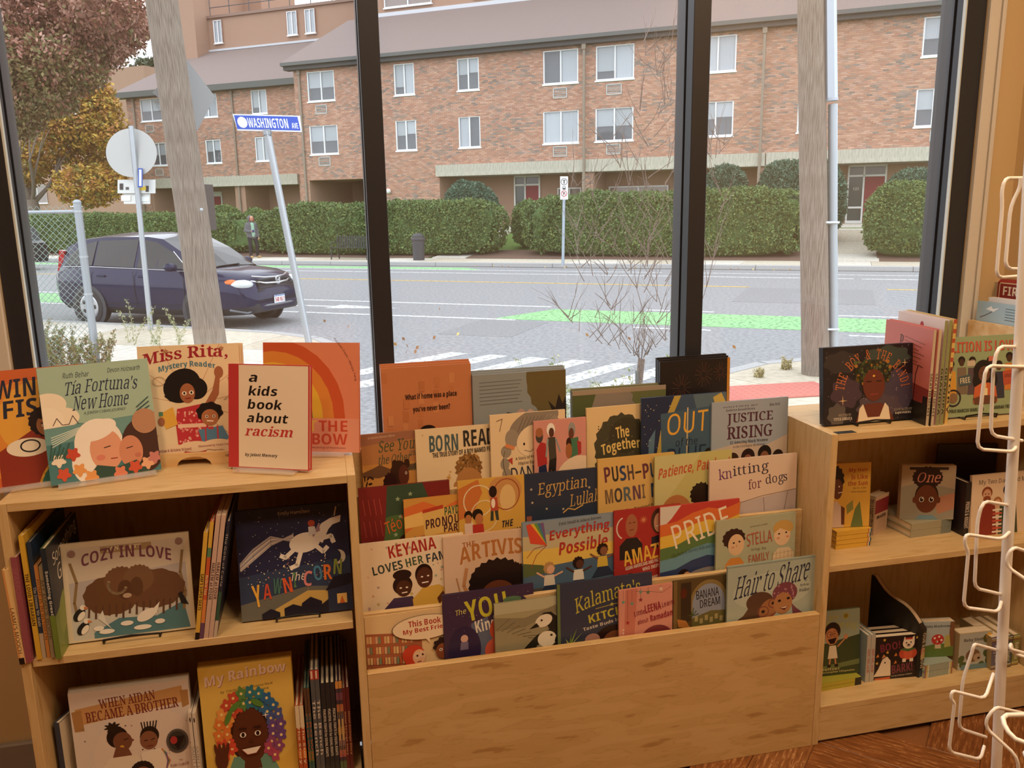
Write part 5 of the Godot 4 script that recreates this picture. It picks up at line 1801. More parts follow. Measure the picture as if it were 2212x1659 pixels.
# ---------------------------------------------------------------- the person across the street
func capsule(p: Vector3, a: Vector3, b: Vector3, ra: float, rb: float) -> float:
	var ab := b - a
	var t := clampf((p - a).dot(ab) / maxf(ab.length_squared(), 1e-6), 0, 1)
	return (p - a - ab * t).length() - lerpf(ra, rb, t)
func figure(bones: Array, cell: float, blend: float) -> MB:      # bones: [a, b, ra, rb, colour]; a smooth union meshed as surface nets
	var lo := Vector3.ONE * 1e9
	var hi := -lo
	for q in bones:
		for e in [[q[0], q[2]], [q[1], q[3]]]:
			lo = lo.min(e[0] - Vector3.ONE * (e[1] + cell * 2)); hi = hi.max(e[0] + Vector3.ONE * (e[1] + cell * 2))
	var nx := int((hi.x - lo.x) / cell) + 1
	var ny := int((hi.y - lo.y) / cell) + 1
	var nz := int((hi.z - lo.z) / cell) + 1
	var f := PackedFloat32Array()
	f.resize((nx + 1) * (ny + 1) * (nz + 1))
	f.fill(1.0)
	var own := PackedInt32Array()
	own.resize(f.size())
	var id := func(x: int, y: int, z: int) -> int: return (x * (ny + 1) + y) * (nz + 1) + z
	for bi in bones.size():
		var q: Array = bones[bi]
		var reach := maxf(q[2], q[3]) + cell * 3
		var a: Vector3 = ((q[0].min(q[1]) - Vector3.ONE * reach - lo) / cell).floor().max(Vector3.ZERO)
		var e: Vector3 = ((q[0].max(q[1]) + Vector3.ONE * reach - lo) / cell).ceil().min(Vector3(nx, ny, nz))
		for x in range(int(a.x), int(e.x) + 1):
			for y in range(int(a.y), int(e.y) + 1):
				for z in range(int(a.z), int(e.z) + 1):
					var k: int = (x * (ny + 1) + y) * (nz + 1) + z
					var d := capsule(lo + Vector3(x, y, z) * cell, q[0], q[1], q[2], q[3])
					var o := f[k]
					if d < o: own[k] = bi
					var h := clampf(0.5 + 0.5 * (o - d) / blend, 0, 1)
					f[k] = lerpf(o, d, h) - blend * h * (1 - h)
	var at_ := {}
	var b := MB.new()
	var corner := [Vector3i(0, 0, 0), Vector3i(1, 0, 0), Vector3i(0, 1, 0), Vector3i(1, 1, 0), Vector3i(0, 0, 1), Vector3i(1, 0, 1), Vector3i(0, 1, 1), Vector3i(1, 1, 1)]
	var grad := {}
	var hue := {}
	for x in nx:
		for y in ny:
			for z in nz:
				var inside := 0
				var vals := []
				for c in corner:
					var v := f[((x + c.x) * (ny + 1) + y + c.y) * (nz + 1) + z + c.z]
					vals.append(v)
					if v < 0: inside += 1
				if inside == 0 or inside == 8: continue
				var sum := Vector3.ZERO
				var n := 0
				for i in 8:
					for ax in 3:
						var j := i | (1 << ax)
						if j != i and (vals[i] < 0) != (vals[j] < 0):
							var t: float = vals[i] / (vals[i] - vals[j])
							sum += Vector3(corner[i]).lerp(Vector3(corner[j]), t)
							n += 1
				var key := Vector3i(x, y, z)
				at_[key] = lo + (Vector3(key) + sum / n) * cell
				grad[key] = Vector3(vals[1] + vals[3] + vals[5] + vals[7] - vals[0] - vals[2] - vals[4] - vals[6], vals[2] + vals[3] + vals[6] + vals[7] - vals[0] - vals[1] - vals[4] - vals[5], vals[4] + vals[5] + vals[6] + vals[7] - vals[0] - vals[1] - vals[2] - vals[3]).normalized()
				hue[key] = own[(x * (ny + 1) + y) * (nz + 1) + z]
	for key in at_:
		var x: int = key.x
		var y: int = key.y
		var z: int = key.z
		for ax in 3:
			var u := Vector3i(0, 1, 0) if ax == 0 else (Vector3i(0, 0, 1) if ax == 1 else Vector3i(1, 0, 0))
			var w := Vector3i(0, 0, 1) if ax == 0 else (Vector3i(1, 0, 0) if ax == 1 else Vector3i(0, 1, 0))
			var e := Vector3i.ZERO
			e[ax] = 1
			var v0 := f[(x * (ny + 1) + y) * (nz + 1) + z]
			var v1 := f[((x + e.x) * (ny + 1) + y + e.y) * (nz + 1) + z + e.z]
			if (v0 < 0) == (v1 < 0): continue
			var q := [key, key - u, key - u - w, key - w]
			if not (at_.has(q[1]) and at_.has(q[2]) and at_.has(q[3])): continue
			if v0 < 0: q = [q[3], q[2], q[1], q[0]]
			b.tint(bones[hue[key]][4])
			b.trin([at_[q[0]], at_[q[1]], at_[q[2]]], [grad[q[0]], grad[q[1]], grad[q[2]]])
			b.trin([at_[q[0]], at_[q[2]], at_[q[3]]], [grad[q[0]], grad[q[2]], grad[q[3]]])
	return b

func build_person() -> void:
	var p0 := hy(548, 557, -0.38)
	var o := thing("person", "person in a grey hooded jacket, green shirt and dark trousers holding a mug", "person", Transform3D(Basis(Vector3.UP, 0.55), p0))
	var jac := C("5b5a5f")
	var tee := C("8fb59c")
	var pant := C("1d1f26")
	var skin := C("c08a72")
	var shoe := C("b08d5a")
	var V := func(x: float, y: float, z: float) -> Vector3: return Vector3(x, y, z)
	var bones := [
		[V.call(-0.10, 0.92, 0), V.call(-0.12, 0.50, 0.04), 0.095, 0.075, pant], [V.call(-0.12, 0.50, 0.04), V.call(-0.11, 0.10, 0.0), 0.075, 0.06, pant],
		[V.call(0.10, 0.92, 0), V.call(0.17, 0.50, 0.06), 0.095, 0.075, pant], [V.call(0.17, 0.50, 0.06), V.call(0.20, 0.10, -0.02), 0.075, 0.06, pant],
		[V.call(-0.11, 0.045, -0.02), V.call(-0.12, 0.04, 0.15), 0.045, 0.045, shoe], [V.call(0.20, 0.045, -0.04), V.call(0.24, 0.04, 0.13), 0.045, 0.045, shoe],
		[V.call(-0.08, 0.90, 0), V.call(0.08, 0.90, 0), 0.13, 0.13, jac], [V.call(-0.09, 0.95, -0.01), V.call(-0.12, 1.33, -0.02), 0.12, 0.12, jac], [V.call(0.09, 0.95, -0.01), V.call(0.12, 1.33, -0.02), 0.12, 0.12, jac],
		[V.call(0.0, 0.92, 0.075), V.call(0.0, 1.36, 0.06), 0.085, 0.075, tee], [V.call(0.0, 1.36, 0), V.call(0.0, 1.46, 0.0), 0.09, 0.07, jac],
		[V.call(-0.19, 1.36, -0.01), V.call(-0.27, 1.10, 0.0), 0.065, 0.058, jac], [V.call(-0.27, 1.10, 0.0), V.call(-0.14, 1.08, 0.22), 0.056, 0.045, jac],
		[V.call(0.19, 1.36, -0.01), V.call(0.27, 1.10, -0.04), 0.065, 0.058, jac], [V.call(0.27, 1.10, -0.04), V.call(0.26, 0.85, 0.04), 0.055, 0.045, jac],
		[V.call(0.0, 1.58, -0.02), V.call(0.0, 1.60, -0.03), 0.125, 0.125, jac], [V.call(0.0, 1.55, 0.055), V.call(0.0, 1.61, 0.06), 0.07, 0.075, skin],
		[V.call(-0.13, 1.08, 0.24), V.call(-0.09, 1.09, 0.28), 0.036, 0.032, skin], [V.call(0.26, 0.82, 0.05), V.call(0.26, 0.75, 0.06), 0.036, 0.028, skin]]
	put("body", figure(bones, 0.028, 0.035), M.matte, o)
	var b := MB.new()
	b.tint(C("2b2522"))
	for s in [-1, 1]: b.ball(V.call(0.028 * s, 1.60, 0.132), Vector3(0.012, 0.008, 0.008), 6)
	b.tint(C("8d4a44"))
	b.box(at(V.call(0, 1.545, 0.122)), Vector3(0.04, 0.01, 0.012))
	b.tint(C("b57d66"))
	b.ball(V.call(0, 1.577, 0.142), Vector3(0.014, 0.02, 0.018), 6)
	put("face", b, M.matte, o)
	b = MB.new()
	b.tint(C("8a3a34"))
	for s in [-1, 1]: b.tube([V.call(0.075 * s, 1.63, 0.08), V.call(0.085 * s, 1.52, 0.09), V.call(0.06 * s, 1.44, 0.1)], [0.02, 0.022, 0.01], 6)
	put("hair", b, M.matte, o)
	var mug := thing("mug", "dark blue mug held by the person in the hooded jacket", "mug", Transform3D(Basis(Vector3.UP, 0.55), o.transform * V.call(-0.085, 1.04, 0.315)))
	b = MB.new()
	b.tint(C("2b2c6a"))
	b.lathe(Transform3D(), [[0.0, 0.0], [0.038, 0.0], [0.042, 0.1], [0.037, 0.1], [0.034, 0.01], [0.0, 0.01]], 14)
	put("cup", b, M.paint, mug)
	b = MB.new()
	b.tint(C("2b2c6a"))
	b.tube([Vector3(-0.04, 0.08, 0), Vector3(-0.07, 0.07, 0), Vector3(-0.07, 0.03, 0), Vector3(-0.04, 0.02, 0)], 0.007, 5)
	put("handle", b, M.paint, mug)

# ---------------------------------------------------------------- flat print: shapes and lettering laid in thin layers on a cover
class Art:
	var mb := MB.new()
	var o := Vector3.ZERO
	var ex := Vector3.RIGHT
	var ey := Vector3.DOWN
	var nz := Vector3.BACK
	var z := 0.0
	var step := 0.00004
	var host: Node
	static var glyphs := {}
	func flat(origin: Vector3, along: Vector3, down: Vector3, h: Node) -> Art:    # origin at the top left corner
		o = origin; ex = along / 100.0; ey = down / 100.0; host = h
		nz = down.cross(along).normalized()
		return self
	func pt(x: float, y: float) -> Vector3: return o + ex * x + ey * y + nz * z
	func pen(k: String) -> void:
		mb.tint(Color.html(k))
		z += step
	func poly(p: PackedVector2Array) -> void:
		var frame := PackedVector2Array([Vector2(0, 0), Vector2(100, 0), Vector2(100, 100), Vector2(0, 100)])
		for q in Geometry2D.intersect_polygons(p, frame):
			var idx := Geometry2D.triangulate_polygon(q)
			for i in range(0, idx.size(), 3): face(q[idx[i]], q[idx[i + 1]], q[idx[i + 2]])
	func face(a: Vector2, b: Vector2, c: Vector2) -> void:
		if (b - a).cross(c - a) < 0: mb.tri(pt(a.x, a.y), pt(c.x, c.y), pt(b.x, b.y))
		else: mb.tri(pt(a.x, a.y), pt(b.x, b.y), pt(c.x, c.y))
	func P(l: Array, k: String) -> Art:                      # polygon from x, y, x, y ...
		pen(k)
		var p := PackedVector2Array()
		for i in range(0, l.size(), 2): p.append(Vector2(l[i], l[i + 1]))
		poly(p)
		return self
	func R(x: float, y: float, w: float, h: float, k: String) -> Art:
		return P([x, y, x + w, y, x + w, y + h, x, y + h], k)
	func E(x: float, y: float, rx: float, ry: float, k: String, turn := 0.0, a0 := 0.0, a1 := TAU, wob := 0.0, lobes := 9) -> Art:
		pen(k)
		var p := PackedVector2Array()
		var n := 28 if wob == 0.0 else 44
		for i in n:
			var a := a0 + (a1 - a0) * i / (n if a1 - a0 > 6.2 else n - 1)
			var f := 1.0 + wob * sin(a * lobes)
			p.append(Vector2(x, y) + (Vector2(cos(a) * rx, sin(a) * ry) * f).rotated(turn))
		poly(p)
		return self
	func L(l: Array, w: float, k: String) -> Art:            # polyline with width in per cent of the cover's width
		pen(k)
		var asp := ex.length() / ey.length()
		for i in range(0, l.size() - 2, 2):
			var a := Vector2(l[i], l[i + 1] / asp)
			var b := Vector2(l[i + 2], l[i + 3] / asp)
			var d := (b - a).normalized() * w * 0.5
			var n := Vector2(-d.y, d.x)
			var q := PackedVector2Array([a + n - d * 0.4, b + n + d * 0.4, b - n + d * 0.4, a - n - d * 0.4])
			for j in 4: q[j].y *= asp
			poly(q)
		return self
	func ring(x: float, y: float, rx: float, ry: float, w: float, k: String, a0 := 0.0, a1 := TAU) -> Art:
		var l := []
		for i in 25:
			var a := a0 + (a1 - a0) * i / 24.0
			l.append_array([x + cos(a) * rx, y + sin(a) * ry])
		return L(l, w, k)
	func star(x: float, y: float, r: float, k: String, n := 5, inner := 0.42) -> Art:
		pen(k)
		var asp := ex.length() / ey.length()
		var p := PackedVector2Array()
		for i in n * 2:
			var a := PI * i / n - PI / 2
			p.append(Vector2(x + cos(a) * r * (1.0 if i % 2 == 0 else inner), y + sin(a) * r * asp * (1.0 if i % 2 == 0 else inner)))
		poly(p)
		return self
	func dots(n: int, x0: float, y0: float, x1: float, y1: float, r: float, cols: Array, seed_ := 1) -> Art:
		var g := RandomNumberGenerator.new()
		g.seed = seed_
		var asp := ex.length() / ey.length()
		z += step
		for i in n:
			mb.tint(Color.html(cols[g.randi() % cols.size()]))
			var c := Vector2(g.randf_range(x0, x1), g.randf_range(y0, y1))
			var q := PackedVector2Array()
			var rr := r * g.randf_range(0.6, 1.3)
			for j in 7: q.append(c + Vector2(cos(TAU * j / 7) * rr, sin(TAU * j / 7) * rr * asp))
			poly(q)
		return self
	func T(txt: String, x: float, y: float, w: float, h: float, f: int, k: String, slant := 0.0, bow := 0.0, rot := 0.0) -> Art:
		# lettering fitted into the box x, y, w, h; bow lifts its middle; rot turns it about the box centre
		pen(k)
		var key := "%d|%s" % [f, txt]
		if not glyphs.has(key):
			var tm := TextMesh.new()
			tm.font = host.font(f)
			tm.text = txt
			tm.font_size = 24
			tm.pixel_size = 0.01
			tm.depth = 0.0
			tm.curve_step = 1.5
			var arr := tm.get_mesh_arrays()
			var vs: PackedVector3Array = arr[Mesh.ARRAY_VERTEX]
			var ix: PackedInt32Array = arr[Mesh.ARRAY_INDEX] if arr[Mesh.ARRAY_INDEX] != null else PackedInt32Array(range(vs.size()))
			var lo := Vector2(1e9, 1e9)
			var hi := -lo
			for v in vs: lo = lo.min(Vector2(v.x, v.y)); hi = hi.max(Vector2(v.x, v.y))
			glyphs[key] = [vs, ix, lo, hi]
		var g: Array = glyphs[key]
		var lo: Vector2 = g[2]
		var sz: Vector2 = g[3] - lo
		var asp := ex.length() / ey.length()
		var c := Vector2(x + w / 2, y + h / 2)
		var out := PackedVector2Array()
		for v in g[0]:
			var u: float = (v.x - lo.x) / sz.x
			var t: float = (v.y - lo.y) / sz.y
			var q := Vector2(x + u * w + slant * (t - 0.5) * h / asp, y + (1 - t) * h - bow * (1 - pow(2 * u - 1, 2)))
			if rot != 0.0:
				var d := q - c
				d.y /= asp
				d = d.rotated(deg_to_rad(rot))
				d.y *= asp
				q = c + d
			out.append(q)
		var ix: PackedInt32Array = g[1]
		for i in range(0, ix.size(), 3): face(out[ix[i]], out[ix[i + 1]], out[ix[i + 2]])
		return self
	func arc(txt: String, x: float, y: float, r: float, a0: float, a1: float, h: float, f: int, k: String) -> Art:   # letters around a circle, angles in degrees from straight up
		var n := txt.length()
		var asp := ex.length() / ey.length()
		for i in n:
			if txt[i] == " ": continue
			var a := deg_to_rad(lerpf(a0, a1, (i + 0.5) / n))
			var cx := x + sin(a) * r
			var cy := y - cos(a) * r * asp
			var w := absf(deg_to_rad(a1 - a0)) * r / n * (0.78 if txt[i] != "I" else 0.3)
			T(txt[i], cx - w / 2, cy - h / 2, w, h, f, k, 0, 0, rad_to_deg(a))
		return self
	func face_(x: float, y: float, r: float, skin: String, hair: String, eyes := "2a1a16", style := 0) -> Art:
		# a simple drawn head: hair, face, eyes, brows, nose, mouth; r in per cent of the width
		var asp := ex.length() / ey.length()
		var ry := r * asp
		match style:
			0: E(x, y - ry * 0.35, r * 1.18, ry * 1.12, hair)
			1: E(x, y - ry * 0.3, r * 1.5, ry * 1.4, hair, 0, 0, TAU, 0.05, 17)
			2:
				E(x, y - ry * 0.3, r * 1.25, ry * 1.15, hair)
				R(x - r * 1.25, y - ry * 0.2, r * 2.5, ry * 1.5, hair)
			3:
				E(x, y - ry * 0.3, r * 1.15, ry * 1.05, hair)
				E(x, y - ry * 1.55, r * 0.6, ry * 0.55, hair)
			4: E(x, y - ry * 0.3, r * 1.02, ry * 0.95, hair)
		E(x, y + ry * 0.05, r * 0.92, ry, skin)
		if style == 4: E(x, y - ry * 0.72, r * 0.8, ry * 0.36, hair)
		elif style != 9: E(x, y - ry * 0.78, r * 0.86, ry * 0.34, hair)
		for s in [-1, 1]:
			E(x + s * r * 0.38, y + ry * 0.08, r * 0.13, ry * 0.10, "f6efe6")
			E(x + s * r * 0.36, y + ry * 0.09, r * 0.08, ry * 0.085, eyes)
			L([x + s * r * 0.2, y - ry * 0.16, x + s * r * 0.55, y - ry * 0.14], r * 0.09, hair)
		L([x - r * 0.04, y + ry * 0.3, x + r * 0.08, y + ry * 0.36], r * 0.07, Color.html(skin).darkened(0.3).to_html(false))
		L([x - r * 0.24, y + ry * 0.56, x, y + ry * 0.64, x + r * 0.24, y + ry * 0.56], r * 0.1, "8a3a34")
		return self

# ---------------------------------------------------------------- books
# A book's own axes: x to the right along the front cover, y up, z out of the front cover. Its origin lies in the middle of the cover's foot.
func book(called: String, label: String, t: Transform3D, w: float, h: float, th: float, cover: String, draw, group := "", spine := "", spine_draw = null, board := 0.0022, cat := "book", squeeze := 1.0) -> Node3D:
	var o := thing(called, label, cat, t, group)
	var sp := spine if spine else cover
	var b := MB.new()
	b.tint(C(cover))
	b.bx(-w / 2, w / 2, 0, h, -board, 0)
	b.bx(-w / 2, w / 2, 0, h, -th, -th + board)
	b.tint(C(sp))
	b.bx(-w / 2 - 0.0004, -w / 2 + board, 0, h, -th + board * 0.4, -board * 0.4)
	put("cover", b, M.print, o)
	b = MB.new()
	var inset := 0.003 if board < 0.004 else 0.0
	b.bx(-w / 2 + board, w / 2 - inset, inset, h - inset, -th + board, -board)
	put("pages", b, M.pages, o)
	if draw != null:
		var a := Art.new()
		a.z = 0.00005
		a.flat(Vector3(-w / 2, h, 0), Vector3(w, 0, 0), Vector3(0, -h * squeeze, 0), self)
		draw.call(a)
		put("cover_print", a.mb, M.print, o)
	if spine_draw != null:
		var a := Art.new()
		a.z = 0.0005
		a.flat(Vector3(-w / 2, h, -th), Vector3(0, 0, th), Vector3(0, -h, 0), self)
		spine_draw.call(a)
		put("spine_print", a.mb, M.print, o)
	return o
func copy_label(label: String, c: int) -> String:
	return "%s copy behind the %s" % [["", "second", "third", "fourth"][c], label.split(" with")[0]]
# corners given as pixels: foot left and right on a surface at height y, top left and right; lean in degrees
func cover_frame(q: Array, y: float, lean: float) -> Array:
	var bl := hy(q[4], q[5], y)
	var br := hy(q[6], q[7], y)
	var ex := (br - bl).normalized()
	var front := ex.cross(Vector3.UP).normalized()
	var up := (Vector3.UP * cos(deg_to_rad(lean)) - front * sin(deg_to_rad(lean))).normalized()
	var nn := ex.cross(up).normalized()
	var tl := hit(q[0], q[1], nn, bl)
	var tr := hit(q[2], q[3], nn, bl)
	var h := ((tl - bl).dot(up) + (tr - br).dot(up)) / 2
	return [Transform3D(Basis(ex, up, nn), (bl + br) / 2), (br - bl).length(), h]
# a face-out book on the rack: only its top corners show; layer 0..2 from back to front
func rack_book(k: int, q: Array, layer: int, label: String, cover: String, draw, th := 0.0075, copies := 1, yaw := 0.008) -> void:
	var lip := rack_z(k) - (0.0225 if k == 0 else 0.0145)
	var zl := lip - 0.0015 - (2 - layer) * 0.009
	var floor_y := rack_y(k) - 0.102
	var lean := 0.035
	var a := hz(q[0], q[1], zl - 0.15 * lean)
	var b := hz(q[2], q[3], zl - yaw - 0.15 * lean)
	var top := (a.y + b.y) / 2
	var ex := Vector3(b.x - a.x, 0, -yaw).normalized()
	var front := ex.cross(Vector3.UP)
	var up := (Vector3.UP * cos(lean) - front * sin(lean)).normalized()
	var h := (top - floor_y - 0.0005) / cos(lean)
	var mid := (a + b) / 2
	var org := Vector3(mid.x, floor_y + 0.0005, zl - yaw / 2)
	for c in copies:
		var t := Transform3D(Basis(ex, up, ex.cross(up)), org - ex.cross(up) * c * (th + 0.0012) + up * 0.0)
		if c == 0: book("picture_book", label, t, (b - a).length(), h, th, cover, draw, "", "", null, 0.0022, "book", [0.82, 0.86, 1.0, 1.0, 1.0][k])
		else: book("picture_book", copy_label(label, c), t, (b - a).length(), h + 0.004 * c, th, cover, null, "copies behind the front books")
# a spine-out book: pixels of the spine's foot left, foot right and top left; depth of the covers
func spine_book(q: Array, y: float, depth: float, label: String, col: String, draw, group := "", cover_draw = null, back := "") -> Node3D:
	var bl := hy(q[0], q[1], y)
	var br := hy(q[2], q[3], y)
	var th := maxf((br - bl).length(), 0.005)
	var ex := Vector3(1, 0, 0)
	var tl := hit(q[4], q[5], Vector3(0, 0, 1), bl)
	var up := (tl - bl)
	up.z = 0
	var h := up.length()
	up = up.normalized()
	var side := Vector3(up.y, -up.x, 0)
	# the book's z axis points along the shelf, its x axis into the shelf
	var t := Transform3D(Basis(Vector3(0, 0, -1), up, side), Vector3(bl.x, y, bl.z) + side * th + Vector3(0, 0, -depth / 2))
	return book("spine_out_book", label, t, depth, h, th, back if back else col, cover_draw, group, col, draw)
func spine_top(x0: float, x1: float, ytop: float, y: float, z: float, depth: float, label: String, col: String, draw, group := "") -> Node3D:
	var a := hz(x0, ytop, z)
	var b := hz(x1, ytop, z)
	var h := a.y - y
	var t := Transform3D(Basis(Vector3(0, 0, -1), Vector3.UP, Vector3(1, 0, 0)), Vector3(b.x - 0.0004, y, z - depth / 2))
	return book("spine_out_book", label, t, depth, h, b.x - a.x - 0.0008, col, null, group, col, draw)
func spine_text(txt: String, bg: String, fg: String, f := 1, y0 := 20.0, y1 := 85.0, extra = null) -> Callable:
	return func(a: Art) -> void:
		a.R(0, 0, 100, 100, bg)
		if extra != null: extra.call(a)
		# lettering that reads down the spine
		a.pen(fg)
		var s := Art.new()
		s.flat(a.o + a.ex * 85 + a.ey * y0, a.ey * (y1 - y0), -a.ex * 70, a.host)
		s.z = a.z
		s.T(txt, 0, 0, 100, 100, f, fg)
		a.mb.v.append_array(s.mb.v); a.mb.n.append_array(s.mb.n); a.mb.c.append_array(s.mb.c)

func build_books() -> void:
	shelf_top_books()
	left_shelf_books()
	rack_books()
	right_books()

const SHELF_TOP := 0.9105
func acrylic_stand(t: Transform3D, w: float, label: String) -> void:      # clear bent sheet: foot, lip and back
	var o := thing("acrylic_stand", label, "book stand", t, "clear book stands on the bookcase")
	var s := 0.0025
	var b := MB.new()
	b.bx(-w / 2, w / 2, 0.004, 0.0065, 0.028, -0.02)
	b.bx(-w / 2, w / 2, 0.0065, 0.016, 0.028, 0.0255)
	put("lip", b, M.acrylic, o)
	b = MB.new()
	b.box(Transform3D(Basis(Vector3.RIGHT, -0.22), Vector3(0, 0.075, -0.032)), Vector3(w, 0.15, s))
	put("back_plate", b, M.acrylic, o)
	b = MB.new()
	b.box(Transform3D(Basis(Vector3.RIGHT, 0.35), Vector3(0, 0.06, -0.065)), Vector3(w * 0.6, 0.13, s))
	put("prop", b, M.acrylic, o)
func wire_easel(t: Transform3D, w: float, label: String, group := "") -> void:
	var o := thing("wire_easel", label, "book stand", t, group)
	for s in [-1, 1]:
		var b := MB.new()
		b.tube([Vector3(s * w / 2, 0.012, 0.02), Vector3(s * w / 2, 0.003, 0.017), Vector3(s * w / 2, 0.003, -0.02), Vector3(s * w * 0.45, 0.13, -0.052)], 0.0022, 6)
		put("arm", b, M.black_wire, o)
		b = MB.new()
		b.tube([Vector3(s * w * 0.45, 0.13, -0.052), Vector3(s * w * 0.4, 0.003, -0.1)], 0.0022, 6)
		put("prop", b, M.black_wire, o)
	var b := MB.new()
	b.tube([Vector3(-w / 2, 0.012, 0.02), Vector3(0, 0.016, 0.021), Vector3(w / 2, 0.012, 0.02)], 0.0025, 6)
	put("front_bar", b, M.black_wire, o)

func stood(q: Array, lift: float, lean: float, th: float, label: String, cover: String, draw, base := SHELF_TOP, copies := 1, spine := "") -> Transform3D:
	var f := cover_frame(q, base + lift, lean)
	var t: Transform3D = f[0]
	for c in copies:
		var tc := t
		tc.origin -= t.basis.z * (th + 0.0012) * c
		tc.origin += t.basis.x * 0.003 * c
		if c == 0: book("picture_book", label, tc, f[1], f[2], th, cover, draw, "", spine)
		else: book("picture_book", copy_label(label, c), tc, f[1], f[2], th, cover, null, "", spine)
	var foot := t.origin
	foot.y = base
	return Transform3D(Basis(t.basis.x, Vector3.UP, t.basis.x.cross(Vector3.UP)), foot)

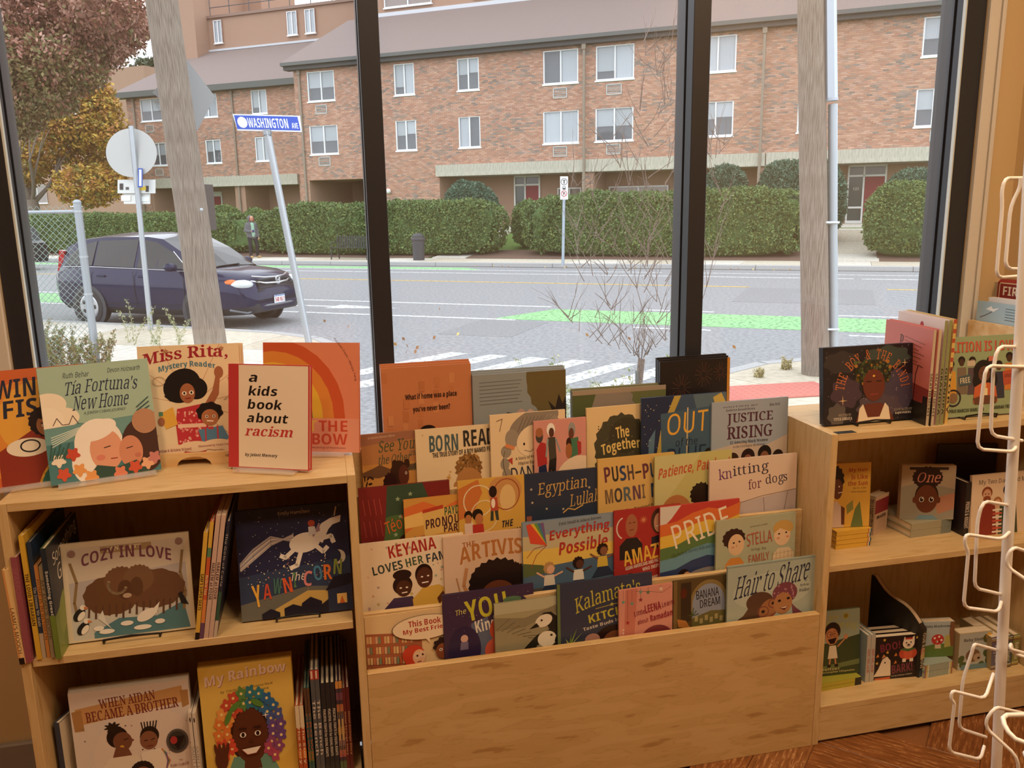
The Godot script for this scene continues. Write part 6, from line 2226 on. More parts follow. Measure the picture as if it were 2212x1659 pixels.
func shelf_top_books() -> void:
	var fr := stood([-72, 813, 193, 779, -48, 1062, 208, 1026], 0.007, 14, 0.009, "orange picture book with dark blue lettering and a child drawing", "b8502c", func(a: Art) -> void:
		a.R(0, 0, 100, 100, "c9622f")
		a.E(50, 55, 55, 45, "d98a3a"); a.E(62, 45, 40, 35, "e0a544")
		a.T("WIND", 22, 8, 47, 16, 1, "222a3c", 0.1, 0, -2); a.T("FISH", 28, 26, 42, 15, 1, "222a3c", 0.1, 0, -2)
		a.P([20, 70, 60, 48, 72, 60, 70, 100, 20, 100], "8d3324")
		a.face_(64, 50, 11, "a86f4a", "2a1c18", "2a1a16", 1)
		a.E(45, 68, 18, 8, "e9dcc6"); a.ring(47, 67, 8, 5, 1.4, "2a2a2a")
		a.E(95, 112, 45, 40, "2f6a5c"); a.E(100, 116, 36, 33, "2f5b86"); a.ring(95, 112, 45, 40, 2.0, "d9a13c", PI, TAU)
		a.T("DK", 66, 78, 6, 4, 1, "efe6d0"); a.T("Calde", 64, 85, 8, 3, 1, "efe6d0"); a.T("Rudy", 62, 89, 11, 4.5, 1, "efe6d0"))
	acrylic_stand(fr, 0.17, "clear acrylic stand under the orange picture book")
	fr = stood([78, 797, 326, 772, 111, 1050, 349, 1014], 0.007, 13, 0.009, "teal picture book with two faces nose to nose among flowers", "7fa093", func(a: Art) -> void:
		a.R(0, 0, 100, 100, "a3bfae")
		a.P([0, 100, 0, 62, 30, 50, 100, 55, 100, 100], "4f7f84")
		a.E(6, 32, 16, 10, "efe3cd"); a.E(16, 44, 16, 9, "efe3cd"); a.E(4, 46, 14, 12, "f3e8d4")
		a.P([0, 52, 100, 48, 100, 62, 0, 66], "6f9a98")
		a.T("Ruth Behar", 22, 6, 23, 5, 0, "38404a", 0.2); a.T("Devon Holzwarth", 62, 5, 30, 4.5, 0, "38404a", 0.2)
		a.T("Tía Fortuna's", 22, 14, 66, 12, 2, "2c3550", 0.25, 1.5); a.T("New Home", 28, 27, 50, 12, 2, "2c3550", 0.25)
		a.T("A JEWISH CUBAN JOURNEY", 36, 41, 38, 3, 0, "38404a", 0.2)
		a.L([8, 50, 12, 44, 16, 50, 22, 50, 26, 43, 30, 50], 0.7, "5c4238")
		for i in 5: a.L([5, 60 + i * 2, 30, 54 + i, 52, 58, 62, 52 + i], 0.8, "dbe7dc")
		a.E(46, 70, 22, 22, "f4ece0", 0.2); a.E(32, 86, 12, 16, "f4ece0"); a.E(52, 76, 15, 18, "e0a184"); a.E(47, 58, 17, 8, "f4ece0", -0.3)
		a.E(86, 76, 20, 24, "4a2f28"); a.E(74, 80, 11, 14, "d28e70"); a.P([68, 78, 63, 82, 68, 85], "d28e70")
		a.L([50, 74, 56, 73], 0.9, "3a2a26"); a.L([70, 77, 76, 76], 0.9, "3a2a26"); a.E(46, 82, 4, 2.5, "d98573"); a.L([55, 84, 61, 84], 1.0, "9a3d36"); a.E(80, 84, 3, 2, "c47762")
		a.P([30, 100, 42, 88, 60, 92, 78, 88, 90, 100], "38544a")
		for q in [[12, 92, "d2593f"], [26, 90, "e8a25f"], [9, 80, "f1e3d0"], [22, 76, "c94f3a"], [62, 97, "e2876a"], [76, 94, "d2593f"], [88, 92, "e9b08a"], [95, 88, "c8807a"], [36, 97, "e8a25f"]]: a.E(q[0], q[1], 5.5, 5, q[2], 0, 0, TAU, 0.22, 5)
		for i in 7: a.L([2 + i * 2, 78, 5 + i * 2.5, 66 + (i % 3) * 3], 1.1, "3f6152")
		for i in 6: a.L([84, 42 + i * 3, 96, 34 + i * 4], 1.0, "35565a")
		a.E(90, 55, 12, 11, "b98a6b"))
	acrylic_stand(fr, 0.2, "clear acrylic stand under the teal book with two faces")
	# stack of three on a wooden rest
	var rita := [307, 748, 521, 741, 309, 987, 527, 975]
	fr = stood(rita, 0.022, 10, 0.008, "cream picture book with a waving woman in a red dress", "e8cda6", func(a: Art) -> void:
		a.R(0, 0, 100, 100, "eed6b0")
		for i in 11:
			var an := -2.9 + i * 0.45
			a.L([50 + cos(an) * 18, 55 + sin(an) * 16, 50 + cos(an) * 80, 55 + sin(an) * 72], 0.45, "c98a6a")
		a.T("Miss Rita,", 5, 4, 84, 13, 3, "a32a36", 0.1, 3.0, -4); a.T("Mystery Reader", 20, 18, 56, 7, 1, "4d7f94", 0, 3.5, -2)
		a.E(42, 37, 19, 15, "1d1a1c", -0.4); a.E(56, 40, 11, 10, "1d1a1c"); a.P([24, 46, 34, 38, 40, 48, 30, 51], "1d1a1c")
		a.P([60, 60, 72, 42, 76, 28, 80, 30, 78, 46, 66, 64], "a86848"); a.E(79, 26, 4.5, 5.5, "a86848")
		a.P([36, 58, 62, 54, 66, 74, 62, 100, 36, 100, 34, 72], "c23a44"); a.dots(60, 37, 60, 60, 92, 1.1, ["e58a86", "f0b8a8"], 4); a.R(36, 72, 28, 3.5, "f0c8b0")
		a.E(47, 44, 7.5, 9, "a86848"); a.E(44, 44, 2.3, 1.8, "f6ead8"); a.E(51, 43.5, 2.3, 1.8, "f6ead8"); a.E(44, 44, 1, 1.2, "221815"); a.E(51, 43.5, 1, 1.2, "221815"); a.L([45, 49, 50, 48.5], 1.1, "8a2030")
		a.P([18, 62, 32, 56, 36, 72, 24, 76], "e8b04a"); a.R(18, 60, 4, 4, "5a8a6a"); a.E(20, 69, 3.5, 4, "a86848")
		a.E(68, 62, 13, 9, "1d1a1c", 0, 0, TAU, 0.06, 8); a.E(68, 67, 8.5, 7.5, "b5754f"); a.E(65, 66, 1.5, 1.3, "fff4e6"); a.E(72, 66, 1.5, 1.3, "fff4e6"); a.E(65, 66, 0.8, 0.9, "221815"); a.E(72, 66, 0.8, 0.9, "221815"); a.L([65, 70, 71, 70.5], 1.2, "fff0e0")
		a.P([56, 78, 80, 75, 86, 86, 80, 92, 60, 92], "5a87a8"); a.L([63, 76, 63, 90], 1.5, "c2404a"); a.L([75, 75, 75, 90], 1.5, "c2404a"); a.R(66, 75.5, 5, 2.4, "c2404a")
		for e in [[12, 94, 14], [30, 95, 13], [52, 93, 16], [74, 92, 15], [90, 95, 12]]: a.E(e[0], e[1], e[2], 5, "eed3b2")
		a.T("Sam Donovan & Kristen Wixted", 5, 94, 43, 2.8, 3, "8a2a30", 0, 0, -2); a.T("Illustrated by Violet Tobacco", 55, 91.5, 36, 2.6, 3, "8a2a30", 0, 0, -2)
		a.T("Signed by author", 82, 47, 13, 2.2, 0, "3a3330", 0.3, 0, -35)
		for s in [[28, 5], [83, 4], [9, 46], [90, 32], [92, 58], [14, 82]]: a.star(s[0], s[1], 3, "b9855f"); a.ring(20, 32, 6, 4, 0.5, "c8a686"), SHELF_TOP, 3)
	var ob := thing("wooden_book_rest", "pale wooden arched book rest under the cream book with waving woman", "book stand", fr)
	var b := MB.new()
	var arch := PackedVector2Array([Vector2(-0.082, 0), Vector2(-0.05, 0)])
	for i in 9:
		var an := PI - PI * i / 8.0
		arch.append(Vector2(cos(an) * 0.04 + 0.004, sin(an) * 0.022))
	arch.append_array([Vector2(0.055, 0), Vector2(0.082, 0), Vector2(0.085, 0.012), Vector2(0.076, 0.02), Vector2(0.084, 0.03), Vector2(-0.086, 0.03), Vector2(-0.078, 0.02), Vector2(-0.086, 0.012)])
	b.prism(Transform3D(), arch, 0.012, 0.022)
	put("front_board", b, M.pine, ob)
	b = MB.new()
	b.prism(Transform3D(), PackedVector2Array([Vector2(-0.08, 0), Vector2(0.08, 0), Vector2(0.08, 0.15), Vector2(-0.08, 0.15)]), -0.062, -0.068)
	b.bx(-0.075, 0.075, 0.012, 0.0205, 0.012, -0.062)
	put("support", b, M.pine, ob)
	fr = stood([530, 786, 702, 791, 494, 1008, 668, 1017], 0.007, 9, 0.014, "plain cream book with bold black words and a red spine strip", "c23c3c", func(a: Art) -> void:
		a.R(0, 0, 100, 100, "c23c3e"); a.R(13, 0.8, 85.5, 98.4, "efdcc4")
		a.T("a", 26, 10, 10, 7, 1, "1d1a1a", 0.2); a.T("kids", 26, 20.5, 35, 9.5, 1, "1d1a1a", 0.2); a.T("book", 25, 33.5, 42, 9.5, 1, "1d1a1a", 0.2); a.T("about", 24, 46.5, 50, 9.5, 1, "1d1a1a", 0.2)
		a.T("racism", 22, 59, 59, 10, 3, "c23c3e", 0.3); a.T("by Jelani Memory", 21, 85.5, 40, 4.2, 1, "2a2525", 0.2))
	acrylic_stand(fr, 0.15, "clear acrylic stand under the plain cream book")
	fr = stood([600, 741, 796, 739, 571, 974, 776, 978], 0.007, 9, 0.011, "salmon picture book with a painted rainbow arch", "d8825f", func(a: Art) -> void:
		a.R(0, 0, 100, 100, "dd8a68")
		for q in [[72, 70, "c95a34"], [61, 59, "d98c3c"], [50, 49, "e0b83c"], [40, 40, "6b8a3c"], [32, 33, "3f7a4a"], [24, 26, "e8a088"]]: a.E(10, 68, q[0] * 1.05, q[1] * 1.02, q[2])
		a.R(0, 69, 100, 31, "e09a80")
		a.T("OVER THE", 10, 71, 78, 10, 1, "c8503a"); a.T("T", 47, 71, 9, 10, 1, "e6c25a"); a.T("RAINBOW", 10, 83, 78, 10, 1, "c8503a"); a.T("B", 40, 83, 9, 10, 1, "e6c25a")
		a.T("The Science, Magic and Meaning of Rainbows", 8, 95, 78, 2.2, 0, "8a3a30")
		a.T("Rachael Davis • Wenjia Tang", 62, 14, 48, 2.6, 0, "8a4a40", 0, 3.0, 62))
	acrylic_stand(fr, 0.18, "clear acrylic stand under the salmon rainbow book")

func left_shelf_books() -> void:
	var y := 0.5447
	var g1 := "spine-out books at the left of the middle shelf"
	spine_book([43, 1436, 55, 1434, 4, 1232], y, 0.22, "cream and orange spined book leaning at the shelf's left end", "e8c48a", spine_text("LAXMI'S MOOCH", "e8c48a", "5a3a2a", 0, 40, 88, func(a: Art) -> void: a.R(0, 93, 100, 7, "241c1a"); a.R(0, 0, 35, 93, "d89a5c")), g1)
	spine_book([56, 1432, 70, 1430, 22, 1205], y, 0.22, "mauve spined book beside the orange one", "94505a", spine_text("SPARROW", "94505a", "a8656c", 0, 10, 40), g1)
	spine_book([80, 1425, 91, 1423, 39, 1158], y, 0.24, "yellow spined book with black lettering on the middle shelf", "d8ae3c", spine_text("THE LOUD LIBRARIAN", "d8ae3c", "2a2420", 1, 30, 72), g1)
	spine_book([92, 1422, 101, 1420, 57, 1172], y, 0.24, "navy spined book beside the yellow spine", "2a3a50", spine_text("The Dreams We Made", "2a3a50", "d8d0c0", 2, 38, 72, func(a: Art) -> void: a.R(0, 78, 100, 22, "b8a890")), g1)
	spine_book([102, 1421, 110, 1420, 73, 1222], y, 0.2, "thin orange spined paperback between navy and grey ones", "c88a4a", spine_text("HOME IS IN BETWEEN", "c88a4a", "6a4a2a", 0, 15, 80), g1)
	spine_book([111, 1421, 119, 1420, 83, 1224], y, 0.2, "thin grey-beige spined paperback beside the green book", "a89878", spine_text("MY DAD'S BOOK", "a89878", "5a4a3a", 0, 15, 80), g1)
	spine_book([121, 1424, 133, 1422, 86, 1186], y, 0.23, "dark blue and green book with scratchy white title lettering", "4a5a34", spine_text("Something Great", "26303c", "d8d4c4", 1, 20, 60, func(a: Art) -> void: a.R(0, 60, 100, 40, "6f8438")), g1, func(a: Art) -> void:
		a.R(0, 0, 100, 100, "232c3c")
		a.P([0, 62, 30, 55, 60, 60, 100, 50, 100, 100, 0, 100], "7c9040"); a.E(40, 70, 30, 22, "8a9a4a"); a.E(55, 90, 40, 14, "6b8036")
		a.T("Something", 14, 6, 80, 15, 0, "e6e2d4", 0.1, 0, -6); a.T("Great", 22, 22, 50, 14, 0, "e6e2d4", 0.1, 0, -6))
	var fr := stood([147, 1175, 417, 1148, 149, 1391, 423, 1356], 0.004, 8, 0.010, "landscape picture book with two shaggy brown oxen in the snow", "cdbb9c", func(a: Art) -> void:
		a.R(0, 0, 100, 100, "d9cbb0"); a.R(4, 5, 92, 90, "cfc3b2"); a.P([4, 40, 96, 30, 96, 70, 4, 72], "b9b2b0")
		a.P([4, 70, 40, 64, 96, 66, 96, 98, 4, 98], "c8c8c0"); a.P([20, 92, 40, 80, 70, 82, 92, 70, 96, 98, 20, 98], "55808a")
		a.R(30, 6, 40, 7, "a8906a"); a.T("JAN BRETT", 35, 7, 27, 5, 3, "efe6d0")
		a.T("COZY IN LOVE", 15, 14, 70, 12, 1, "7a4a5a", 0, 7, 2)
		for l in [[6, 20, 10, 40, 7, 60, 9, 78], [94, 18, 91, 40, 94, 60, 92, 78]]: a.L(l, 2.2, "8f7650")
		a.E(36, 56, 22, 20, "6b4a34", 0, 0, TAU, 0.03, 31); a.E(70, 54, 24, 20, "6f4e38", 0, 0, TAU, 0.03, 33); a.E(44, 42, 13, 14, "75543c", 0, 0, TAU, 0.05, 21); a.E(58, 42, 12, 14, "7a5a42", 0, 0, TAU, 0.05, 21)
		a.E(47, 52, 6, 10, "5a3e2c"); a.E(56, 50, 5, 10, "5f4330"); a.ring(41, 46, 7, 9, 2.2, "a89070", 0.4, 3.6); a.E(48, 58, 3.5, 2.5, "b8a088")
		for i in 14: a.L([18 + i * 5.3, 66, 17 + i * 5.3, 76 + (i % 3) * 2], 1.6, "5f4432")
		a.E(62, 80, 9, 5, "ece6da", -0.6); a.P([66, 76, 73, 68, 70, 80], "ece6da"); a.P([24, 78, 28, 70, 30, 82, 34, 90], "dcdcd4")
		for e in [[30, 92, 6], [46, 86, 5], [58, 92, 7], [72, 88, 4], [24, 88, 4]]: a.E(e[0], e[1], e[2], 2.5, "f0ece2")
		for e in [[10, 72], [12, 86]]: a.E(e[0], e[1], 4, 7, "2a2828", 0.5); a.E(e[0] + 1.5, e[1] + 1.5, 2.3, 5, "efe8da", 0.5); a.E(e[0] + 3, e[1] - 7, 2.2, 2.6, "efe8da"); a.P([e[0] + 4, e[1] - 8, e[0] + 7.5, e[1] - 6, e[0] + 4, e[1] - 5], "d87a3a")
		a.P([88, 62, 91, 60, 96, 74, 90, 72], "2a2828"); a.E(8, 10, 3, 3.5, "9a7a70"); a.E(92, 8, 3, 3.5, "9a7a70"), y)
	wire_easel(fr, 0.12, "black wire easel under the landscape book with oxen")
	var g2 := "spine-out books in the middle of the middle shelf"
	spine_book([421, 1382, 430, 1381, 440, 1150], y, 0.22, "yellow spined book leaning right of the oxen book", "d9b04a", spine_text("SAM'S SUPER SEATS", "d9b04a", "2a241e", 1, 38, 72, func(a: Art) -> void: a.R(0, 93, 100, 7, "241c1a")), g2)
	spine_book([431, 1380, 439, 1379, 454, 1126], y, 0.22, "spine with yellow, red and blue bands beside the yellow one", "c9603c", spine_text("Bellen Ina", "c9603c", "e8d8a0", 3, 45, 62, func(a: Art) -> void: a.R(0, 0, 100, 22, "d9b04a"); a.R(0, 22, 100, 8, "5a8a6a"); a.R(0, 66, 100, 20, "d88a4a"); a.R(0, 86, 100, 14, "6a4a6a")), g2)
	for k in 2: spine_book([440 + k * 10.5, 1379 - k, 449.5 + k * 10.5, 1378 - k, 467 + k * 11.5, 1113 - k], y, 0.24, "pinkish grey spined book, one of two equal neighbours", "cdb0a0", spine_text("HARLEM at FOUR", "cdb0a0", "4a3a3a", 1, 38, 68), g2)
	spine_book([461, 1377, 468, 1376, 490, 1126], y, 0.24, "thin navy spined book next to the starry night book", "2c3140", spine_text("The Girls of Carla", "2c3140", "b8b0a4", 0, 10, 55, func(a: Art) -> void: a.R(0, 60, 100, 25, "3a5a4a"); a.R(0, 85, 100, 15, "c8b8a8")), g2)
	fr = stood([508, 1106, 752, 1081, 523, 1344, 763, 1315], 0.004, 9, 0.010, "dark blue starry night picture book with a flying white unicorn", "232a44", func(a: Art) -> void:
		a.R(0, 0, 100, 100, "272e4c"); a.P([0, 60, 100, 50, 100, 100, 0, 100], "33405e"); a.P([0, 85, 60, 74, 100, 78, 100, 100, 0, 100], "6a6a62"); a.P([30, 92, 60, 78, 80, 80, 80, 100, 30, 100], "c8a860")
		a.dots(110, 2, 2, 98, 78, 0.35, ["e8e4d8", "c8c8d8"], 3)
		for i in 7: a.L([50, 32 - i, 30, 26 + i * 1.2, 14, 36 + i * 1.5, 2, 48 + i], 1.6, ["b9b0ae", "8f8a94", "d8ccc0"][i % 3])
		a.E(60, 34, 14, 9, "efe8dc", -0.15); a.P([66, 30, 76, 18, 84, 14, 88, 18, 82, 24, 76, 36], "efe8dc"); a.P([84, 14, 94, 12, 93, 18, 86, 20], "efe8dc"); a.L([88, 12, 90, 4], 1.2, "d8c8a8")
		for l in [[52, 38, 42, 46, 38, 44], [56, 42, 52, 54, 46, 56], [70, 38, 76, 44, 80, 40], [74, 32, 84, 30, 86, 36]]: a.L(l, 4, "efe8dc")
		for i in 4: a.L([74, 24 - i * 2, 68, 26 + i], 1.6, "a88a9a")
		a.E(67, 17, 3.2, 3, "b8503a"); a.P([64, 20, 70, 20, 71, 27, 64, 28], "d8d8d8")
		a.E(90, 50, 6, 6.5, "d8d2c2"); a.E(87, 49, 5, 6, "2a3250")
		a.dots(60, 5, 46, 80, 66, 0.5, ["f0d8a8", "e8a080", "fff2d8"], 9)
		a.T("Emily Hamilton", 38, 4, 28, 4, 0, "c8c0b0"); a.T("The", 45, 60, 14, 8, 0, "e8e0d0", 0.2)
		var cols := ["e8b24a", "c8523a", "4a7a6a", "d8603a", "5a8a5a", "d88a8a", "4a86a8", "e07a3a", "8a9a4a"]
		for i in 9: a.T("YAWNICORN"[i], 11 + i * 9.2, 68 - i * 2.0 + (i % 2) * 2, 7.5 if i != 4 else 2.2, 14 if i > 0 else 20, 1, cols[i], 0, 0, -6 + (i % 3) * 6)
		for p in [[18, 100, 18, 95, 26, 91, 34, 95, 34, 100], [38, 100, 38, 92, 46, 89, 54, 92, 54, 100], [52, 100, 54, 89, 62, 84, 72, 89, 72, 100], [72, 100, 72, 92, 78, 88, 78, 100]]: a.P(p, "1e2030")
		a.P([78, 100, 78, 78, 100, 72, 100, 100], "2b3552"); a.P([76, 80, 84, 68, 100, 66, 100, 76], "1e2030"); a.R(86, 84, 9, 9, "f0c878"); a.P([88, 93, 90.5, 86, 93, 93], "d8703a"), y)
	wire_easel(fr, 0.1, "black wire easel under the starry night book")
	# bottom shelf: feet are below the frame
	y = 0.1177
	var z := ZF - 0.045
	for c in 4:
		var a := hz(146 + c * 0.5, 1503 - c * 3.2, z - 0.02 - c * 0.011)
		var e := hz(405 + c * 0.5, 1463 - c * 3.2, z - 0.02 - c * 0.011)
		var ht_ := (a.y + e.y) / 2 - y
		var lb: String = "white picture book with brown banner title and two faces touching" if c == 0 else ["", "second", "third", "fourth"][c] + " copy behind the white book with brown banner title"
		book("picture_book", lb, Transform3D(Basis(Vector3.RIGHT, -0.03), Vector3((a.x + e.x) / 2, y, z - 0.012 - c * 0.011)), e.x - a.x, ht_, 0.0095, "d9cfc4", null if c > 0 else func(q: Art) -> void:
			q.R(0, 0, 100, 100, "ddd2c8"); q.E(60, 60, 45, 40, "e3d3c6")
			q.P([4, 14, 94, 5, 95, 19, 5, 28], "c89a64"); q.P([1, 16, 9, 15, 10, 33, 2, 33], "b08450"); q.P([92, 9, 99, 9, 99, 22, 93, 24], "b08450")
			q.T("WHEN AIDAN", 24, 7, 47, 8, 3, "7a3a30", 0, 0, -3); q.T("BECAME A BROTHER", 12, 16, 78, 8.5, 3, "7a3a30", 0, 0, -3)
			q.dots(40, 3, 30, 97, 75, 0.6, ["8a7a70", "5a4a44"], 8)
			q.E(36, 42, 9, 9, "241a18"); q.E(33, 33, 6, 4, "2a201c", 0, 0, TAU, 0.25, 9); q.E(40, 46, 8, 8, "7a4e38"); q.P([47, 44, 50, 46, 47, 48], "7a4e38"); q.L([41, 45, 45, 44], 0.8, "241a18"); q.E(39, 51, 1.8, 1.8, "d8a83c")
			q.P([34, 50, 44, 52, 47, 60, 30, 60], "7a4e38"); q.P([18, 70, 28, 59, 50, 59, 58, 72, 56, 100, 20, 100], "e8dcc8")
			q.E(63, 44, 8, 8, "2a1e1a"); for i in 6: q.L([58 + i * 2, 40, 57 + i * 2.6, 32], 1.0, "1e1614")
			q.E(62, 48, 7.5, 8, "8a5a40"); q.L([58, 48, 61, 48], 0.8, "241a18"); q.L([64, 48, 67, 47], 0.8, "241a18"); q.L([60, 53, 65, 53], 0.9, "6a2a24")
			q.P([54, 58, 72, 56, 78, 76, 56, 80], "efe4d2")
			for i in 5: q.L([72 + i * 0.9, 57 + i, 78 - i * 0.5, 68, 74, 76], 1.0, ["c8503a", "d89a3c", "5a8a5a", "4a7a9a", "8a5a8a"][i])
			q.E(54, 74, 10, 9, "241a18", 0, 0, TAU, 0.04, 19); q.E(54, 78, 8, 8, "7f5440"); q.L([49, 77, 52, 77], 0.8, "1e1614"); q.L([56, 77, 59, 77], 0.8, "1e1614")
			q.E(86, 52, 9.5, 10.5, "5a5450"); q.E(86, 52, 7.5, 8.5, "3a3634"); q.P([79, 48, 93, 48, 86, 60], "1e1a1a"); q.E(83, 51, 3, 3.4, "b03a3a")
			q.T("by", 86, 68, 3, 2, 2, "8a4a3a"); q.T("Kyle Lukoff", 78, 71.5, 16, 3.2, 2, "8a3a30"))
	book("picture_book", "dark blue edged book standing askew at the bottom shelf's left end", Transform3D(Basis(Vector3.UP, 1.2), Vector3(-0.632, y, ZF - 0.135)), 0.17, 0.235, 0.014, "3a4258", func(a: Art) -> void: a.R(0, 0, 100, 100, "c9bba4"); a.E(50, 50, 40, 30, "b8a88c"))
	var g3 := "spine-out books on the bottom shelf"
	for k in 2: spine_top(405 + k * 9, 413 + k * 9, 1541 + k, y, z, 0.2, "white spine with small dark lettering, one of two between face-out stacks", "d8cdbf", spine_text("SAINT LUPITA", "d8cdbf", "8a8078", 0, 40, 90, func(a: Art) -> void: a.E(50, 8, 22, 3, "2a2422")), g3)
	for c in 3:
		var a := hz(425 + c * 0.5, 1440 - c * 4.5, z - 0.02 - c * 0.013)
		var e := hz(628 + c * 0.5, 1425 - c * 4.5, z - 0.02 - c * 0.013)
		var ht_ := (a.y + e.y) / 2 - y
		var lb: String = "yellow picture book with a smiling child crowned by colourful flowers" if c == 0 else ["", "second", "third"][c] + " copy behind the yellow flower hair book"
		book("picture_book", lb, Transform3D(Basis(Vector3.RIGHT, -0.03), Vector3((a.x + e.x) / 2, y, z - 0.012 - c * 0.013)), e.x - a.x, ht_, 0.0115, "d2ab45", null if c > 0 else func(q: Art) -> void:
			q.R(0, 0, 100, 100, "dcb652"); q.E(50, 40, 60, 50, "e2bf5e")
			q.T("My Rainbow", 6.5, 5.5, 88, 11, 1, "a86a5a", 0.1, 1.5, -5); q.T("My Rainbow", 6, 5, 88, 11, 1, "efd8c8", 0.1, 1.5, -5)
			q.T("by Trinity and DeShanna Neal", 22, 19, 56, 2.8, 0, "4a3624", 0.2, 0, -4); q.T("illustrated by Art Twink", 30, 22.5, 44, 2.6, 0, "4a3624", 0.2, 0, -4)
			q.E(50, 57, 24, 26, "3a2018"); q.P([30, 76, 70, 76, 84, 100, 16, 100], "6a9a8a"); q.E(50, 60, 19, 23, "5c3020"); q.P([42, 78, 58, 78, 60, 88, 40, 88], "5c3020")
			var fl := ["d8503a", "e0803c", "e8a050", "c8503a", "5a8a4a", "2f7a8a", "2f6a9a", "4a5a9a", "6a4a8a", "8a4a7a", "b04a6a"]
			for i in 34:
				var an := PI * (1.18 - 1.42 * (i % 17) / 16.0)
				var rr := 25.0 + (i / 17) * 9
				var cx := 50 + cos(an) * rr
				var cy := 56 - sin(an) * rr * 0.95
				var k: String = fl[clampi(int((i % 17) / 16.0 * 10.0), 0, 10)]
				q.E(cx, cy, 5.6, 4.8, k, i * 0.7, 0, TAU, 0.2, 5); q.E(cx, cy, 1.5, 1.2, "f0d890")
			for e2 in [[36, 34, -0.5], [60, 33, 0.4], [28, 42, -1.0]]: q.E(e2[0], e2[1], 7, 2.6, "5a8a3c", e2[2])
			for sx in [-1, 1]:
				q.E(50 + sx * 8, 58, 3.4, 2.2, "f4ece2"); q.E(50 + sx * 8, 58, 1.8, 1.9, "241410"); q.L([50 + sx * 4, 53, 50 + sx * 12, 53], 1.4, "241410")
			q.L([48, 64, 52, 65], 1.2, "44221a"); q.P([39, 70, 61, 69, 55, 74.5, 45, 75], "f6ece0"); q.L([39, 70, 45, 75, 55, 74.5, 61, 69], 1.2, "7a2a24")
			q.E(17, 76, 7, 9, "5c3020"); for i in 4: q.E(12 + i * 4, 68, 1.8, 6, "5c3020", 0.15 * i - 0.2)
			q.star(68, 44, 4, "fff4e0", 4, 0.2))
	var list := [[636, 645.5, 1525, "b5552f", "The Story", "e8d8b8", "orange and white spine, one of two on the bottom shelf"], [645.5, 655, 1524, "b5552f", "The Story", "e8d8b8", "orange and white spine, one of two on the bottom shelf"],
		[655, 661.5, 1487, "3a5a58", "CROWN", "a85a3a", "teal spine with rusty letters, one of two"], [661.5, 668, 1486, "3a5a58", "CROWN", "a85a3a", "teal spine with rusty letters, one of two"],
		[668, 678, 1448, "55585c", "The Bench", "c8c0b4", "slate grey spine with a red cap, one of two"], [678, 688, 1447, "55585c", "The Bench", "c8c0b4", "slate grey spine with a red cap, one of two"],
		[691, 701.5, 1477, "2c2c30", "PEACEFUL FIGHTS for EQUAL RIGHTS", "d8d0c0", "dark spine with white capitals, one of three"], [701.5, 712, 1476, "2c2c30", "PEACEFUL FIGHTS for EQUAL RIGHTS", "d8d0c0", "dark spine with white capitals, one of three"], [712, 722.5, 1475, "2c2c30", "PEACEFUL FIGHTS for EQUAL RIGHTS", "d8d0c0", "dark spine with white capitals, one of three"],
		[723, 730.5, 1472, "4a3a44", "", "c8a870", "many-coloured banded spine, one of two"], [730.5, 738, 1471, "4a3a44", "", "c8a870", "many-coloured banded spine, one of two"],
		[738, 746, 1487, "6a2a2a", "Hotel Strange Story", "c8a070", "dark red spine with gold lettering, one of two"], [746, 754, 1486, "6a2a2a", "Hotel Strange Story", "c8a070", "dark red spine with gold lettering, one of two"]]
	for q in list:
		var kind: String = q[3]
		spine_top(q[0], q[1], q[2], y, z, 0.24, q[6], q[3], spine_text(q[4] if q[4] else "I", q[3], q[5], 1, 28, 80, func(a: Art) -> void:
			if kind == "b5552f": a.R(0, 0, 100, 30, "e0cfae"); a.R(0, 60, 100, 12, "d8782f")
			elif kind == "3a5a58": a.R(0, 0, 100, 28, "5a4030"); a.R(0, 70, 100, 12, "6a7a4a")
			elif kind == "55585c": a.R(0, 0, 100, 9, "b04038"); a.R(20, 1, 40, 7, "d8c8b0")
			elif kind == "4a3a44":
				for i in 8: a.R(0, i * 12.5, 100, 8, ["d89a50", "7a4a5a", "b8704a", "3a3a58", "c89040", "7a5a6a", "b0605a", "5a6a4a"][i])), g3)

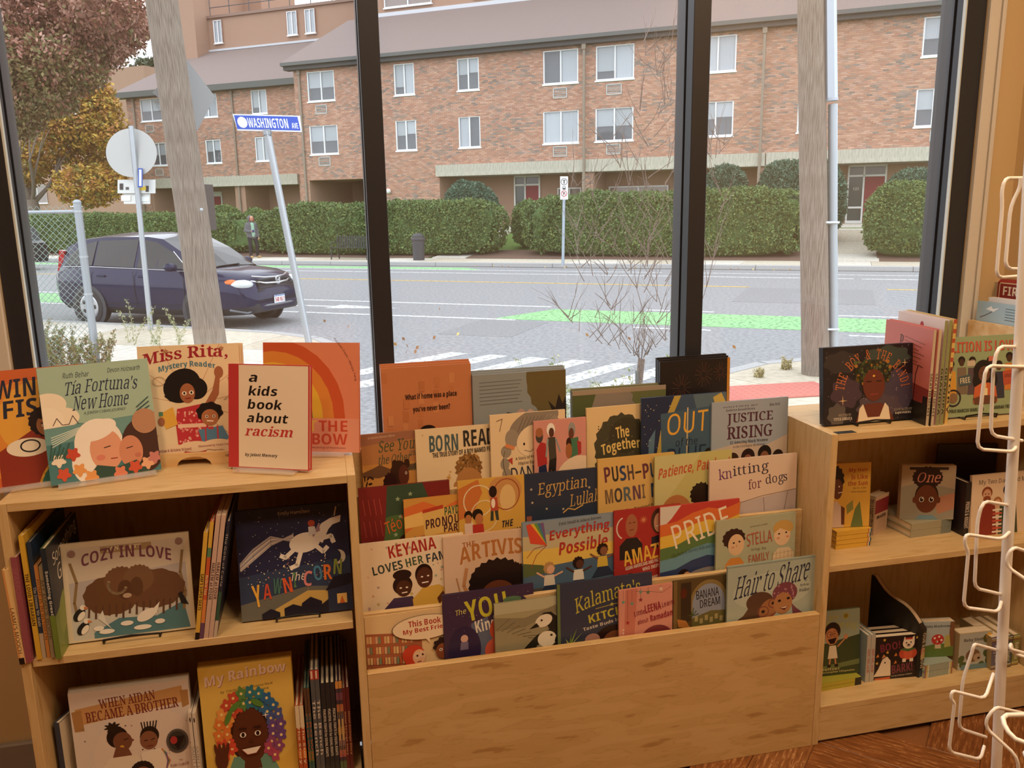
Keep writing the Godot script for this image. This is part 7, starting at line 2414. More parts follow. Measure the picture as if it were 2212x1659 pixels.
func rack_books() -> void:
	# top tier
	rack_book(4, [823, 797, 1017.5, 786], 2, "terracotta book back with a black bird looking over its shoulder", "c07a50", func(a: Art) -> void:
		a.R(0, 0, 100, 100, "c17c52")
		for i in 26: a.R((i * 37) % 92, 4 + (i * 53) % 92, 6, 9, ["b87348", "c98759", "bd784d"][i % 3])
		a.T("What if home was a place", 25, 23, 58, 6.5, 1, "241c1a", 0, 0, -1); a.T("you've never been?", 33, 34, 42, 6.5, 1, "241c1a", 0, 0, -1)
		a.E(50, 70, 14, 13, "1e1a1c"); a.E(50, 66, 8.5, 8, "c17c52"); a.E(57, 62, 4.5, 5, "1e1a1c"); a.E(49, 56, 9, 4.5, "1e1a1c"); a.P([58, 64, 57, 71, 54, 66], "1e1a1c"); a.E(57, 60, 1.4, 1.4, "d8c878")
		a.P([40, 74, 76, 66, 68, 84, 44, 86], "1e1a1c"); a.P([44, 76, 68, 72, 64, 81, 46, 83], "6a3038"); a.P([40, 68, 47, 68, 46, 73, 40, 73], "9a4a34"); a.P([41, 73, 48, 73, 47, 77, 42, 77], "4a5a44")
		for i in 5: a.L([66, 72, 70 + i * 2.6, 56 + i * 3], 2.2, "1e1a1c"), 0.009, 3)
	rack_book(4, [1021, 810, 1223, 800], 2, "grey-blue book back with a dark olive tree and small birds", "8d9496", func(a: Art) -> void:
		a.R(0, 0, 100, 100, "8d9496")
		a.E(95, 8, 38, 44, "6a5c38", 0, 0, TAU, 0.03, 25); a.P([88, 60, 84, 40, 80, 30, 88, 38, 92, 24, 96, 34, 100, 26, 100, 62], "2a2622")
		for i in 7: a.L([7, 8 + i * 3.6, 52 - (i % 3) * 2, 7.4 + i * 3.6], 0.9, "6d7274")
		for q in [[23, 44, "b09a94"], [15, 56, "d8cfc8"], [14, 66, "a89088"], [50, 40, "b89a94"], [60, 41, "c0a49a"]]: a.P([q[0] - 5, q[1], q[0], q[1] - 4, q[0] + 4, q[1] - 2, q[0] + 6, q[1] + 1, q[0], q[1] + 3], q[2])
		a.L([32, 72, 36, 54, 41, 40], 1.2, "1e1a1c"); a.P([30, 44, 36, 39, 41, 40, 38, 45], "1e1a1c"); a.P([42, 68, 47, 65, 49, 73, 42, 73], "7a3a34"); a.E(34, 74, 4, 4, "a87058"), 0.009, 3)
	rack_book(4, [1237, 843, 1439, 834], 2, "olive green book with a small seated figure at its edge", "7d7c5c", func(a: Art) -> void:
		a.R(0, 0, 100, 100, "8c8278"); a.P([0, 0, 26, 0, 16, 40, 20, 100, 0, 100], "55603c"); a.E(86, 0, 24, 40, "6b7048", 0, 0, TAU, 0.06, 17); a.R(0, 0, 100, 6, "a08f7c")
		a.E(16, 40, 5, 10, "2a201c"); a.E(18, 42, 3.5, 8, "a86f58"); a.P([11, 60, 18, 50, 22, 62, 20, 100, 10, 100], "7a7a80")
		for i in 4: a.L([11, 64 + i * 6, 20, 63 + i * 6], 0.7, "b9b4b0"), 0.009, 2)
	rack_book(4, [1428, 781, 1579, 774], 1, "black book with fireworks and an orange spine edge", "241e1e", func(a: Art) -> void:
		a.R(0, 0, 100, 100, "261f20"); a.R(96, 0, 4, 100, "c88a34")
		for q in [[30, 28, 14], [62, 16, 13], [16, 44, 12], [86, 14, 10], [22, 60, 9]]:
			for i in 14:
				var an := TAU * i / 14
				a.L([q[0] + cos(an) * q[2] * 0.25, q[1] + sin(an) * q[2] * 0.25, q[0] + cos(an) * q[2], q[1] + sin(an) * q[2]], 0.35, ["6a4038", "7a5a40", "8a4a48"][i % 3])
		for i in 4: a.T(["Whatever you love, everyone may know", "You're twisted on, it's harming you too", "And I will never see it end", "Because of our love infinite!"][i], 36 + i * 2, 36 + i * 6.5, 52 - i * 3, 3.6, 0, "b0a098", 0.3, 0, -4)
		a.star(36, 60, 4, "c85a3a", 7, 0.3), 0.010, 3)
	# second tier
	rack_book(3, [779, 940, 906, 930], 0, "sunset coloured book with a girl's profile over water", "a06c48", func(a: Art) -> void:
		a.R(0, 0, 100, 100, "9a6a50"); a.P([0, 12, 100, 8, 100, 60, 0, 60], "b07a4a"); a.R(0, 32, 100, 40, "c08a48")
		a.P([0, 40, 14, 37, 30, 33, 46, 38, 100, 34, 100, 40, 46, 44, 28, 47, 0, 45], "6a4a34")
		a.T("by Rachel Montez Minor", 12, 2.5, 46, 3, 2, "d8c0a8", 0.2, 0, -2); a.T("See You", 30, 7.5, 62, 12, 2, "38523f", 0.2, 0, -2); a.T("on", 82, 21, 10, 5, 2, "38523f"); a.T("the Other", 28, 22.5, 56, 10, 2, "38523f", 0.2, 0, -2); a.T("Side", 78, 34, 18, 8, 2, "38523f")
		a.E(62, 44, 15, 14, "3a221c"); a.E(55, 34, 5, 5, "3a221c"); a.E(76, 34, 5, 5, "3a221c"); a.E(46, 54, 12, 12, "2f1c18", 0, 0, TAU, 0.08, 13)
		a.E(70, 46, 9, 11, "5a3024"); a.E(74, 44, 1.8, 1.6, "e8dcd0"); a.E(74, 44, 0.9, 1.2, "1a100e"); a.L([76, 51, 79, 51], 1, "7a3a34")
		for i in 5: a.E(3 + i * 3, 46 + (i % 2) * 6, 1.2, 3.5, "3a221c", i * 0.5))
	rack_book(3, [897, 931, 1090, 914], 0, "cream book with a curly-haired forehead and gold stars", "e0c9a2", func(a: Art) -> void:
		a.R(0, 0, 100, 100, "e6d0a8")
		for i in 22: a.star(8 + (i * 29) % 88, 6 + (i * 41) % 60, 1.4 + (i % 4) * 0.8, "c8964a", 8, 0.3)
		a.T("BORN", 15, 7, 32, 17, 1, "4c6468"); a.T("READY", 53, 4, 44, 17, 1, "33322f", 0, 0, -1); a.T("THE TRUE STORY OF A BOY NAMED PENELOPE", 18, 24, 79, 5, 1, "3a3a36", 0, 0, -2)
		a.E(58, 44, 15, 15, "8a6236", 0, 0, TAU, 0.09, 16); a.dots(70, 46, 32, 70, 54, 1.4, ["a87c48", "6a4a2a", "b98e58"], 5)
		a.E(58, 62, 15.5, 18, "b5804c"); a.L([50, 59, 56, 58], 1.6, "4a3020"); a.L([62, 58, 68, 59], 1.6, "4a3020"); a.E(43, 62, 2.5, 4, "b5804c"))
	rack_book(3, [1059, 899, 1222, 885], 1, "cream book with a drawn girl whose hair is grey waves", "e2c79c", func(a: Art) -> void:
		a.R(0, 0, 100, 100, "e8cfa6")
		a.E(58, 10, 34, 13, "8f8474", -0.25); a.E(28, 24, 9, 9, "9a8f7e"); a.E(20, 36, 7, 6, "9a8f7e"); a.E(18, 48, 6, 6, "9a8f7e"); a.E(20, 58, 6, 6, "9a8f7e"); a.E(80, 12, 12, 9, "9a8f7e")
		for i in 9: a.L([36 + i * 5, 18 - i * 1.2, 44 + i * 5, 4], 0.5, "5f564a")
		a.E(56, 27, 22, 15, "edd6b0", -0.2); a.E(44, 30, 1.3, 1.4, "2a2420"); a.E(58, 27, 1.3, 1.4, "2a2420"); a.L([44, 36, 52, 38, 60, 33], 0.7, "2a2420"); a.ring(38, 46, 22, 24, 0.5, "4a4038", 1.0, 3.6); a.L([20, 30, 30, 33], 5, "d88a5a")
		a.T("A Story of Friendship in", 32, 41, 46, 4, 0, "4a3a30", 0, 0, -4); a.T("Filipino Sign Language", 36, 46, 42, 4, 0, "4a3a30", 0, 0, -4)
		a.T("DANCING", 26, 51, 70, 13, 0, "2f3548", 0, 0, -3); a.T("HANDS", 36, 66, 56, 13, 0, "2f3548", 0, 0, -3)
		a.P([22, 44, 28, 42, 28, 49], "b8403a"); a.P([12, 72, 22, 78, 20, 86, 14, 82], "b8403a"); a.L([8, 70, 10, 96], 0.6, "6a5040"); a.L([8, 6, 16, 4, 12, 16], 0.6, "6a5040"))
	rack_book(3, [1154, 911, 1267, 902], 2, "pink book with walking elders and a pale round title patch", "d09080", func(a: Art) -> void:
		a.R(0, 0, 100, 100, "d59688"); a.E(86, 70, 48, 30, "ecd3b4")
		a.P([4, 30, 12, 22, 22, 24, 24, 46, 6, 48], "b03434"); a.E(10, 16, 7, 7, "4a4440"); a.E(10, 12, 7, 5, "a86a44"); a.P([8, 48, 22, 46, 26, 66, 20, 68, 16, 56, 10, 66, 6, 66], "2a3050")
		a.E(32, 10, 8, 7, "f0ebe0"); a.E(33, 13, 5, 5, "5a3a2c"); a.P([26, 18, 40, 18, 42, 40, 28, 42], "4a463c"); a.L([26, 20, 22, 38], 3, "8a9a9a"); a.L([41, 20, 49, 34], 3, "8a9a9a"); a.P([28, 42, 42, 40, 40, 58, 46, 68, 34, 68, 32, 52, 28, 68, 24, 66], "2a2624")
		a.E(72, 12, 7, 8, "9a9894"); a.E(71, 16, 5, 6, "6a4030"); a.P([66, 22, 84, 20, 88, 38, 68, 42], "4a7a5a"); a.P([82, 24, 90, 26, 90, 38, 84, 40], "b03a3a"); a.E(66, 26, 5, 6, "3a2018"); a.E(66, 34, 6, 8, "a8683c")
		a.P([8, 66, 26, 60, 32, 74, 22, 84, 10, 78], "3a2420")
		a.T("TOGETHER", 44, 66, 54, 17, 1, "b8343c", 0, 2, -4))
	rack_book(3, [1268, 883, 1389, 873.5], 0, "cream book with a round dark leafy tree holding its title", "dcc08c", func(a: Art) -> void:
		a.R(0, 0, 100, 100, "e4c994"); a.E(62, 40, 48, 32, "4a4836", 0, 0, TAU, 0.05, 27); a.E(40, 62, 26, 20, "4a4836", 0, 0, TAU, 0.05, 19); a.E(70, 30, 30, 18, "3f3d2e"); a.dots(90, 20, 14, 98, 70, 1.2, ["5f5a40", "35332a", "6a6448"], 6)
		a.T("The", 52, 20, 24, 12, 1, "e8c878", 0, 0, -6); a.T("Together", 26, 35, 70, 15, 1, "e8c878", 0, 2, -6); a.T("Tree", 44, 56, 46, 14, 1, "e8c878", 0, 0, -4); a.E(70, 96, 10, 26, "5a4632"))
	rack_book(3, [1388, 860, 1571, 849], 1, "blue book with swirling golden light and an open door", "3c4c66", func(a: Art) -> void:
		a.R(0, 0, 100, 100, "3f536e"); a.P([0, 0, 40, 0, 20, 50, 8, 100, 0, 100], "2a3250"); a.P([60, 0, 100, 0, 100, 40, 70, 30], "5a7280")
		a.P([38, 0, 46, 0, 30, 30, 24, 60, 34, 100, 28, 100, 16, 62, 22, 32], "b8a050"); a.P([8, 40, 16, 30, 14, 56, 18, 90, 12, 90, 8, 60], "5a7a90"); a.P([84, 4, 94, 0, 100, 10, 92, 24], "c8b060")
		a.dots(60, 2, 5, 45, 80, 0.5, ["e8d890", "d8d0b0"], 12)
		a.P([22, 16, 84, 12, 86, 76, 24, 80], "465f74"); a.L([54, 12, 53, 80], 1.6, "c8b890")
		a.T("OUT", 30, 16, 48, 20, 0, "e8b040", 0.1, 0, -3); a.T("of the", 40, 40, 26, 8, 0, "243044", 0.1, 0, -2); a.T("BLUE", 30, 49, 46, 18, 0, "2a3650", 0.1, 0, -3)
		a.E(60, 68, 7, 8, "d8b850"); a.E(80, 58, 6, 6, "2a2220"); a.E(81, 62, 5, 6, "d0a088"))
	rack_book(3, [1540, 869, 1705, 860], 1, "pale blue book with purple serif title and women's heads", "9aa4ae", func(a: Art) -> void:
		a.R(0, 0, 100, 100, "a2adb8"); a.P([0, 50, 40, 44, 70, 50, 100, 40, 100, 100, 0, 100], "c9b8a8")
		a.T("Katheryn Russell-Brown", 18, 8, 38, 3, 3, "4a3a4a"); a.T("Kim Holt", 75, 5, 14, 3, 3, "4a3a4a"); a.T("WRITTEN BY", 14, 5, 46, 1.6, 0, "5a4a5a")
		a.T("JUSTICE", 20, 13, 60, 13, 3, "54303f"); a.T("RISING", 20, 27, 60, 13, 3, "54303f"); a.T("12 Amazing Black Women", 24, 42, 50, 4.2, 3, "2a2230"); a.T("in the Civil Rights Movement", 28, 47, 42, 3.4, 2, "3a3240")
		for q in [[28, 64, 8, "3a241c"], [48, 62, 9, "2a1c18"], [70, 60, 9, "1e1a1a"], [88, 64, 7, "2a2020"]]: a.E(q[0], q[1] - 2, q[2], q[2] * 0.95, q[3]); a.E(q[0], q[1] + 3, q[2] * 0.66, q[2] * 0.8, "8a5a44"); a.E(q[0] - 2, q[1] + 2, 0.9, 0.9, "1a1210"); a.E(q[0] + 2, q[1] + 2, 0.9, 0.9, "1a1210"))
	# third tier
	rack_book(2, [774, 1057, 971, 1038], 0, "red and green book like a stage curtain with white stars", "6e2a26", func(a: Art) -> void:
		a.R(0, 0, 100, 100, "38513f"); a.E(40, 70, 40, 40, "4f6a3c"); a.P([0, 0, 31, 0, 26, 50, 12, 100, 0, 100], "7a2a28"); a.P([70, 0, 100, 0, 100, 60, 82, 30], "7a2a28")
		for i in 12: a.L([4 + (i % 4) * 6, 12 + (i / 4) * 22, 6 + (i % 4) * 6, 28 + (i / 4) * 22], 0.8, "a84840")
		for q in [[42, 14], [44, 32], [38, 50], [56, 10], [30, 62], [52, 58]]: a.star(q[0], q[1], 3, "9ab08a")
		a.T("Téo's", 26, 32, 28, 13, 0, "d86a34", 0.15, 0, -20); a.T("Tutu", 52, 30, 30, 14, 0, "d86a34"); a.E(50, 60, 10, 10, "3a2018"); a.E(56, 64, 8, 9, "6a3c28"))
	rack_book(2, [872, 1081, 1012, 1067], 1, "orange and yellow book with a wavy banner and green title", "c8883c", func(a: Art) -> void:
		a.R(0, 0, 100, 100, "d09a4a"); a.P([0, 10, 30, 4, 60, 14, 100, 0, 100, 30, 60, 40, 20, 30, 0, 40], "d8743c"); a.P([0, 20, 40, 14, 70, 20, 100, 10, 100, 24, 60, 30, 0, 34], "e8c070"); a.E(20, 70, 26, 20, "e0b058")
		a.P([28, 14, 60, 10, 60, 18, 28, 22], "b8402c"); a.P([28, 18, 98, 10, 98, 40, 30, 46], "dcb86a"); a.P([10, 46, 16, 44, 20, 70, 14, 78], "6a8a7a"); a.P([24, 44, 30, 44, 40, 74, 34, 78], "a8705a")
		a.T("PAYDEN'S", 62, 12, 42, 10, 1, "2f5a3c", 0.1, 0, -5); a.T("PRONOUN", 32, 24, 62, 11, 1, "4a2230", 0.1, 0, -6); a.T("PARTY", 60, 34, 36, 9, 1, "4a2230")
		a.E(88, 64, 18, 20, "241a1c"); a.E(92, 70, 12, 14, "6a4030"))
	rack_book(2, [989, 1041, 1133, 1027], 1, "golden book with children climbing among baking bowls", "c89a44", func(a: Art) -> void:
		a.R(0, 0, 100, 100, "d6a94e"); a.P([0, 8, 30, 0, 36, 14, 20, 36, 0, 40], "c8763c"); a.E(70, 14, 26, 16, "c8945a"); a.E(74, 22, 12, 14, "e0c080"); a.ring(72, 18, 20, 16, 1.8, "a85a34"); a.ring(30, 22, 22, 16, 1.8, "e8d8b0"); a.ring(38, 38, 20, 16, 1.6, "e8d8b0")
		a.E(52, 14, 6, 6, "2a1c18"); a.P([48, 20, 58, 20, 60, 34, 48, 34], "b8503c"); a.E(52, 26, 3, 5, "efe4d0"); a.P([48, 34, 52, 34, 52, 44, 47, 44], "3a4038"); a.P([54, 34, 59, 34, 60, 44, 56, 44], "3a4038")
		a.E(14, 36, 6, 5, "1e1614"); a.E(14, 40, 5, 5, "b87848"); a.P([8, 44, 20, 44, 20, 58, 8, 60], "e0c8b8"); a.E(28, 36, 8, 6, "1e1614"); a.E(30, 41, 6, 6, "b87848"); a.P([20, 46, 36, 46, 38, 62, 20, 62], "b83830"); a.P([20, 62, 38, 62, 34, 70, 22, 70], "4a6a44"); a.P([22, 70, 27, 70, 26, 78, 20, 78], "b87848"); a.P([32, 68, 37, 68, 40, 76, 34, 76], "b87848")
		a.E(8, 74, 10, 12, "b0703c"); a.E(20, 92, 20, 16, "c07a44")
		a.T("THE", 64, 45, 17, 7, 1, "2a2c38", 0.2, 0, -4); a.T("ONLY WAY", 48, 55, 48, 8, 1, "2a2c38", 0.2, 0, -6); a.T("TO", 66, 67, 12, 6.5, 1, "2a2c38", 0.2); a.T("MAKE", 58, 76, 28, 7.5, 1, "2a2c38", 0.2, 0, -3); a.T("BREAD", 46, 86, 44, 8, 1, "2a2c38", 0.2))
	rack_book(2, [1133, 1028, 1312, 1008], 0, "navy book with golden lettering and a full moon", "2c3442", func(a: Art) -> void:
		a.R(0, 0, 100, 100, "2f3a4c"); a.E(62, 78, 30, 26, "dccbb0"); a.E(60, 70, 12, 4, "4a3a34"); a.R(0, 50, 12, 50, "9a5a44"); a.R(12, 60, 12, 40, "a8684c"); a.R(2, 44, 6, 10, "9a5a44")
		for i in 10: a.R(2 + (i % 4) * 5, 56 + (i / 4) * 12, 2, 4, "5a3630")
		for q in [[8, 16], [9, 30], [26, 38], [78, 20], [46, 40]]: a.star(q[0], q[1], 2, "c8bca0", 5, 0.4)
		a.T("Egyptian", 16, 8, 60, 17, 2, "c9a462", 0.15, 0, -4); a.T("Lullaby", 54, 23, 44, 18, 2, "c9a462", 0.2, 0, -6); a.L([46, 44, 52, 40, 60, 42, 70, 38], 1.6, "c9a462"))
	rack_book(2, [1293, 994, 1459, 978], 0, "yellow book with sketchy patterned capital letters", "d2aa58", func(a: Art) -> void:
		a.R(0, 0, 100, 100, "d9b268")
		var w := ["P", "U", "S", "H", "-", "P", "U", "L", "L"]
		for i in 9: a.T(w[i], 8 + i * 10, 8 + (0.0 if i != 4 else 7.0), 8, 15 if i != 4 else 2, 1, ["6a3a44", "3a3634", "34486a", "5a4a44", "3a3634", "6a3a44", "34486a", "7a5a6a", "3a3634"][i], 0, 0, -6)
		var m := "MORNING"
		for i in 7: a.T(m[i], 9 + i * 12, 30 - i * 0.4, 10 if i != 4 else 4, 14, 1, ["7a6048", "4a4644", "5a6a70", "6a4a5a", "7a6a54", "34486a", "6a3a44"][i], 0, 0, -4)
		a.T("Dog-Powered Poems", 36, 49, 48, 4.5, 0, "3a302a", 0.1, 0, -6); a.T("About Matter and Energy", 27, 57, 62, 4.5, 0, "3a302a", 0.1, 0, -6)
		a.L([10, 70, 22, 68, 32, 72], 3, "8a8072"); a.P([34, 80, 50, 72, 62, 76, 60, 90, 36, 90], "2a2624"); a.P([66, 74, 84, 72, 82, 88, 68, 88], "8a6a4a"))
	rack_book(2, [1416, 989, 1583, 972], 1, "pale green book with two children's heads side by side", "b5ae68", func(a: Art) -> void:
		a.R(0, 0, 100, 100, "c3bc78"); a.P([0, 0, 60, 0, 0, 60], "cbc58a")
		a.T("Patience, Patches!", 5, 9, 92, 13, 1, "c05a3c", 0.2, 2, -4)
		a.E(28, 64, 22, 24, "b87a48"); a.E(34, 72, 14, 20, "e0b48e"); a.P([6, 60, 24, 46, 22, 90, 4, 100], "a86a3c"); a.L([32, 70, 37, 69], 1.2, "4a2a20"); a.E(36, 78, 3, 2, "d8907a")
		a.E(60, 42, 14, 12, "2a201c", 0, 0, TAU, 0.08, 15); a.E(68, 66, 24, 20, "2a201c", 0, 0, TAU, 0.05, 17); a.E(70, 74, 17, 17, "a06c4c"); a.L([60, 71, 67, 70], 1.4, "2a1a16"); a.L([74, 70, 81, 71], 1.4, "2a1a16"); a.ring(66, 58, 3, 3, 0.8, "2a201c"))
	rack_book(2, [1535, 997, 1724, 980.5], 2, "lilac cream book about knitting with a brown dog's head", "d8c0ac", func(a: Art) -> void:
		a.R(0, 0, 100, 100, "e0c8b2"); a.P([0, 54, 100, 40, 100, 100, 0, 100], "c0b2b0")
		a.T("kn", 10, 9, 15, 12, 2, "6a3a6a", 0, 0, -4); a.T("itting", 26, 6, 41, 15, 2, "3f3a48", 0, 0, -4); a.T("for", 44, 24, 15, 11, 2, "6a2f48", 0, 0, -4); a.T("dogs", 64, 20, 25, 14, 2, "3f3a48", 0, 0, -4)
		a.L([30, 50, 60, 44, 100, 40], 0.5, "6a5a54"); a.L([62, 46, 64, 70, 60, 90], 0.5, "6a5a54"); a.L([90, 42, 86, 66, 84, 90], 0.5, "6a5a54")
		a.P([14, 58, 26, 46, 36, 48, 34, 66, 16, 66], "c08a58"); a.P([10, 60, 16, 54, 18, 66, 12, 74], "a87048"); a.E(33, 70, 9, 9, "a8b07c"); a.E(36, 76, 7, 9, "d8b090"); a.P([0, 66, 20, 64, 24, 100, 0, 100], "8a7a84"); a.P([26, 84, 44, 82, 48, 100, 24, 100], "b8a868"))
	# fourth tier
	rack_book(1, [776, 1178, 1001, 1153], 0, "white dotted book with two smiling adults side by side", "dcc9ae", func(a: Art) -> void:
		a.R(0, 0, 100, 100, "e8d6ba"); a.dots(70, 1, 2, 99, 98, 1.3, ["d8a890", "a8b09a", "b8a0a0", "c8b478"], 21)
		a.T("KEYANA", 27, 3, 46, 14, 1, "a8302c", 0, 0, -6); a.T("LOVES", 11, 25, 29, 10, 1, "2f4440", 0, 0, -8); a.T("HER", 43, 21, 17, 9.5, 1, "3f5a44", 0, 0, -8); a.T("FAMILY", 63, 17, 36, 10, 1, "33404a", 0, 0, -8)
		a.P([20, 78, 30, 66, 48, 66, 54, 80, 54, 100, 18, 100], "4a3a58"); a.P([48, 70, 58, 58, 74, 56, 84, 64, 86, 100, 50, 100], "d8b050")
		a.E(39, 40, 9, 6, "2a1a16"); a.E(39, 52, 9.5, 11, "2a1a16"); a.E(40, 56, 7.5, 9.5, "4f2c20"); a.E(37, 55, 1.2, 0.9, "f0e8e0"); a.E(43, 55, 1.2, 0.9, "f0e8e0"); a.L([38, 61, 43, 60.5], 1.1, "f4ece4")
		a.E(60, 42, 8.5, 12, "1e1414"); a.E(60.5, 46, 7.8, 12, "553022"); a.E(58, 45, 1.2, 0.9, "f0e8e0"); a.E(64, 44.5, 1.2, 0.9, "f0e8e0"); a.L([58, 52, 64, 51.5], 1.2, "f4ece4"); a.P([72, 72, 78, 64, 80, 70, 74, 80], "553022"))
	rack_book(1, [957, 1164, 1142, 1141], 0, "pale pink book with brushed brown title and curly dark hair", "cfae92", func(a: Art) -> void:
		a.R(0, 0, 100, 100, "d6b89c"); a.P([0, 0, 30, 0, 20, 50, 26, 100, 0, 100], "dcc0a8")
		a.T("THE", 22, 8, 15, 6, 1, "a86a3c", 0, 0, -4); a.T("ARTIVIST", 18, 14, 86, 19, 1, "b5763f", 0, 5, -2); a.L([26, 40, 22, 60, 30, 80, 26, 100], 4, "c08a5c"); a.L([14, 50, 18, 70, 14, 100], 2, "b98a64")
		a.E(62, 58, 33, 26, "241a18", 0, 0, TAU, 0.06, 23); a.E(40, 62, 12, 16, "241a18", 0, 0, TAU, 0.1, 11); a.E(84, 60, 12, 20, "241a18", 0, 0, TAU, 0.1, 11); a.E(62, 80, 22, 22, "6a3c28"); a.L([48, 76, 58, 73], 2.2, "241a18"); a.L([66, 73, 76, 76], 2.2, "241a18"))
	rack_book(1, [1129, 1132, 1334, 1108], 0, "seaside picture book with running children and a rainbow kite", "6a7e92", func(a: Art) -> void:
		a.R(0, 0, 100, 100, "8a98a4"); a.R(0, 16, 100, 18, "c4b892"); a.R(0, 32, 100, 24, "e2c25e"); a.P([0, 54, 100, 46, 100, 78, 0, 78], "4f6a84"); a.P([0, 46, 20, 50, 34, 58, 0, 62], "5a6a44"); a.R(0, 76, 100, 24, "55504a")
		for i in 5: a.P([4, 3, 22 - i * 3.4, 2, 25, 28, 20 - i * 3, 24], ["7a5a8a", "4a7a9a", "6a9a4a", "e0b83c", "d8503a"][i])
		a.L([25, 28, 12, 30, 4, 40], 0.6, "a84a3a"); a.L([25, 28, 14, 38, 8, 52], 0.6, "a84a3a")
		a.T("Fred Small & Alison Brown", 38, 2.5, 45, 3.4, 2, "3a4048", 0, 0, -3); a.T("Everything", 28, 9, 64, 15, 1, "b03a34", 0.15, 1, -5); a.T("Possible", 38, 24, 52, 15, 1, "b03a34", 0.15, 0, -4)
		for q in [[27, 56, "b8905a", "e0b090", "dcd4c4"], [58, 54, "241c1a", "5a3a2c", "e8e4d8"], [84, 42, "2a1e1c", "8a5a44", "d8b84a"]]:
			a.E(q[0], q[1] - 2, 6, 7, q[2], 0, 0, TAU, 0.08, 11); a.E(q[0] + 1.5, q[1], 4, 5, q[3]); a.P([q[0] - 5, q[1] + 6, q[0] + 5, q[1] + 6, q[0] + 6, q[1] + 18, q[0] - 6, q[1] + 18], q[4]); a.L([q[0] + 5, q[1] + 8, q[0] + 14, q[1] + 4], 1.8, q[3]); a.L([q[0] - 5, q[1] + 8, q[0] - 13, q[1] + 2], 1.8, q[3]); a.P([q[0] - 5, q[1] + 18, q[0] + 6, q[1] + 18, q[0] + 12, q[1] + 28, q[0] - 12, q[1] + 30], "2f3a50"))
	rack_book(1, [1328, 1106, 1472, 1090], 0, "red book with portraits and big yellow capitals", "9a2c2a", func(a: Art) -> void:
		a.R(0, 0, 100, 100, "a83230"); a.star(44, 13, 7, "d88a5a", 12, 0.25); a.star(36, 36, 5, "d88a5a", 10, 0.25)
		a.ring(16, 20, 12, 12, 2, "efe4d4", 2.0, 4.4); a.P([8, 40, 18, 32, 34, 32, 42, 40, 42, 56, 8, 56], "2a2424"); a.E(26, 18, 9, 13, "a8684a"); a.L([22, 15, 25, 15], 1, "3a2018"); a.L([28, 15, 31, 14.5], 1, "3a2018"); a.L([23, 23, 29, 22.5], 1, "6a2a24")
		a.E(66, 16, 11, 14, "4a2f24"); a.E(67, 18, 7.5, 11, "d09a7a"); a.L([63, 22, 70, 21.5], 1.2, "f4ece4"); a.P([56, 34, 80, 30, 84, 46, 56, 46], "2a2a34")
		a.T("AMAZING", 13, 42, 86, 17, 1, "e8b84a", 0, 0, -8); a.T("ASIAN AMERICANS AND PACIFIC ISLANDERS", 16, 60, 80, 4, 1, "ecdcc8", 0, 0, -8); a.T("WHO INSPIRE US ALL", 42, 65, 48, 4, 1, "ecdcc8", 0, 0, -8)
		a.E(24, 86, 13, 14, "1e1616"); a.E(27, 88, 8, 11, "7a4a36"); a.L([22, 86, 25, 86], 1, "1a1010"); a.L([29, 86, 32, 85.5], 1, "1a1010"); a.T("MAIA AND ALEX", 44, 78, 34, 4, 1, "ecdcc8", 0, 0, -8); a.T("SHIBUTANI", 48, 84, 28, 4, 1, "ecdcc8", 0, 0, -8); a.P([12, 100, 20, 96, 36, 96, 42, 100], "3a5a8a"); a.ring(10, 78, 14, 18, 1.4, "efe4d4", 1.4, 3.9))
	rack_book(1, [1428, 1097, 1600, 1079], 1, "rainbow-waved book with a white bold one-word title", "b8443c", func(a: Art) -> void:
		a.R(0, 0, 100, 100, "c04038"); a.P([0, 0, 26, 0, 14, 14, 0, 26], "d8d0c4")
		var bands := ["d8703a", "e2bc4a", "5a7a48", "6a96a8", "34406a", "7a2f3c"]
		for i in 6:
			var y := 20 + i * 13.5
			a.P([0, y, 20, y - 2, 40, y - 10, 60, y - 14, 80, y - 10, 100, y - 16, 100, 100, 0, 100], bands[i])
		a.T("PRIDE", 15, 14, 72, 27, 0, "efe0c8", 0, 0, -14); a.T("The Story of Harvey Milk and the Rainbow Flag", 14, 51, 80, 5, 2, "34402c", 0, 2, -6)
		a.E(62, 96, 40, 22, "8a8680"); a.E(30, 82, 8, 9, "241c1a"); a.E(34, 85, 6, 8.5, "c8966e"); a.P([22, 100, 28, 94, 42, 96, 46, 100], "e8e0d0"); a.L([46, 98, 72, 90], 2.4, "c8966e"); a.L([40, 85, 42, 87], 1.2, "c8966e"))
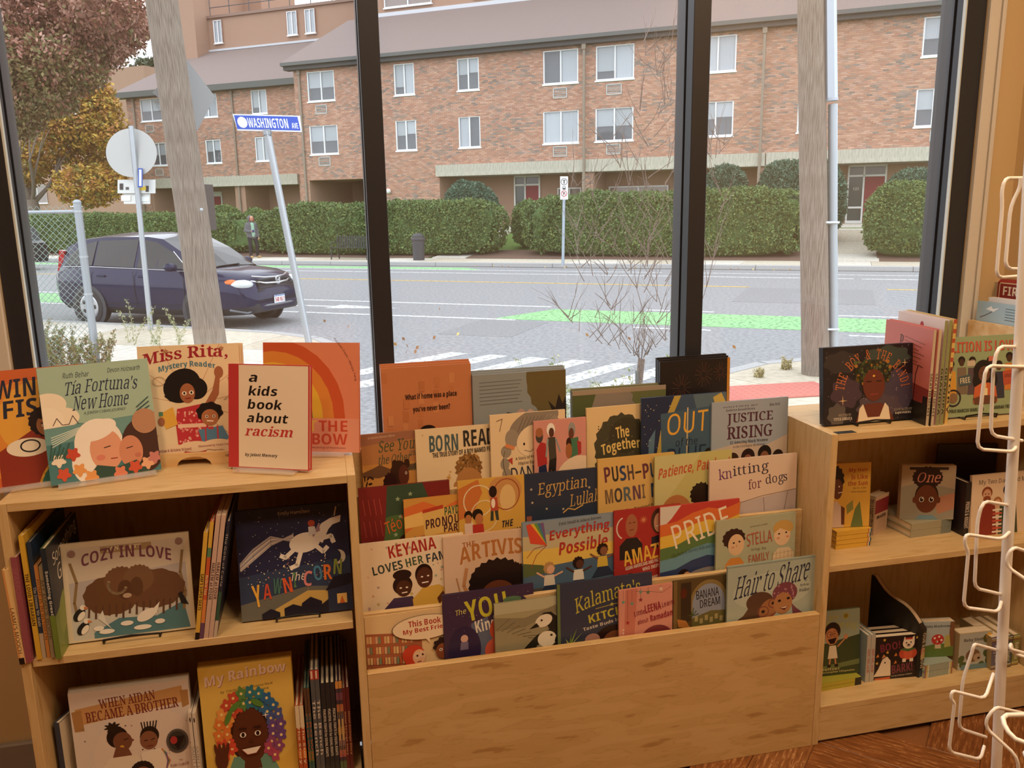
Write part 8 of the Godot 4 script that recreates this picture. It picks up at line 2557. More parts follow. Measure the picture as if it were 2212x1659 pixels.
	rack_book(1, [1549, 1126, 1721, 1108], 2, "grey-green book with two pale men and thin red lettering", "a5a888", func(a: Art) -> void:
		a.R(0, 0, 100, 100, "b0b294")
		a.E(22, 27, 14, 14, "3a2620", 0, 0, TAU, 0.06, 13); a.E(25, 36, 10, 15, "e0bc92"); a.E(22, 33, 1.3, 1.2, "2a1c18"); a.E(29, 32, 1.3, 1.2, "2a1c18"); a.E(21, 39, 2, 1.4, "d8907a"); a.L([25, 36, 26, 39], 0.7, "b8885e"); a.P([12, 100, 12, 62, 18, 54, 30, 54, 35, 62, 35, 100], "cf8a40"); a.L([14, 74, 20, 72, 26, 75, 33, 73], 0.7, "9a5a28")
		a.E(84, 20, 13, 11, "c8a058"); a.E(83, 30, 10.5, 15, "e4c29a"); a.P([72, 18, 84, 12, 96, 20, 92, 26, 80, 20, 73, 26], "c8a058"); a.E(79, 28, 1.3, 1.2, "2a1c18"); a.E(88, 27, 1.3, 1.2, "2a1c18"); a.E(78, 34, 2, 1.4, "d8907a"); a.E(90, 33, 2, 1.4, "d8907a"); a.P([70, 100, 72, 56, 78, 48, 92, 48, 98, 56, 98, 100], "ddc7a4")
		for i in 6: a.L([71 + i * 5, 52, 71 + i * 5, 98], 0.4, "b08a68"); a.L([70, 56 + i * 7, 98, 54 + i * 7], 0.4, "b08a68")
		a.T("STELLA", 38, 22, 32, 17, 0, "b85a44", 0, 1, -4); a.T("brings the", 44, 43, 19, 5, 0, "8a8468"); a.T("FAMILY", 41, 52, 26, 11, 0, "b85a44", 0, 0, -4); a.T("by Miriam B. Schiffer", 42, 11, 22, 2.6, 0, "6a6450", 0, 0, -3)
		for i in 9: a.L([6 + i * 11, 66, 6 + i * 11, 84], 0.5, "e4dcc4"); a.E(52, 72, 8, 3, "b04a34"))
	# front tier
	rack_book(0, [787, 1336, 988, 1308], 0, "cream book with a drawn library wall and two cartoon readers", "dcbf90", func(a: Art) -> void:
		a.R(0, 0, 100, 100, "e0c394"); a.P([0, 24, 46, 30, 60, 44, 60, 100, 0, 100], "a86444")
		for r in 5:
			for i in 16: a.R(1 + i * 3.1, 28 + r * 15 + i * 0.4, 2.4, 10, ["d8b07c", "b8603c", "7a8a6a", "cfae8a", "c87a54", "e0c088"][(i * 5 + r * 3) % 6])
		a.E(64, 24, 36, 18, "6a4a34"); a.E(64, 24, 35.2, 17.3, "f0dcba"); a.P([62, 38, 68, 38, 69, 48], "f0dcba"); a.T("This Book Is", 46, 12, 44, 9, 1, "b0362e", 0, 0, -2); a.T("My Best Friend", 40, 23, 52, 9, 1, "b0362e", 0, 0, -3)
		a.E(50, 62, 12, 14, "c8442c"); a.P([40, 62, 50, 50, 54, 80, 42, 84], "c8442c"); a.E(56, 66, 7, 11, "e8b890"); a.ring(54, 64, 3, 4, 0.8, "efe6d8"); a.ring(60, 63, 2.6, 4, 0.8, "efe6d8"); a.E(54, 64, 1, 1.4, "2a1a16"); a.E(60, 63, 1, 1.4, "2a1a16"); a.L([54, 73, 58, 72.5], 1.0, "6a2a20")
		a.E(84, 54, 12, 12, "2a1a16", 0, 0, TAU, 0.1, 9); a.E(82, 62, 7.5, 11, "8a4c30"); a.E(80, 60, 1.8, 2, "f4ece0"); a.E(86, 60, 1.8, 2, "f4ece0"); a.E(80, 60, 0.9, 1.2, "1e1210"); a.E(86, 60, 0.9, 1.2, "1e1210"); a.P([44, 84, 64, 80, 68, 100, 40, 100], "d8a06a"); a.P([74, 78, 92, 76, 96, 100, 72, 100], "c86a4a"))
	rack_book(0, [956, 1290, 1153, 1260], 0, "purple book with a stage light beam and lime green word", "3c2c48", func(a: Art) -> void:
		a.R(0, 0, 100, 100, "40304c"); a.P([16, 44, 40, 40, 50, 100, 6, 100], "4a3458"); a.P([30, 40, 48, 34, 60, 100, 30, 100], "5f6a84"); a.E(22, 72, 18, 30, "34284a")
		a.T("The", 13, 20, 12, 7, 0, "d8d070", 0.2, 0, -8); a.T("YOU", 24, 8, 46, 26, 1, "c8c23c", 0, 0, -8); a.T("Kind of Kind", 34, 32, 64, 16, 1, "e8e0d0", 0, 0, -8)
		a.E(62, 52, 12, 16, "c8543c"); a.E(58, 78, 14, 16, "d06048"); a.E(64, 74, 4, 5, "f4ece0"); a.E(65, 74, 2, 3, "2a1a16"); a.L([56, 84, 62, 86], 1.4, "7a2a20"); a.E(22, 58, 4, 5, "d8b0a0"); a.P([18, 62, 26, 62, 26, 72, 17, 72], "7a7090"); a.dots(40, 4, 4, 96, 50, 0.4, ["b8a8c0", "8a7a98"], 31); a.E(76, 16, 10, 4, "5a7a5a"))
	rack_book(0, [1068, 1308, 1228, 1284], 1, "olive watercolour book with two penguins leaning together", "9a9272", func(a: Art) -> void:
		a.R(0, 0, 100, 100, "a8a07c"); a.R(0, 0, 100, 16, "b9b596"); a.P([0, 20, 40, 26, 84, 12, 90, 40, 84, 100, 0, 100], "8a8266"); a.P([0, 40, 40, 40, 70, 26, 84, 24, 84, 60, 30, 100, 0, 100], "9a9274")
		for i in 7: a.L([2 + i * 7, 38 + i * 3, 20 + i * 7, 24 + i * 6], 0.9, "6a644e")
		a.T("and", 86, 9, 10, 6, 2, "2a2620")
		a.P([58, 30, 66, 22, 76, 22, 86, 32, 94, 56, 98, 100, 80, 100, 78, 60, 70, 40], "26241f"); a.E(66, 34, 12, 9, "e8e0cc", -0.4); a.P([56, 36, 46, 44, 60, 42], "26241f"); a.E(63, 33, 1.6, 1.6, "3a342a")
		a.P([24, 100, 40, 70, 56, 54, 74, 48, 84, 58, 86, 66, 70, 62, 56, 70, 44, 100], "26241f"); a.E(70, 62, 13, 12, "e8e0cc", 0.2); a.P([82, 60, 90, 66, 80, 68], "26241f"); a.E(76, 57, 1.8, 1.8, "3a342a"); a.P([46, 100, 58, 76, 72, 72, 84, 78, 82, 100], "dcd2ba"))
	rack_book(0, [1204, 1265, 1410, 1237], 1, "dark blue book with yellow-green curly lettering and a pineapple top", "34384c", func(a: Art) -> void:
		a.R(0, 0, 100, 100, "3a3f54"); a.R(0, 0, 3, 100, "6a7a4a")
		a.T("Kalamata's", 18, 13, 70, 21, 2, "c0b848", 0.1, 4, -10); a.L([40, 38, 58, 35, 78, 32], 0.8, "a8a048"); a.star(57, 35, 2.4, "c0b848"); a.T("KITCHEN", 32, 40, 54, 11, 1, "c0b848", 0, 0, -9); a.T("Taste Buds in Harmony", 26, 54, 70, 6, 1, "d0c8b8", 0, 0, -9)
		for i in 7: a.P([14, 82, 10 - i * 2.5 + i * 3, 82, 2 + i * 6, 60 + absf(i - 3) * 6], ["8a9a4a", "a8ae5a", "6f8240"][i % 3])
		a.E(58, 82, 20, 20, "2a1c18"); a.E(60, 88, 14, 18, "7a4a30"); a.E(54, 86, 3.4, 3.6, "f4ece0"); a.E(66, 84, 3.4, 3.6, "f4ece0"); a.E(54.5, 86, 2, 2.4, "241410"); a.E(66, 84, 2, 2.4, "241410"); a.E(36, 78, 8, 8, "b88a7a"))
	rack_book(0, [1338, 1278, 1454, 1260], 2, "pink book with hanging ornaments and a headscarfed child", "cf8a76", func(a: Art) -> void:
		a.R(0, 0, 100, 100, "d69484"); a.P([12, 0, 34, 0, 26, 100, 8, 100], "c67a6a"); a.L([30, 4, 60, 8, 80, 12, 98, 4], 0.7, "8a5a4a")
		for q in [[8, 18, "6a9a8a"], [24, 22, "6a9a8a"], [40, 6, "6a9a8a"], [16, 50, "b03a3a"], [40, 18, "8a3a44"], [54, 8, "5a7a5a"], [78, 6, "ecd8c0"]]: a.L([q[0], 0, q[0], q[1]], 0.5, "8a5a4a"); a.star(q[0], q[1], 4.5, q[2])
		for i in 8: a.E(8, 60 + i * 5, 1.6, 1.2, "ecd8c0")
		a.T("Little", 28, 33, 20, 8, 0, "8a2a3c", 0, 0, -8); a.T("LEENA", 48, 26, 30, 12, 1, "9a2f40", 0, 0, -8); a.T("Learns", 80, 25, 24, 8, 0, "8a2a3c", 0, 0, -8); a.T("about", 34, 47, 20, 7, 0, "8a2a3c", 0, 0, -8); a.T("Ramadan", 58, 41, 42, 10, 1, "9a2f40", 0, 0, -8)
		a.E(70, 84, 32, 24, "7a3438"); a.E(72, 90, 22, 18, "8a4a34"); a.E(58, 74, 2, 1.6, "ecd8c0"))
	rack_book(0, [1456, 1257, 1592, 1239], 1, "brown jungle book with a pale arch holding its title", "5c4a2c", func(a: Art) -> void:
		a.R(0, 0, 100, 100, "5a4a2e"); a.R(0, 0, 6, 100, "7a6238"); a.E(56, 38, 30, 34, "8a7648"); a.E(56, 40, 26, 30, "8d97a8"); a.R(30, 44, 52, 40, "8d97a8"); a.R(12, 4, 16, 60, "3a2c1e")
		a.P([30, 84, 30, 60, 44, 56, 60, 52, 82, 54, 82, 84], "6a6438"); for i in 6: a.R(34 + i * 8, 58 + (i % 2) * 4, 5, 8, "a89a68")
		a.T("BANANA", 36, 18, 36, 13, 0, "1e1c22", 0, 0, -4); a.T("DREAM", 42, 33, 32, 12, 0, "1e1c22", 0, 0, -4)
		a.P([6, 58, 20, 62, 28, 76, 8, 70], "b87a3c"); a.E(16, 20, 5, 8, "5a2a1c"); for i in 5: a.L([30, 56, 24 + i * 4, 44 + absf(i - 2) * 5], 1.2, "4a5a30"); a.R(6, 84, 94, 16, "3f3420"); a.E(14, 92, 3, 5, "c8a890"))
	rack_book(0, [1574, 1225, 1768, 1202], 2, "pale teal book with two smiling faces cheek to cheek", "98a69a", func(a: Art) -> void:
		a.R(0, 0, 100, 100, "a9b5a6"); a.E(50, 40, 44, 26, "b6c0b0"); a.R(0, 0, 100, 2.4, "8f9c92")
		a.T("Hair to Share", 9, 7, 83, 31, 2, "2e3348", 0.35, 0, -8); a.T("by", 86, 31, 3, 3.4, 3, "3a3a40", 0.3); a.T("Sylvia", 81, 36.5, 10, 4.5, 3, "3a3a40", 0.3); a.T("Walker", 80, 43, 12, 4.5, 3, "3a3a40", 0.3)
		a.P([0, 84, 18, 70, 30, 50, 44, 44, 52, 60, 50, 100, 0, 100], "5a4030"); a.E(36, 54, 15, 14, "5a4030"); a.E(46, 66, 10, 15, "a06e48", 0.3); a.ring(40, 68, 6, 7, 1.0, "8a4a40"); a.ring(51, 58, 5, 6, 1.0, "8a4a40"); a.E(40, 68, 2, 2.2, "241410"); a.E(51, 58, 1.8, 2, "241410"); a.L([48, 76, 54, 72], 1.2, "8a3a34")
		a.E(64, 46, 14, 15, "7a4450"); a.dots(26, 52, 34, 76, 56, 0.8, ["c08a90"], 3); a.E(62, 60, 10.5, 15, "b07c52"); a.E(58, 56, 1.8, 1.8, "241410"); a.E(68, 54, 1.8, 1.8, "241410"); a.P([58, 66, 68, 64.5, 64, 70.5], "6a2a24"); a.P([59, 66.3, 67, 65, 65, 67], "f4ece0"); a.P([72, 62, 78, 70, 92, 84, 80, 100, 74, 80], "7a4450"))

func flat_book(label: String, p: Vector3, turn: float, w: float, d: float, th: float, cover: String, spine_draw, group := "") -> void:
	# a book lying flat with its spine towards the room
	var bs := Basis(Vector3.UP, turn) * Basis(Vector3(0, 0, -1), Vector3(1, 0, 0), Vector3(0, 1, 0))
	book("flat_book", label, Transform3D(bs, p + Vector3.UP * th - Basis(Vector3.UP, turn) * Vector3(w / 2, 0, d / 2)), d, w, th, cover, null, group, cover, spine_draw, 0.0022)
func flat_text(txt: String, bg: String, fg: String, extra = null) -> Callable:
	# the spine's length runs down the page axis of the spine print; lettering is turned so that it reads along the shelf
	return func(a: Art) -> void:
		a.R(0, 0, 100, 100, bg)
		if extra != null: extra.call(a)
		a.pen(fg)
		var s := Art.new()
		s.flat(a.o + a.ex * 80 + a.ey * 78, -a.ey * 56, -a.ex * 62, a.host)
		s.z = a.z
		s.T(txt, 0, 0, 100, 100, 1, fg)
		a.mb.v.append_array(s.mb.v); a.mb.n.append_array(s.mb.n); a.mb.c.append_array(s.mb.c)

func right_books() -> void:
	var top := SHELF_TOP
	var dark := func(a: Art) -> void:
		a.R(0, 0, 100, 100, "241e26")
		for q in [[20, 20, 20, 14, "3a3434"], [70, 16, 24, 14, "3f4a44"], [80, 60, 22, 26, "4a4050"], [24, 60, 16, 20, "4a3a44"], [60, 80, 24, 16, "54464e"], [14, 88, 10, 14, "5a5450"]]: a.E(q[0], q[1], q[2], q[3], q[4], 0, 0, TAU, 0.1, 7)
		a.dots(60, 2, 2, 98, 98, 0.3, ["d8d0c8", "b8a8a0"], 14)
		a.arc("THE BOY & THE BINDI", 53, 60, 36, -86, 88, 13, 2, "c8703a")
		a.E(53, 36, 20, 17, "2a2a20"); a.dots(90, 34, 20, 72, 50, 1.6, ["46502f", "5a6238", "33391f", "a8702c"], 17)
		a.P([34, 100, 38, 82, 46, 76, 62, 76, 70, 82, 76, 100], "6a3426"); a.E(54, 52, 12, 21, "6a3426"); a.P([38, 82, 42, 76, 47, 94, 60, 94, 66, 76, 70, 82, 72, 100, 36, 100], "e8d4b4")
		a.E(54, 40, 1.3, 1.4, "e8b04a"); a.L([46, 47, 51, 47], 1.2, "2a1210"); a.L([57, 47, 62, 47], 1.2, "2a1210"); a.L([50, 64, 58, 64], 1.4, "8a3a34")
		a.T("WRITTEN BY", 15, 87, 14, 3, 2, "b8a894"); a.T("VIVEK SHRAYA", 10, 91.5, 20, 3.6, 3, "e0d4c0"); a.T("ILLUSTRATED BY", 76, 85, 20, 3, 2, "b8a894"); a.T("RAJNI PERERA", 77, 89.5, 18, 3.6, 3, "e0d4c0"); a.star(20, 70, 5, "d8b080", 4, 0.15); a.star(88, 25, 4, "d8b080", 4, 0.15)
	var fr := stood([1772, 753, 1975, 740, 1780, 919, 1977, 903], 0.006, 7, 0.009, "dark starry book with a portrait wearing a leafy wreath", "1e1a20", dark, top, 3, "2a2428")
	wire_easel(fr, 0.1, "black wire easel under the dark starry portrait book")
	# books standing spine out, covers turned to the left
	var spec := [[1999, 920, 2017, 713, 1885, 683, "c06a5c", "c8b89a", "SALAT IN SECRET", "coral book standing spine out, nearest to the starry portrait book"], [2010, 921, 2026, 712, 1893, 683, "c06a5c", "c8b89a", "SALAT IN SECRET", "second coral book standing spine out beside its twin"],
		[2021, 919, 2037, 693, 1922, 668, "d8c4bc", "8f9460", "GRANDPA", "white-covered book with a green spine beside the coral ones"], [2030, 918, 2046, 692, 1932, 667, "d8c4bc", "8f9460", "GRANDPA", "second white-covered book with a green spine"], [2040, 916, 2055, 690, 1945, 667, "d0b070", "d8b868", "STORY", "yellow spined book closing the upright row"]]
	var n := 0
	for q in spec:
		var br := hy(q[0], q[1], top)
		var tr := hit(q[2], q[3], facing(), br)
		var h := tr.y - top
		var tl := hy(q[4], q[5], tr.y)
		var ex := (Vector3(tr.x, 0, tr.z) - Vector3(tl.x, 0, tl.z))
		var w := minf(ex.length(), 0.22)
		ex = ex.normalized()
		var nn := ex.cross(Vector3.UP)
		var up := Vector3.UP
		var t := Transform3D(Basis(-ex, up, -nn), Vector3(br.x, top, br.z) - ex * w / 2 - nn * 0.008)
		# seen from behind: the back cover shows, the spine is at the right
		var o := book("spine_out_book", q[9], t, w, h, 0.008, q[6], null, "upright books on the right bookcase", q[7], spine_text(q[8], q[7], "3a3430", 1, 45, 90, func(a: Art) -> void:
			if q[7] == "d8b868":
				for i in 6: a.R(0, i * 9, 100, 4, "b8503a")))
		var a := Art.new()
		a.flat(Vector3(w / 2, h, -0.008), Vector3(-w, 0, 0), Vector3(0, -h, 0), self)
		a.z = 0.00005
		if n < 2:
			a.R(0, 0, 100, 100, "c87064"); a.P([0, 55, 100, 62, 100, 100, 0, 100], "8a3a34"); a.R(0, 78, 100, 22, "2a2220"); for i in 7: a.R(i * 15, 70 + (i % 3) * 4, 9, 30, "2a2220")
			a.L([70, 98, 72, 50, 76, 40, 84, 41], 1.4, "1e1a1a"); a.T("D", 34, 12, 7, 8, 3, "3a2a2a")
			for i in 7: a.L([44 if i < 2 else 33, 13 + i * 4, 86 - (i % 3) * 6, 17 + i * 4], 0.8, "8a4a44")
		elif n < 4:
			a.R(0, 0, 100, 100, "dccac2"); a.E(54, 9, 4, 4, "b04048"); a.L([54, 12, 50, 22], 1.2, "b04048")
		if n < 4: put("back_print", a.mb, M.print, o)
		n += 1
	fr = stood([2020, 731, 2199, 722, 2012, 905, 2203, 890], 0.006, 8, 0.009, "sage green book showing a crowd behind a girl with a candle", "8a9a74", func(a: Art) -> void:
		a.R(0, 0, 100, 100, "97a67e")
		a.T("ABOLITION IS LOVE", 3, 7.5, 92, 13, 1, "5a2a20", 0, 1); a.T("ABOLITION IS LOVE", 2.6, 7, 92, 13, 1, "c86048", 0, 1)
		for q in [[22, 36, "6a4a34", "d8a03c"], [34, 32, "4a3428", "7a6a58"], [46, 33, "8a6a4a", "5a4a50"], [66, 34, "3a2a22", "6a7a5a"], [76, 40, "5a3a2c", "3a3848"], [88, 30, "4a3024", "d0803c"]]: a.E(q[0], q[1] - 3, 4, 5, "241c1a"); a.E(q[0], q[1], 3, 4.5, q[2]); a.P([q[0] - 5, q[1] + 6, q[0] + 5, q[1] + 6, q[0] + 6, q[1] + 40, q[0] - 6, q[1] + 40], q[3])
		a.P([30, 50, 44, 47, 45, 60, 31, 62], "4a5a5c"); a.T("FREE", 32, 51, 11, 7, 1, "d8c8a8", 0, 0, -5); a.R(40, 30, 9, 7, "c8b8a0"); a.R(64, 26, 10, 6, "c8705a"); a.P([80, 46, 94, 44, 95, 62, 81, 64], "b8543c"); a.T("JUSTICE DAY", 82, 50, 11, 5, 1, "3a2420")
		a.ring(24, 76, 8, 10, 1.6, "3a2c30"); a.E(24, 76, 5, 6.5, "8a6a4a")
		a.E(58, 44, 11, 14, "1e1818"); a.E(54, 56, 8, 12, "1e1818"); a.E(66, 56, 8, 12, "1e1818"); a.E(59, 48, 6.5, 10, "6a4430"); a.E(56.5, 47, 0.9, 0.9, "180f0c"); a.E(61.5, 47, 0.9, 0.9, "180f0c"); a.P([46, 84, 48, 64, 56, 59, 64, 59, 72, 64, 74, 84], "c8643c"); a.P([46, 78, 60, 74, 74, 78, 72, 86, 48, 86], "6a4430")
		a.R(58, 66, 4.5, 9, "ecd8a8"); a.E(60.2, 63, 1.2, 3, "e8b04a")
		a.T("SYRUS MARCUS WARE and", 18, 90, 40, 4.5, 1, "2f3428"); a.T("ALANNAH FRICKER", 66, 89, 30, 4.5, 1, "2f3428"), top, 2)
	wire_easel(fr, 0.1, "black wire easel under the sage green crowd book")
	# small dark label stuck on the shelf
	var b := MB.new()
	b.tint(C("33363a"))
	var lp := hy(1825, 934, top)
	b.bx(-0.028, 0.028, 0, 0.0008, -0.011, 0.011)
	var lb := thing("shelf_label", "small dark label strip lying on the right bookcase's top", "label", at(lp, 0.0))
	put("strip", b, M.paint, lb)
	var la := Art.new()
	la.flat(Vector3(-0.028, 0.0009, -0.011), Vector3(0.056, 0, 0), Vector3(0, 0, 0.022), self)
	la.T("110", 38, 30, 22, 40, 1, "15161a")
	put("lettering", la.mb, M.paint, lb)
	# pine box with a blue book against the right wall
	var px := thing("pine_display_box", "yellow pine display box standing by the right wall", "display box", at(Vector3(1.92, SHELF_TOP, -2.03)))
	var c0 := hy(2108, 700, 1.2)
	b = MB.new()
	b.bx(-0.006, 0.006, 0, 0.233, -0.135, 0.14)
	put("front_board", b, M.pine, px)
	b = MB.new()
	b.bx(0.006, 0.1, 0.0, 0.02, -0.135, 0.14)
	put("base", b, M.pine, px)
	var bb := book("picture_book", "light blue book with a bird, upright in the pine box", Transform3D(Basis(Vector3(0, 0, 1), Vector3.UP, Vector3(-1, 0, 0)), Vector3(1.931, SHELF_TOP + 0.0205, -2.03)), 0.25, 0.272, 0.008, "9ab0b8", func(a: Art) -> void:
		a.R(0, 0, 100, 100, "9fb4bc"); a.P([14, 8, 22, 4, 25, 7, 34, 5, 26, 10], "e8e4e0"); a.L([24, 10, 16, 14, 6, 18], 1.2, "6a5a5a")
		for i in 5: a.L([44, 5 + i * 3, 96, 5.2 + i * 3], 0.9, "5a6468"))
	book("picture_book", "white edged book behind the light blue bird book", Transform3D(Basis(Vector3(0, 0, 1), Vector3.UP, Vector3(-1, 0, 0)), Vector3(1.942, SHELF_TOP + 0.0205, -2.0)), 0.25, 0.285, 0.02, "d8cfc8", null)
	# fire alarm pull station on the right wall
	var al := thing("fire_alarm_station", "red fire alarm pull station on the tan wall", "fire alarm", Transform3D(Basis(Vector3.UP, -PI / 2), hx(2190, 632, 2.047)))
	b = MB.new()
	b.tint(C("8a2a26"))
	b.cbox(at(Vector3(0.03, -0.02, 0.02)), Vector3(0.12, 0.12, 0.04), 0.008)
	put("body", b, M.paint, al)
	b = MB.new()
	b.tint(C("a89a84"))
	b.bx(-0.055, -0.032, -0.08, 0.03, 0.0, 0.03)
	put("back_box", b, M.paint, al)
	var fa := Art.new()
	fa.flat(Vector3(-0.03, 0.04, 0.0405), Vector3(0.12, 0, 0), Vector3(0, -0.12, 0), self)
	fa.L([96, 8, 16, 8, 14, 12, 14, 96], 2.5, "e0ccb0"); fa.T("FIRE", 26, 16, 62, 22, 1, "e8dcc8"); fa.R(26, 46, 66, 30, "241c1a"); fa.T("PULL", 50, 52, 36, 16, 1, "e8dcc8"); fa.L([34, 50, 34, 72], 4, "e8dcc8")
	put("lettering", fa.mb, M.paint, al)
	# middle shelf: board books
	var y := 0.5382
	var hairy := func(a: Art) -> void: a.R(6, 8, 40, 84, "e0b244"); a.R(80, 0, 12, 100, "c8a860")
	var sp0 := hy(1842, 1183, y)
	for k in 4:
		flat_book("yellow board book lying in the stack of four", Vector3(sp0.x + 0.0015 * (k % 2), y + k * 0.0136, sp0.z - 0.0), 0.02 - 0.02 * (k % 2), 0.112, 0.12, 0.0126, "dcae40", flat_text("My Hair Is Like the Sun", "dcae40", "b85a34", func(a: Art) -> void: a.R(2, 0, 96, 4, "3a5a6a"); a.R(2, 4, 96, 3, "e8dcc0"); a.R(2, 7, 96, 3, "b05a3a")), "stacked yellow board books")
	var f := cover_frame([1796, 1002, 1882, 998, 1793, 1140, 1877, 1136], y + 0.0548, 4)
	book("board_book", "yellow board book with a smiling child, standing on its stack", f[0], f[1], f[2], 0.018, "dcae40", func(a: Art) -> void:
		a.R(0, 0, 100, 100, "dfb04a"); a.E(10, 26, 22, 22, "2a1e1a", 0, 0, TAU, 0.08, 13); a.E(16, 40, 13, 16, "6a3f2c"); a.E(20, 36, 1.6, 1.4, "f0e4d4"); a.L([18, 46, 28, 45], 2, "f0e4d4"); a.P([0, 66, 14, 58, 30, 70, 34, 100, 0, 100], "d8c0b0"); a.P([26, 66, 36, 70, 36, 96, 28, 96], "6a3f2c")
		a.T("My Hair", 44, 8, 48, 7.5, 1, "b85a3a"); a.T("Is Like", 50, 18, 42, 7.5, 1, "b85a3a"); a.T("the Sun", 42, 28, 50, 7.5, 1, "b85a3a"); a.T("By St. Clair", 56, 38, 34, 3.4, 0, "6a4a2a"); a.T("Detrick-Jules", 52, 43.5, 38, 3.4, 0, "6a4a2a")
		a.P([52, 100, 62, 72, 74, 60, 84, 100], "6a7a44"); a.P([40, 66, 56, 58, 58, 72, 42, 80], "8a8a4a"), "", "", null, 0.004)
	var dp := hy(1895, 1160, y)
	book("board_book", "small thick paperback with fanned pages beside the yellow stack", Transform3D(Basis(Vector3.UP, 0.45), dp + Vector3(0.03, 0, -0.03)), 0.075, 0.118, 0.03, "c8a890", func(a: Art) -> void:
		a.R(0, 0, 100, 100, "d0b49c"); a.R(0, 10, 100, 36, "8a3038"); for i in 8: a.L([6 + i * 11, 50, 10 + i * 10, 90], 1.2, "7a5a50"); a.T("DIG A LITTLE", 16, 52, 70, 8, 1, "3a2a28"), "", "3a2a2a", spine_text("DOLL & DARKEST LITTLE BLACK", "c8b090", "3a2a28", 1, 8, 92))
	sp0 = hy(2010, 1156, y)
	for k in 2: flat_book("grey-green board book lying under the standing portrait book", Vector3(sp0.x, y + k * 0.0218, sp0.z), 0.05, 0.142, 0.15, 0.0214, "a8a084", flat_text("One", "a09a80", "5a5444", func(a: Art) -> void: a.R(0, 0, 100, 26, "7a8078")), "pair of flat board books")
	f = cover_frame([1946, 1007, 2066, 1004, 1943, 1121, 2059, 1122], y + 0.0438, 4)
	book("board_book", "board book with a big-haired child portrait standing on two flat ones", f[0], f[1], f[2], 0.022, "b8a488", func(a: Art) -> void:
		a.R(0, 0, 100, 100, "b5a48c"); a.P([0, 40, 40, 30, 100, 44, 100, 100, 0, 100], "9a9484"); a.P([60, 60, 100, 50, 100, 80, 70, 90], "b8846a"); a.R(14, 3, 72, 5, "3a2a24")
		a.E(48, 22, 28, 20, "2f1c16", 0, 0, TAU, 0.06, 25); a.E(48, 58, 22, 28, "2a1814"); a.E(48, 62, 21, 26, "6a3a26"); a.E(26, 64, 4, 6, "6a3a26"); a.E(70, 64, 4, 6, "6a3a26")
		for s in [-1, 1]: a.E(48 + s * 9, 63, 4.6, 5, "f0e8dc"); a.E(48 + s * 9, 63, 3.4, 4.2, "1e0f0c"); a.E(49 + s * 9, 61, 1, 1.2, "ffffff")
		a.L([43, 79, 48, 80, 54, 79], 1.6, "7a3028"); a.P([28, 100, 36, 92, 60, 92, 72, 100], "7a9aa8")
		a.T("One", 30, 13, 42, 18, 2, "d89078", 0.25), "", "", null, 0.004)
	spine_book([2079, 1158, 2094, 1160, 2088, 1043], y, 0.17, "black spined book with white capitals on the right bookcase", "2a2224", spine_text("PRINCE & KNIGHT", "2a2224", "d0c4b4", 1, 36, 86), "", null, "241c1e")
	f = cover_frame([2107, 1027, 2232, 1016, 2096, 1160, 2222, 1146], y, 5)
	book("picture_book", "cream book with two bearded men hugging children", f[0], f[1], f[2], 0.009, "dcc2a4", func(a: Art) -> void:
		a.R(0, 0, 100, 100, "e0c8aa"); a.T("My Two Dads and Me", 12, 8, 84, 10, 0, "2a2c30")
		for q in [[26, 34, "8a4a2c", "8a3428"], [62, 32, "241e1e", "3f4a34"]]: a.E(q[0], q[1] - 4, 9, 10, q[2]); a.E(q[0], q[1], 7, 10, "d0a080"); a.E(q[0], q[1] + 6, 6.5, 5, q[2]); a.E(q[0] - 2.6, q[1] - 2, 1, 1, "2a1a16"); a.E(q[0] + 2.6, q[1] - 2, 1, 1, "2a1a16"); a.P([q[0] - 16, 100, q[0] - 14, 52, q[0], 46, q[0] + 14, 52, q[0] + 18, 100], q[3])
		a.E(44, 46, 7, 8, "a8703c"); a.E(44, 49, 5.5, 7, "d8a888"); for i in 7: a.R(36, 58 + i * 6, 16, 3, "c85a48" if i % 2 else "e8d8c8"))
	f = cover_frame([2085, 1012, 2170, 990, 2100, 1130, 2180, 1105], y, 3)
	book("picture_book", "dark brown book leaning behind the cream book with two men", Transform3D(Basis(Vector3.UP, -0.25), Vector3(1.90, y, -2.10)), 0.18, 0.23, 0.01, "38281e", null)
	# bottom shelf
	y = 0.1177
	sp0 = hy(1822, 1484, y)
	for k in 2: flat_book("yellow-green book lying under the standing cartoon book", Vector3(sp0.x - 0.01, y + k * 0.0125, sp0.z + 0.002), 0.03, 0.135, 0.17, 0.0118, "a8a23c", flat_text("I am Billie Jean King", "b8ac3c", "6a6a28", func(a: Art) -> void: a.R(0, 0, 100, 16, "2a2a24")), "pair of flat yellow-green books")
	f = cover_frame([1772, 1320, 1861, 1314, 1768, 1462, 1856, 1452], y + 0.025, 6)
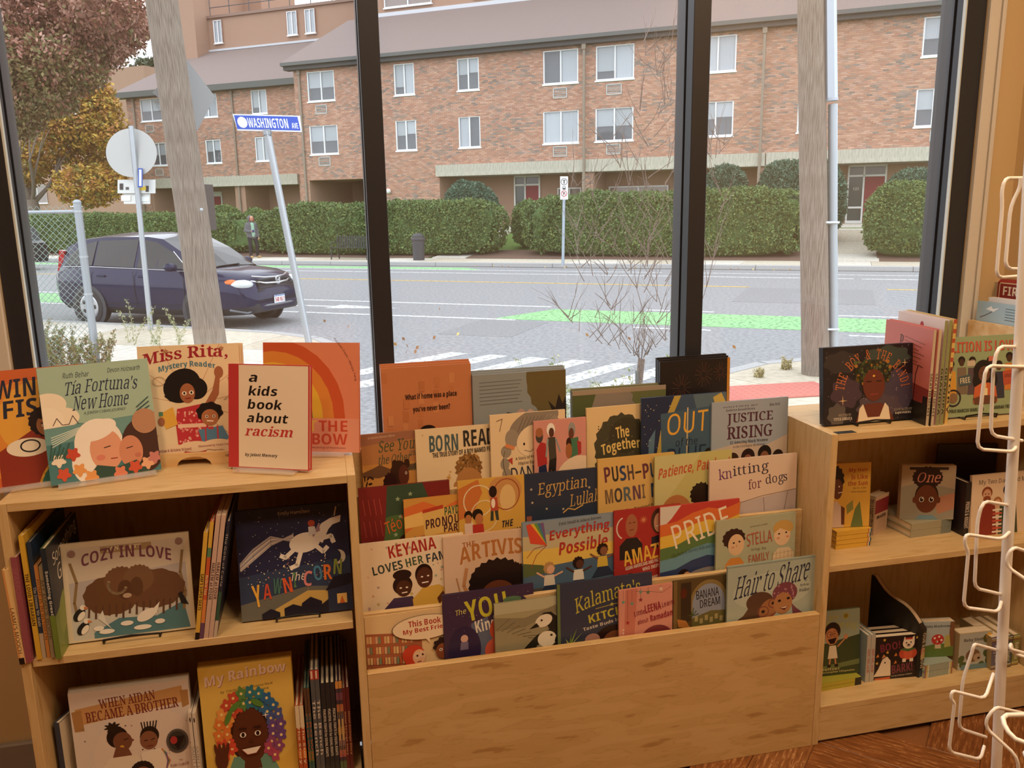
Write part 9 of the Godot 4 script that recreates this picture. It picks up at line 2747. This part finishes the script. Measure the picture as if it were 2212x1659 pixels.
	book("picture_book", "green and blue book with a cheering cartoon child in white", f[0], f[1], f[2], 0.008, "6a7a5c", func(a: Art) -> void:
		a.R(0, 0, 100, 100, "9aa892"); a.P([0, 52, 100, 40, 100, 100, 0, 100], "3f4a2c"); a.P([0, 86, 100, 78, 100, 86, 0, 92], "6f7a4a")
		a.T("I am", 14, 7, 32, 7, 0, "b8b048"); a.T("Billie Jean King", 6, 17, 86, 14, 0, "b8b048", 0.2, 0, 6); a.E(66, 10, 7, 4.5, "a89a3c"); a.T("$1", 62.5, 7.5, 7, 5, 1, "4a4020")
		a.E(34, 32, 19, 14, "241a16"); a.E(32, 40, 16, 13, "c88a5c"); a.ring(26, 37, 6, 4.5, 1.2, "6a3a28"); a.ring(40, 36, 6, 4.5, 1.2, "6a3a28"); a.E(28, 37, 1.2, 1.4, "1a1010"); a.E(39, 36, 1.2, 1.4, "1a1010"); a.P([22, 44, 44, 42, 38, 51, 28, 51], "241412")
		a.L([46, 56, 62, 46], 3.4, "c88a5c"); a.E(66, 42, 5, 4, "c88a5c"); a.P([26, 54, 42, 54, 46, 74, 22, 74], "e0d2b4"); a.L([28, 74, 26, 84], 4, "c88a5c"); a.L([40, 74, 42, 84], 4, "c88a5c"); a.E(25, 85, 5, 2.5, "2a2420"); a.E(43, 85, 5, 2.5, "2a2420")
		a.T("Meltzer", 2, 88, 50, 4, 1, "c8b878"); a.T("Christopher Eliopoulos", 4, 93, 84, 4, 1, "c8b878"))
	for k in 2: book("picture_book", "olive book tilted against the back panel behind the cartoon book", Transform3D(Basis(Vector3.BACK, 0.12) * Basis(Vector3.RIGHT, -0.06), Vector3(1.385, y, -2.135 - 0.013 * k)), 0.15, 0.255 + 0.01 * k, 0.010, "5a5c30" if k == 0 else "7a6a40", null, "olive books at the back")
	for k in 2: spine_book([1868 + k * 9.5, 1474 - k, 1877.5 + k * 9.5, 1473 - k, 1874 + k * 9, 1373 - k], y, 0.14, "white-blue spined board book, one of two beside the dog book", "9aa0a0", spine_text("DADDY, PAPA, and ME", "b8b4a8", "b0524a", 1, 30, 80), "twin board book spines", null, "8fa0a4")
	for k in 3:
		f = cover_frame([1887, 1379, 1982, 1371, 1884, 1470, 1981, 1461], y, 2)
		var t: Transform3D = f[0]
		t.origin -= t.basis.z * 0.024 * k
		book("board_book", "black square board book with cartoon dogs in costume" if k == 0 else "further black board book behind the costumed dogs cover", t, f[1], f[2], 0.023, "241a1c", null if k else func(a: Art) -> void:
			a.R(0, 0, 100, 100, "261a1c"); a.T("BOO!", 14, 14, 44, 18, 1, "7a3040", 0, 0, -8); a.T("BARK!", 42, 66, 46, 20, 1, "7a3a48", 0, 0, -6); a.T("Art by Kathryn Selbert", 42, 91, 46, 4, 0, "e0d4c4", 0, 0, -3)
			a.P([2, 92, 12, 74, 20, 52, 30, 46, 38, 56, 40, 92], "e6d6bc"); a.P([18, 50, 22, 40, 28, 46], "c88a58"); a.E(26, 60, 1.6, 2, "241a1c"); a.E(37, 52, 2.4, 1.8, "241a1c"); a.P([4, 96, 40, 94, 38, 100, 6, 100], "c8643c")
			a.E(76, 42, 20, 15, "c0503a"); a.E(76, 42, 10, 15, "cf5f44"); a.P([56, 32, 76, 26, 94, 32, 76, 38], "4a6a3c"); a.E(76, 18, 13, 13, "ecdcc4"); a.P([64, 14, 66, 2, 73, 9], "ecdcc4"); a.P([80, 8, 88, 1, 89, 14], "ecdcc4"); a.E(71, 17, 1.6, 1.9, "241a1c"); a.E(81, 16, 1.6, 1.9, "241a1c"); a.E(76, 23, 5, 4, "b8a890"); a.E(76, 22, 2.4, 1.8, "241a1c"); a.R(68, 5, 16, 4, "b8443a"); a.R(64, 54, 8, 8, "ecdcc4"); a.R(80, 54, 8, 8, "ecdcc4")
			for q in [[22, 6], [30, 36], [8, 60], [94, 6]]: a.star(q[0], q[1], 4, "d8b04a")
			for q in [[8, 38], [48, 38], [48, 56]]: a.P([q[0] - 3, q[1] + 8, q[0] + 4, q[1] + 7, q[0] + 1, q[1]], "d8843c"), "square board books" if k else "", "", null, 0.004)
	# board book with a wavy top edge, seen along its spine
	var p0 := hy(1988, 1462, y)
	var wv := thing("wavy_board_book", "tall dark board book with a wavy cut top edge", "book", at(Vector3(p0.x, y, p0.z)))
	b = MB.new()
	b.tint(C("2a2220"))
	var outline := PackedVector2Array([Vector2(0, 0), Vector2(0.175, 0), Vector2(0.175, 0.262)])
	for i in 11:
		var u := i / 10.0
		outline.append(Vector2(0.165 - 0.165 * u, 0.262 - 0.105 * (u + 0.11 * sin(u * TAU * 1.05))))
	var wt := Transform3D(Basis(Vector3(-0.35, 0, -0.94).normalized(), Vector3.UP, Vector3(0.94, 0, -0.35).normalized()), Vector3.ZERO)
	b.prism(wt, outline, -0.010, 0.010)
	put("boards", b, M.print, wv)
	b = MB.new()
	b.tint(C("c8b090"))
	var inner := PackedVector2Array()
	for q in outline: inner.append(Vector2(clampf(q.x, 0.004, 0.173), q.y + (0.001 if q.y > 0.01 else 0.0)))
	b.prism(wt, inner, -0.007, 0.007)
	put("page_boards", b, M.print, wv)
	var wa := Art.new()
	wa.flat(wt * Vector3(-0.0006, 0.155, -0.010), wt.basis.z * 0.02, Vector3(0, -0.155, 0), self)
	spine_text("OUR RAINBOW", "2a2422", "d0c0a0", 1, 8, 82, func(a: Art) -> void: a.R(0, 40, 100, 12, "b8603a"); a.R(0, 52, 100, 10, "c8a048"); a.R(0, 86, 100, 14, "3a4a5a")).call(wa)
	put("spine_print", wa.mb, M.print, wv)
	sp0 = hy(2026, 1460, y)
	for k in 2: flat_book("striped blue-grey board book lying under the mushroom book", Vector3(sp0.x, y + k * 0.0212, sp0.z), 0.04, 0.098, 0.1, 0.0206, "9aa69a", flat_text("Baby Mushroom", "9aa69a", "3a4240", func(a: Art) -> void: for i in 3: a.R(0, i * 5, 100, 3, ["a8403c", "d8c048", "e8e0d0"][i]); a.R(0, 96 - i * 5, 100, 3, ["a8403c", "d8c048", "e8e0d0"][i])), "pair of flat striped board books")
	f = cover_frame([1990, 1346, 2060, 1342, 1991, 1420, 2058, 1417], y + 0.0424, 3)
	book("board_book", "board book with a plush red mushroom standing on two flat ones", f[0], f[1], f[2], 0.03, "a5b0ac", func(a: Art) -> void:
		a.R(0, 0, 100, 100, "a8b4b4"); a.P([0, 70, 50, 60, 100, 68, 100, 100, 0, 100], "5f7a38"); a.P([70, 40, 100, 34, 100, 70, 70, 74], "b0a860"); a.P([86, 0, 100, 0, 100, 72, 90, 70, 84, 30], "7a5436"); a.T("Baby Mushroom", 6, 8, 82, 9, 1, "3a4048")
		a.P([40, 62, 58, 62, 60, 76, 40, 76], "cfc0a0"); a.E(48, 50, 20, 15, "b83a34"); for q in [[38, 46], [52, 42], [60, 52], [46, 56]]: a.E(q[0], q[1], 3.4, 3, "efe4d4")
		a.E(45, 56, 1.6, 1.8, "241616"); a.E(53, 56, 1.6, 1.8, "241616"), "", "", null, 0.004)
	f = cover_frame([2065, 1373, 2139, 1362, 2068, 1449, 2138, 1441], y, 2)
	book("board_book", "small thick board book with a plush brown animal on a branch", f[0], f[1], f[2], 0.04, "b09a74", func(a: Art) -> void:
		a.R(0, 0, 100, 100, "b0b4ac"); a.T("Baby Sloth", 14, 14, 60, 11, 1, "3a3a3c"); a.E(84, 18, 12, 12, "5a5a30"); a.E(90, 12, 9, 10, "d8a83c"); for q in [[8, 70], [16, 86], [86, 60], [92, 80], [70, 90], [30, 96]]: a.E(q[0], q[1], 9, 12, "4f5c34", q[0] * 0.1)
		a.E(44, 62, 22, 18, "7a5e44"); a.E(58, 68, 12, 11, "b09a80"); a.E(62, 70, 4, 3, "2a1e1a"); a.R(10, 86, 80, 14, "6a8a90"), "", "", null, 0.004)
	var cols := [["6a6478", "Baby Bear"], ["4a5a58", "Baby Bluebird"], ["8a8a4a", "Baby Fox"]]
	var px0 := [2140.0, 2166.0, 2184.0]
	for k in 3: spine_book([px0[k], 1448 - k * 5.0, px0[k] + [24, 16, 13][k], 1445 - k * 5.0, px0[k] + [3, 5, 6][k], 1378 - k * 3.0], y, 0.13, ["muted violet striped board book spine beside the plush animal book", "teal striped board book spine in the corner", "olive striped board book spine at the row's end"][k], cols[k][0], spine_text(cols[k][1], cols[k][0], "d8d0b8", 1, 25, 80, func(a: Art) -> void: for i in 3: a.R(0, 3 + i * 5, 100, 2.5, ["e0d8c0", "c8b048", "8a4a44"][i]); a.R(0, 88 + i * 4, 100, 2, ["e0d8c0", "c8b048", "8a4a44"][i])), "", null, "a8946c")

# ---------------------------------------------------------------- the white wire display in the right foreground
func build_wire_rack() -> void:
	var base := Vector3(0, 0, 0)
	var D := 1.28
	var f := facing()
	var w := func(x: float, y: float, off := 0.0) -> Vector3: return hit(x, y, f, f * (D + off))
	var foot: Vector3 = w.call(2150, 1900)
	var o := thing("wire_spinner_rack", "white wire spinner rack with empty card pockets beside the bookcase", "display rack", at(Vector3(foot.x, 0, foot.z)))
	var pole_b := hz(2152, 1659, foot.z)
	var b := MB.new()
	b.tube([w.call(2110, 2050) - o.position, w.call(2152, 1659) - o.position, w.call(2172, 1250) - o.position, w.call(2205, 700) - o.position, w.call(2222, 400) - o.position, w.call(2250, 0) - o.position], 0.0085, 10)
	put("pole", b, M.white_wire, o)
	var R := 0.0028
	var pocket := func(list: Array, r: float) -> void:
		var m := MB.new()
		var pts := []
		for q in list:
			var p: Vector3 = w.call(q[0], q[1], q[2] if q.size() > 2 else 0.0) - o.position
			pts.append(p)
		# round the bends a little
		var soft := [pts[0]]
		for i in range(1, pts.size() - 1):
			var a: Vector3 = pts[i - 1]
			var c: Vector3 = pts[i]
			var e: Vector3 = pts[i + 1]
			var k := minf(0.012, minf((a - c).length(), (e - c).length()) * 0.4)
			soft.append(c + (a - c).normalized() * k)
			soft.append(c + ((a - c).normalized() + (e - c).normalized()) * k * 0.3)
			soft.append(c + (e - c).normalized() * k)
		soft.append(pts[-1])
		m.tube(soft, r, 7)
		put("pocket_wire", m, M.white_wire, o)
	pocket.call([[2260, 384, 0.1], [2172, 385, 0.05], [2164, 410, 0.05], [2165, 450, 0.05], [2152, 600, 0.05], [2260, 592, 0.1]], R)
	pocket.call([[2205, 385, 0.03], [2203, 405, 0.03], [2183, 445, 0.03], [2171, 580, 0.03], [2260, 584, 0.06]], R)
	pocket.call([[2230, 750, 0.02], [2156, 748, -0.02], [2146, 790, -0.02], [2140, 940, -0.02], [2208, 952, 0.0]], R)
	pocket.call([[2230, 793, 0.0], [2130, 790, -0.04], [2122, 850, -0.04], [2110, 970, -0.04], [2190, 976, -0.02], [2196, 960, 0.0]], R)
	pocket.call([[2182, 1092, 0.0], [2124, 1082, -0.03], [2112, 1120, -0.03], [2105, 1270, -0.03], [2164, 1284, 0.0]], R)
	pocket.call([[2180, 1150, -0.01], [2164, 1165, -0.04], [2086, 1154, -0.06], [2084, 1175, -0.06], [2092, 1192, -0.06], [2081, 1312, -0.06], [2157, 1322, -0.03], [2163, 1300, -0.01]], R)
	pocket.call([[2150, 1403, 0.0], [2104, 1391, -0.03], [2100, 1408, -0.03], [2080, 1468, -0.03], [2071, 1573, -0.03], [2130, 1592, 0.0]], R)
	pocket.call([[2146, 1455, -0.01], [2128, 1510, -0.05], [2056, 1492, -0.07], [2054, 1510, -0.07], [2062, 1518, -0.07], [2049, 1624, -0.07], [2118, 1641, -0.04], [2126, 1612, -0.01]], R)
	pocket.call([[2260, 1205, -0.05], [2190, 1182, -0.08], [2175, 1200, -0.08], [2176, 1225, -0.08], [2240, 1268, -0.1]], R)
	pocket.call([[2230, 1415, 0.0], [2181, 1402, -0.03], [2184, 1388, -0.02], [2186, 1410, -0.02], [2230, 1425, -0.02]], R)
	pocket.call([[2230, 1545, -0.05], [2150, 1527, -0.1], [2130, 1555, -0.1], [2132, 1575, -0.1], [2198, 1635, -0.12], [2202, 1690, -0.12]], R)
	pocket.call([[2260, 1543, -0.4], [2158, 1545, -0.42], [2190, 1602, -0.45], [2260, 1608, -0.45]], R)
	pocket.call([[2260, 1618, -0.4], [2206, 1622, -0.42], [2240, 1670, -0.45]], R)
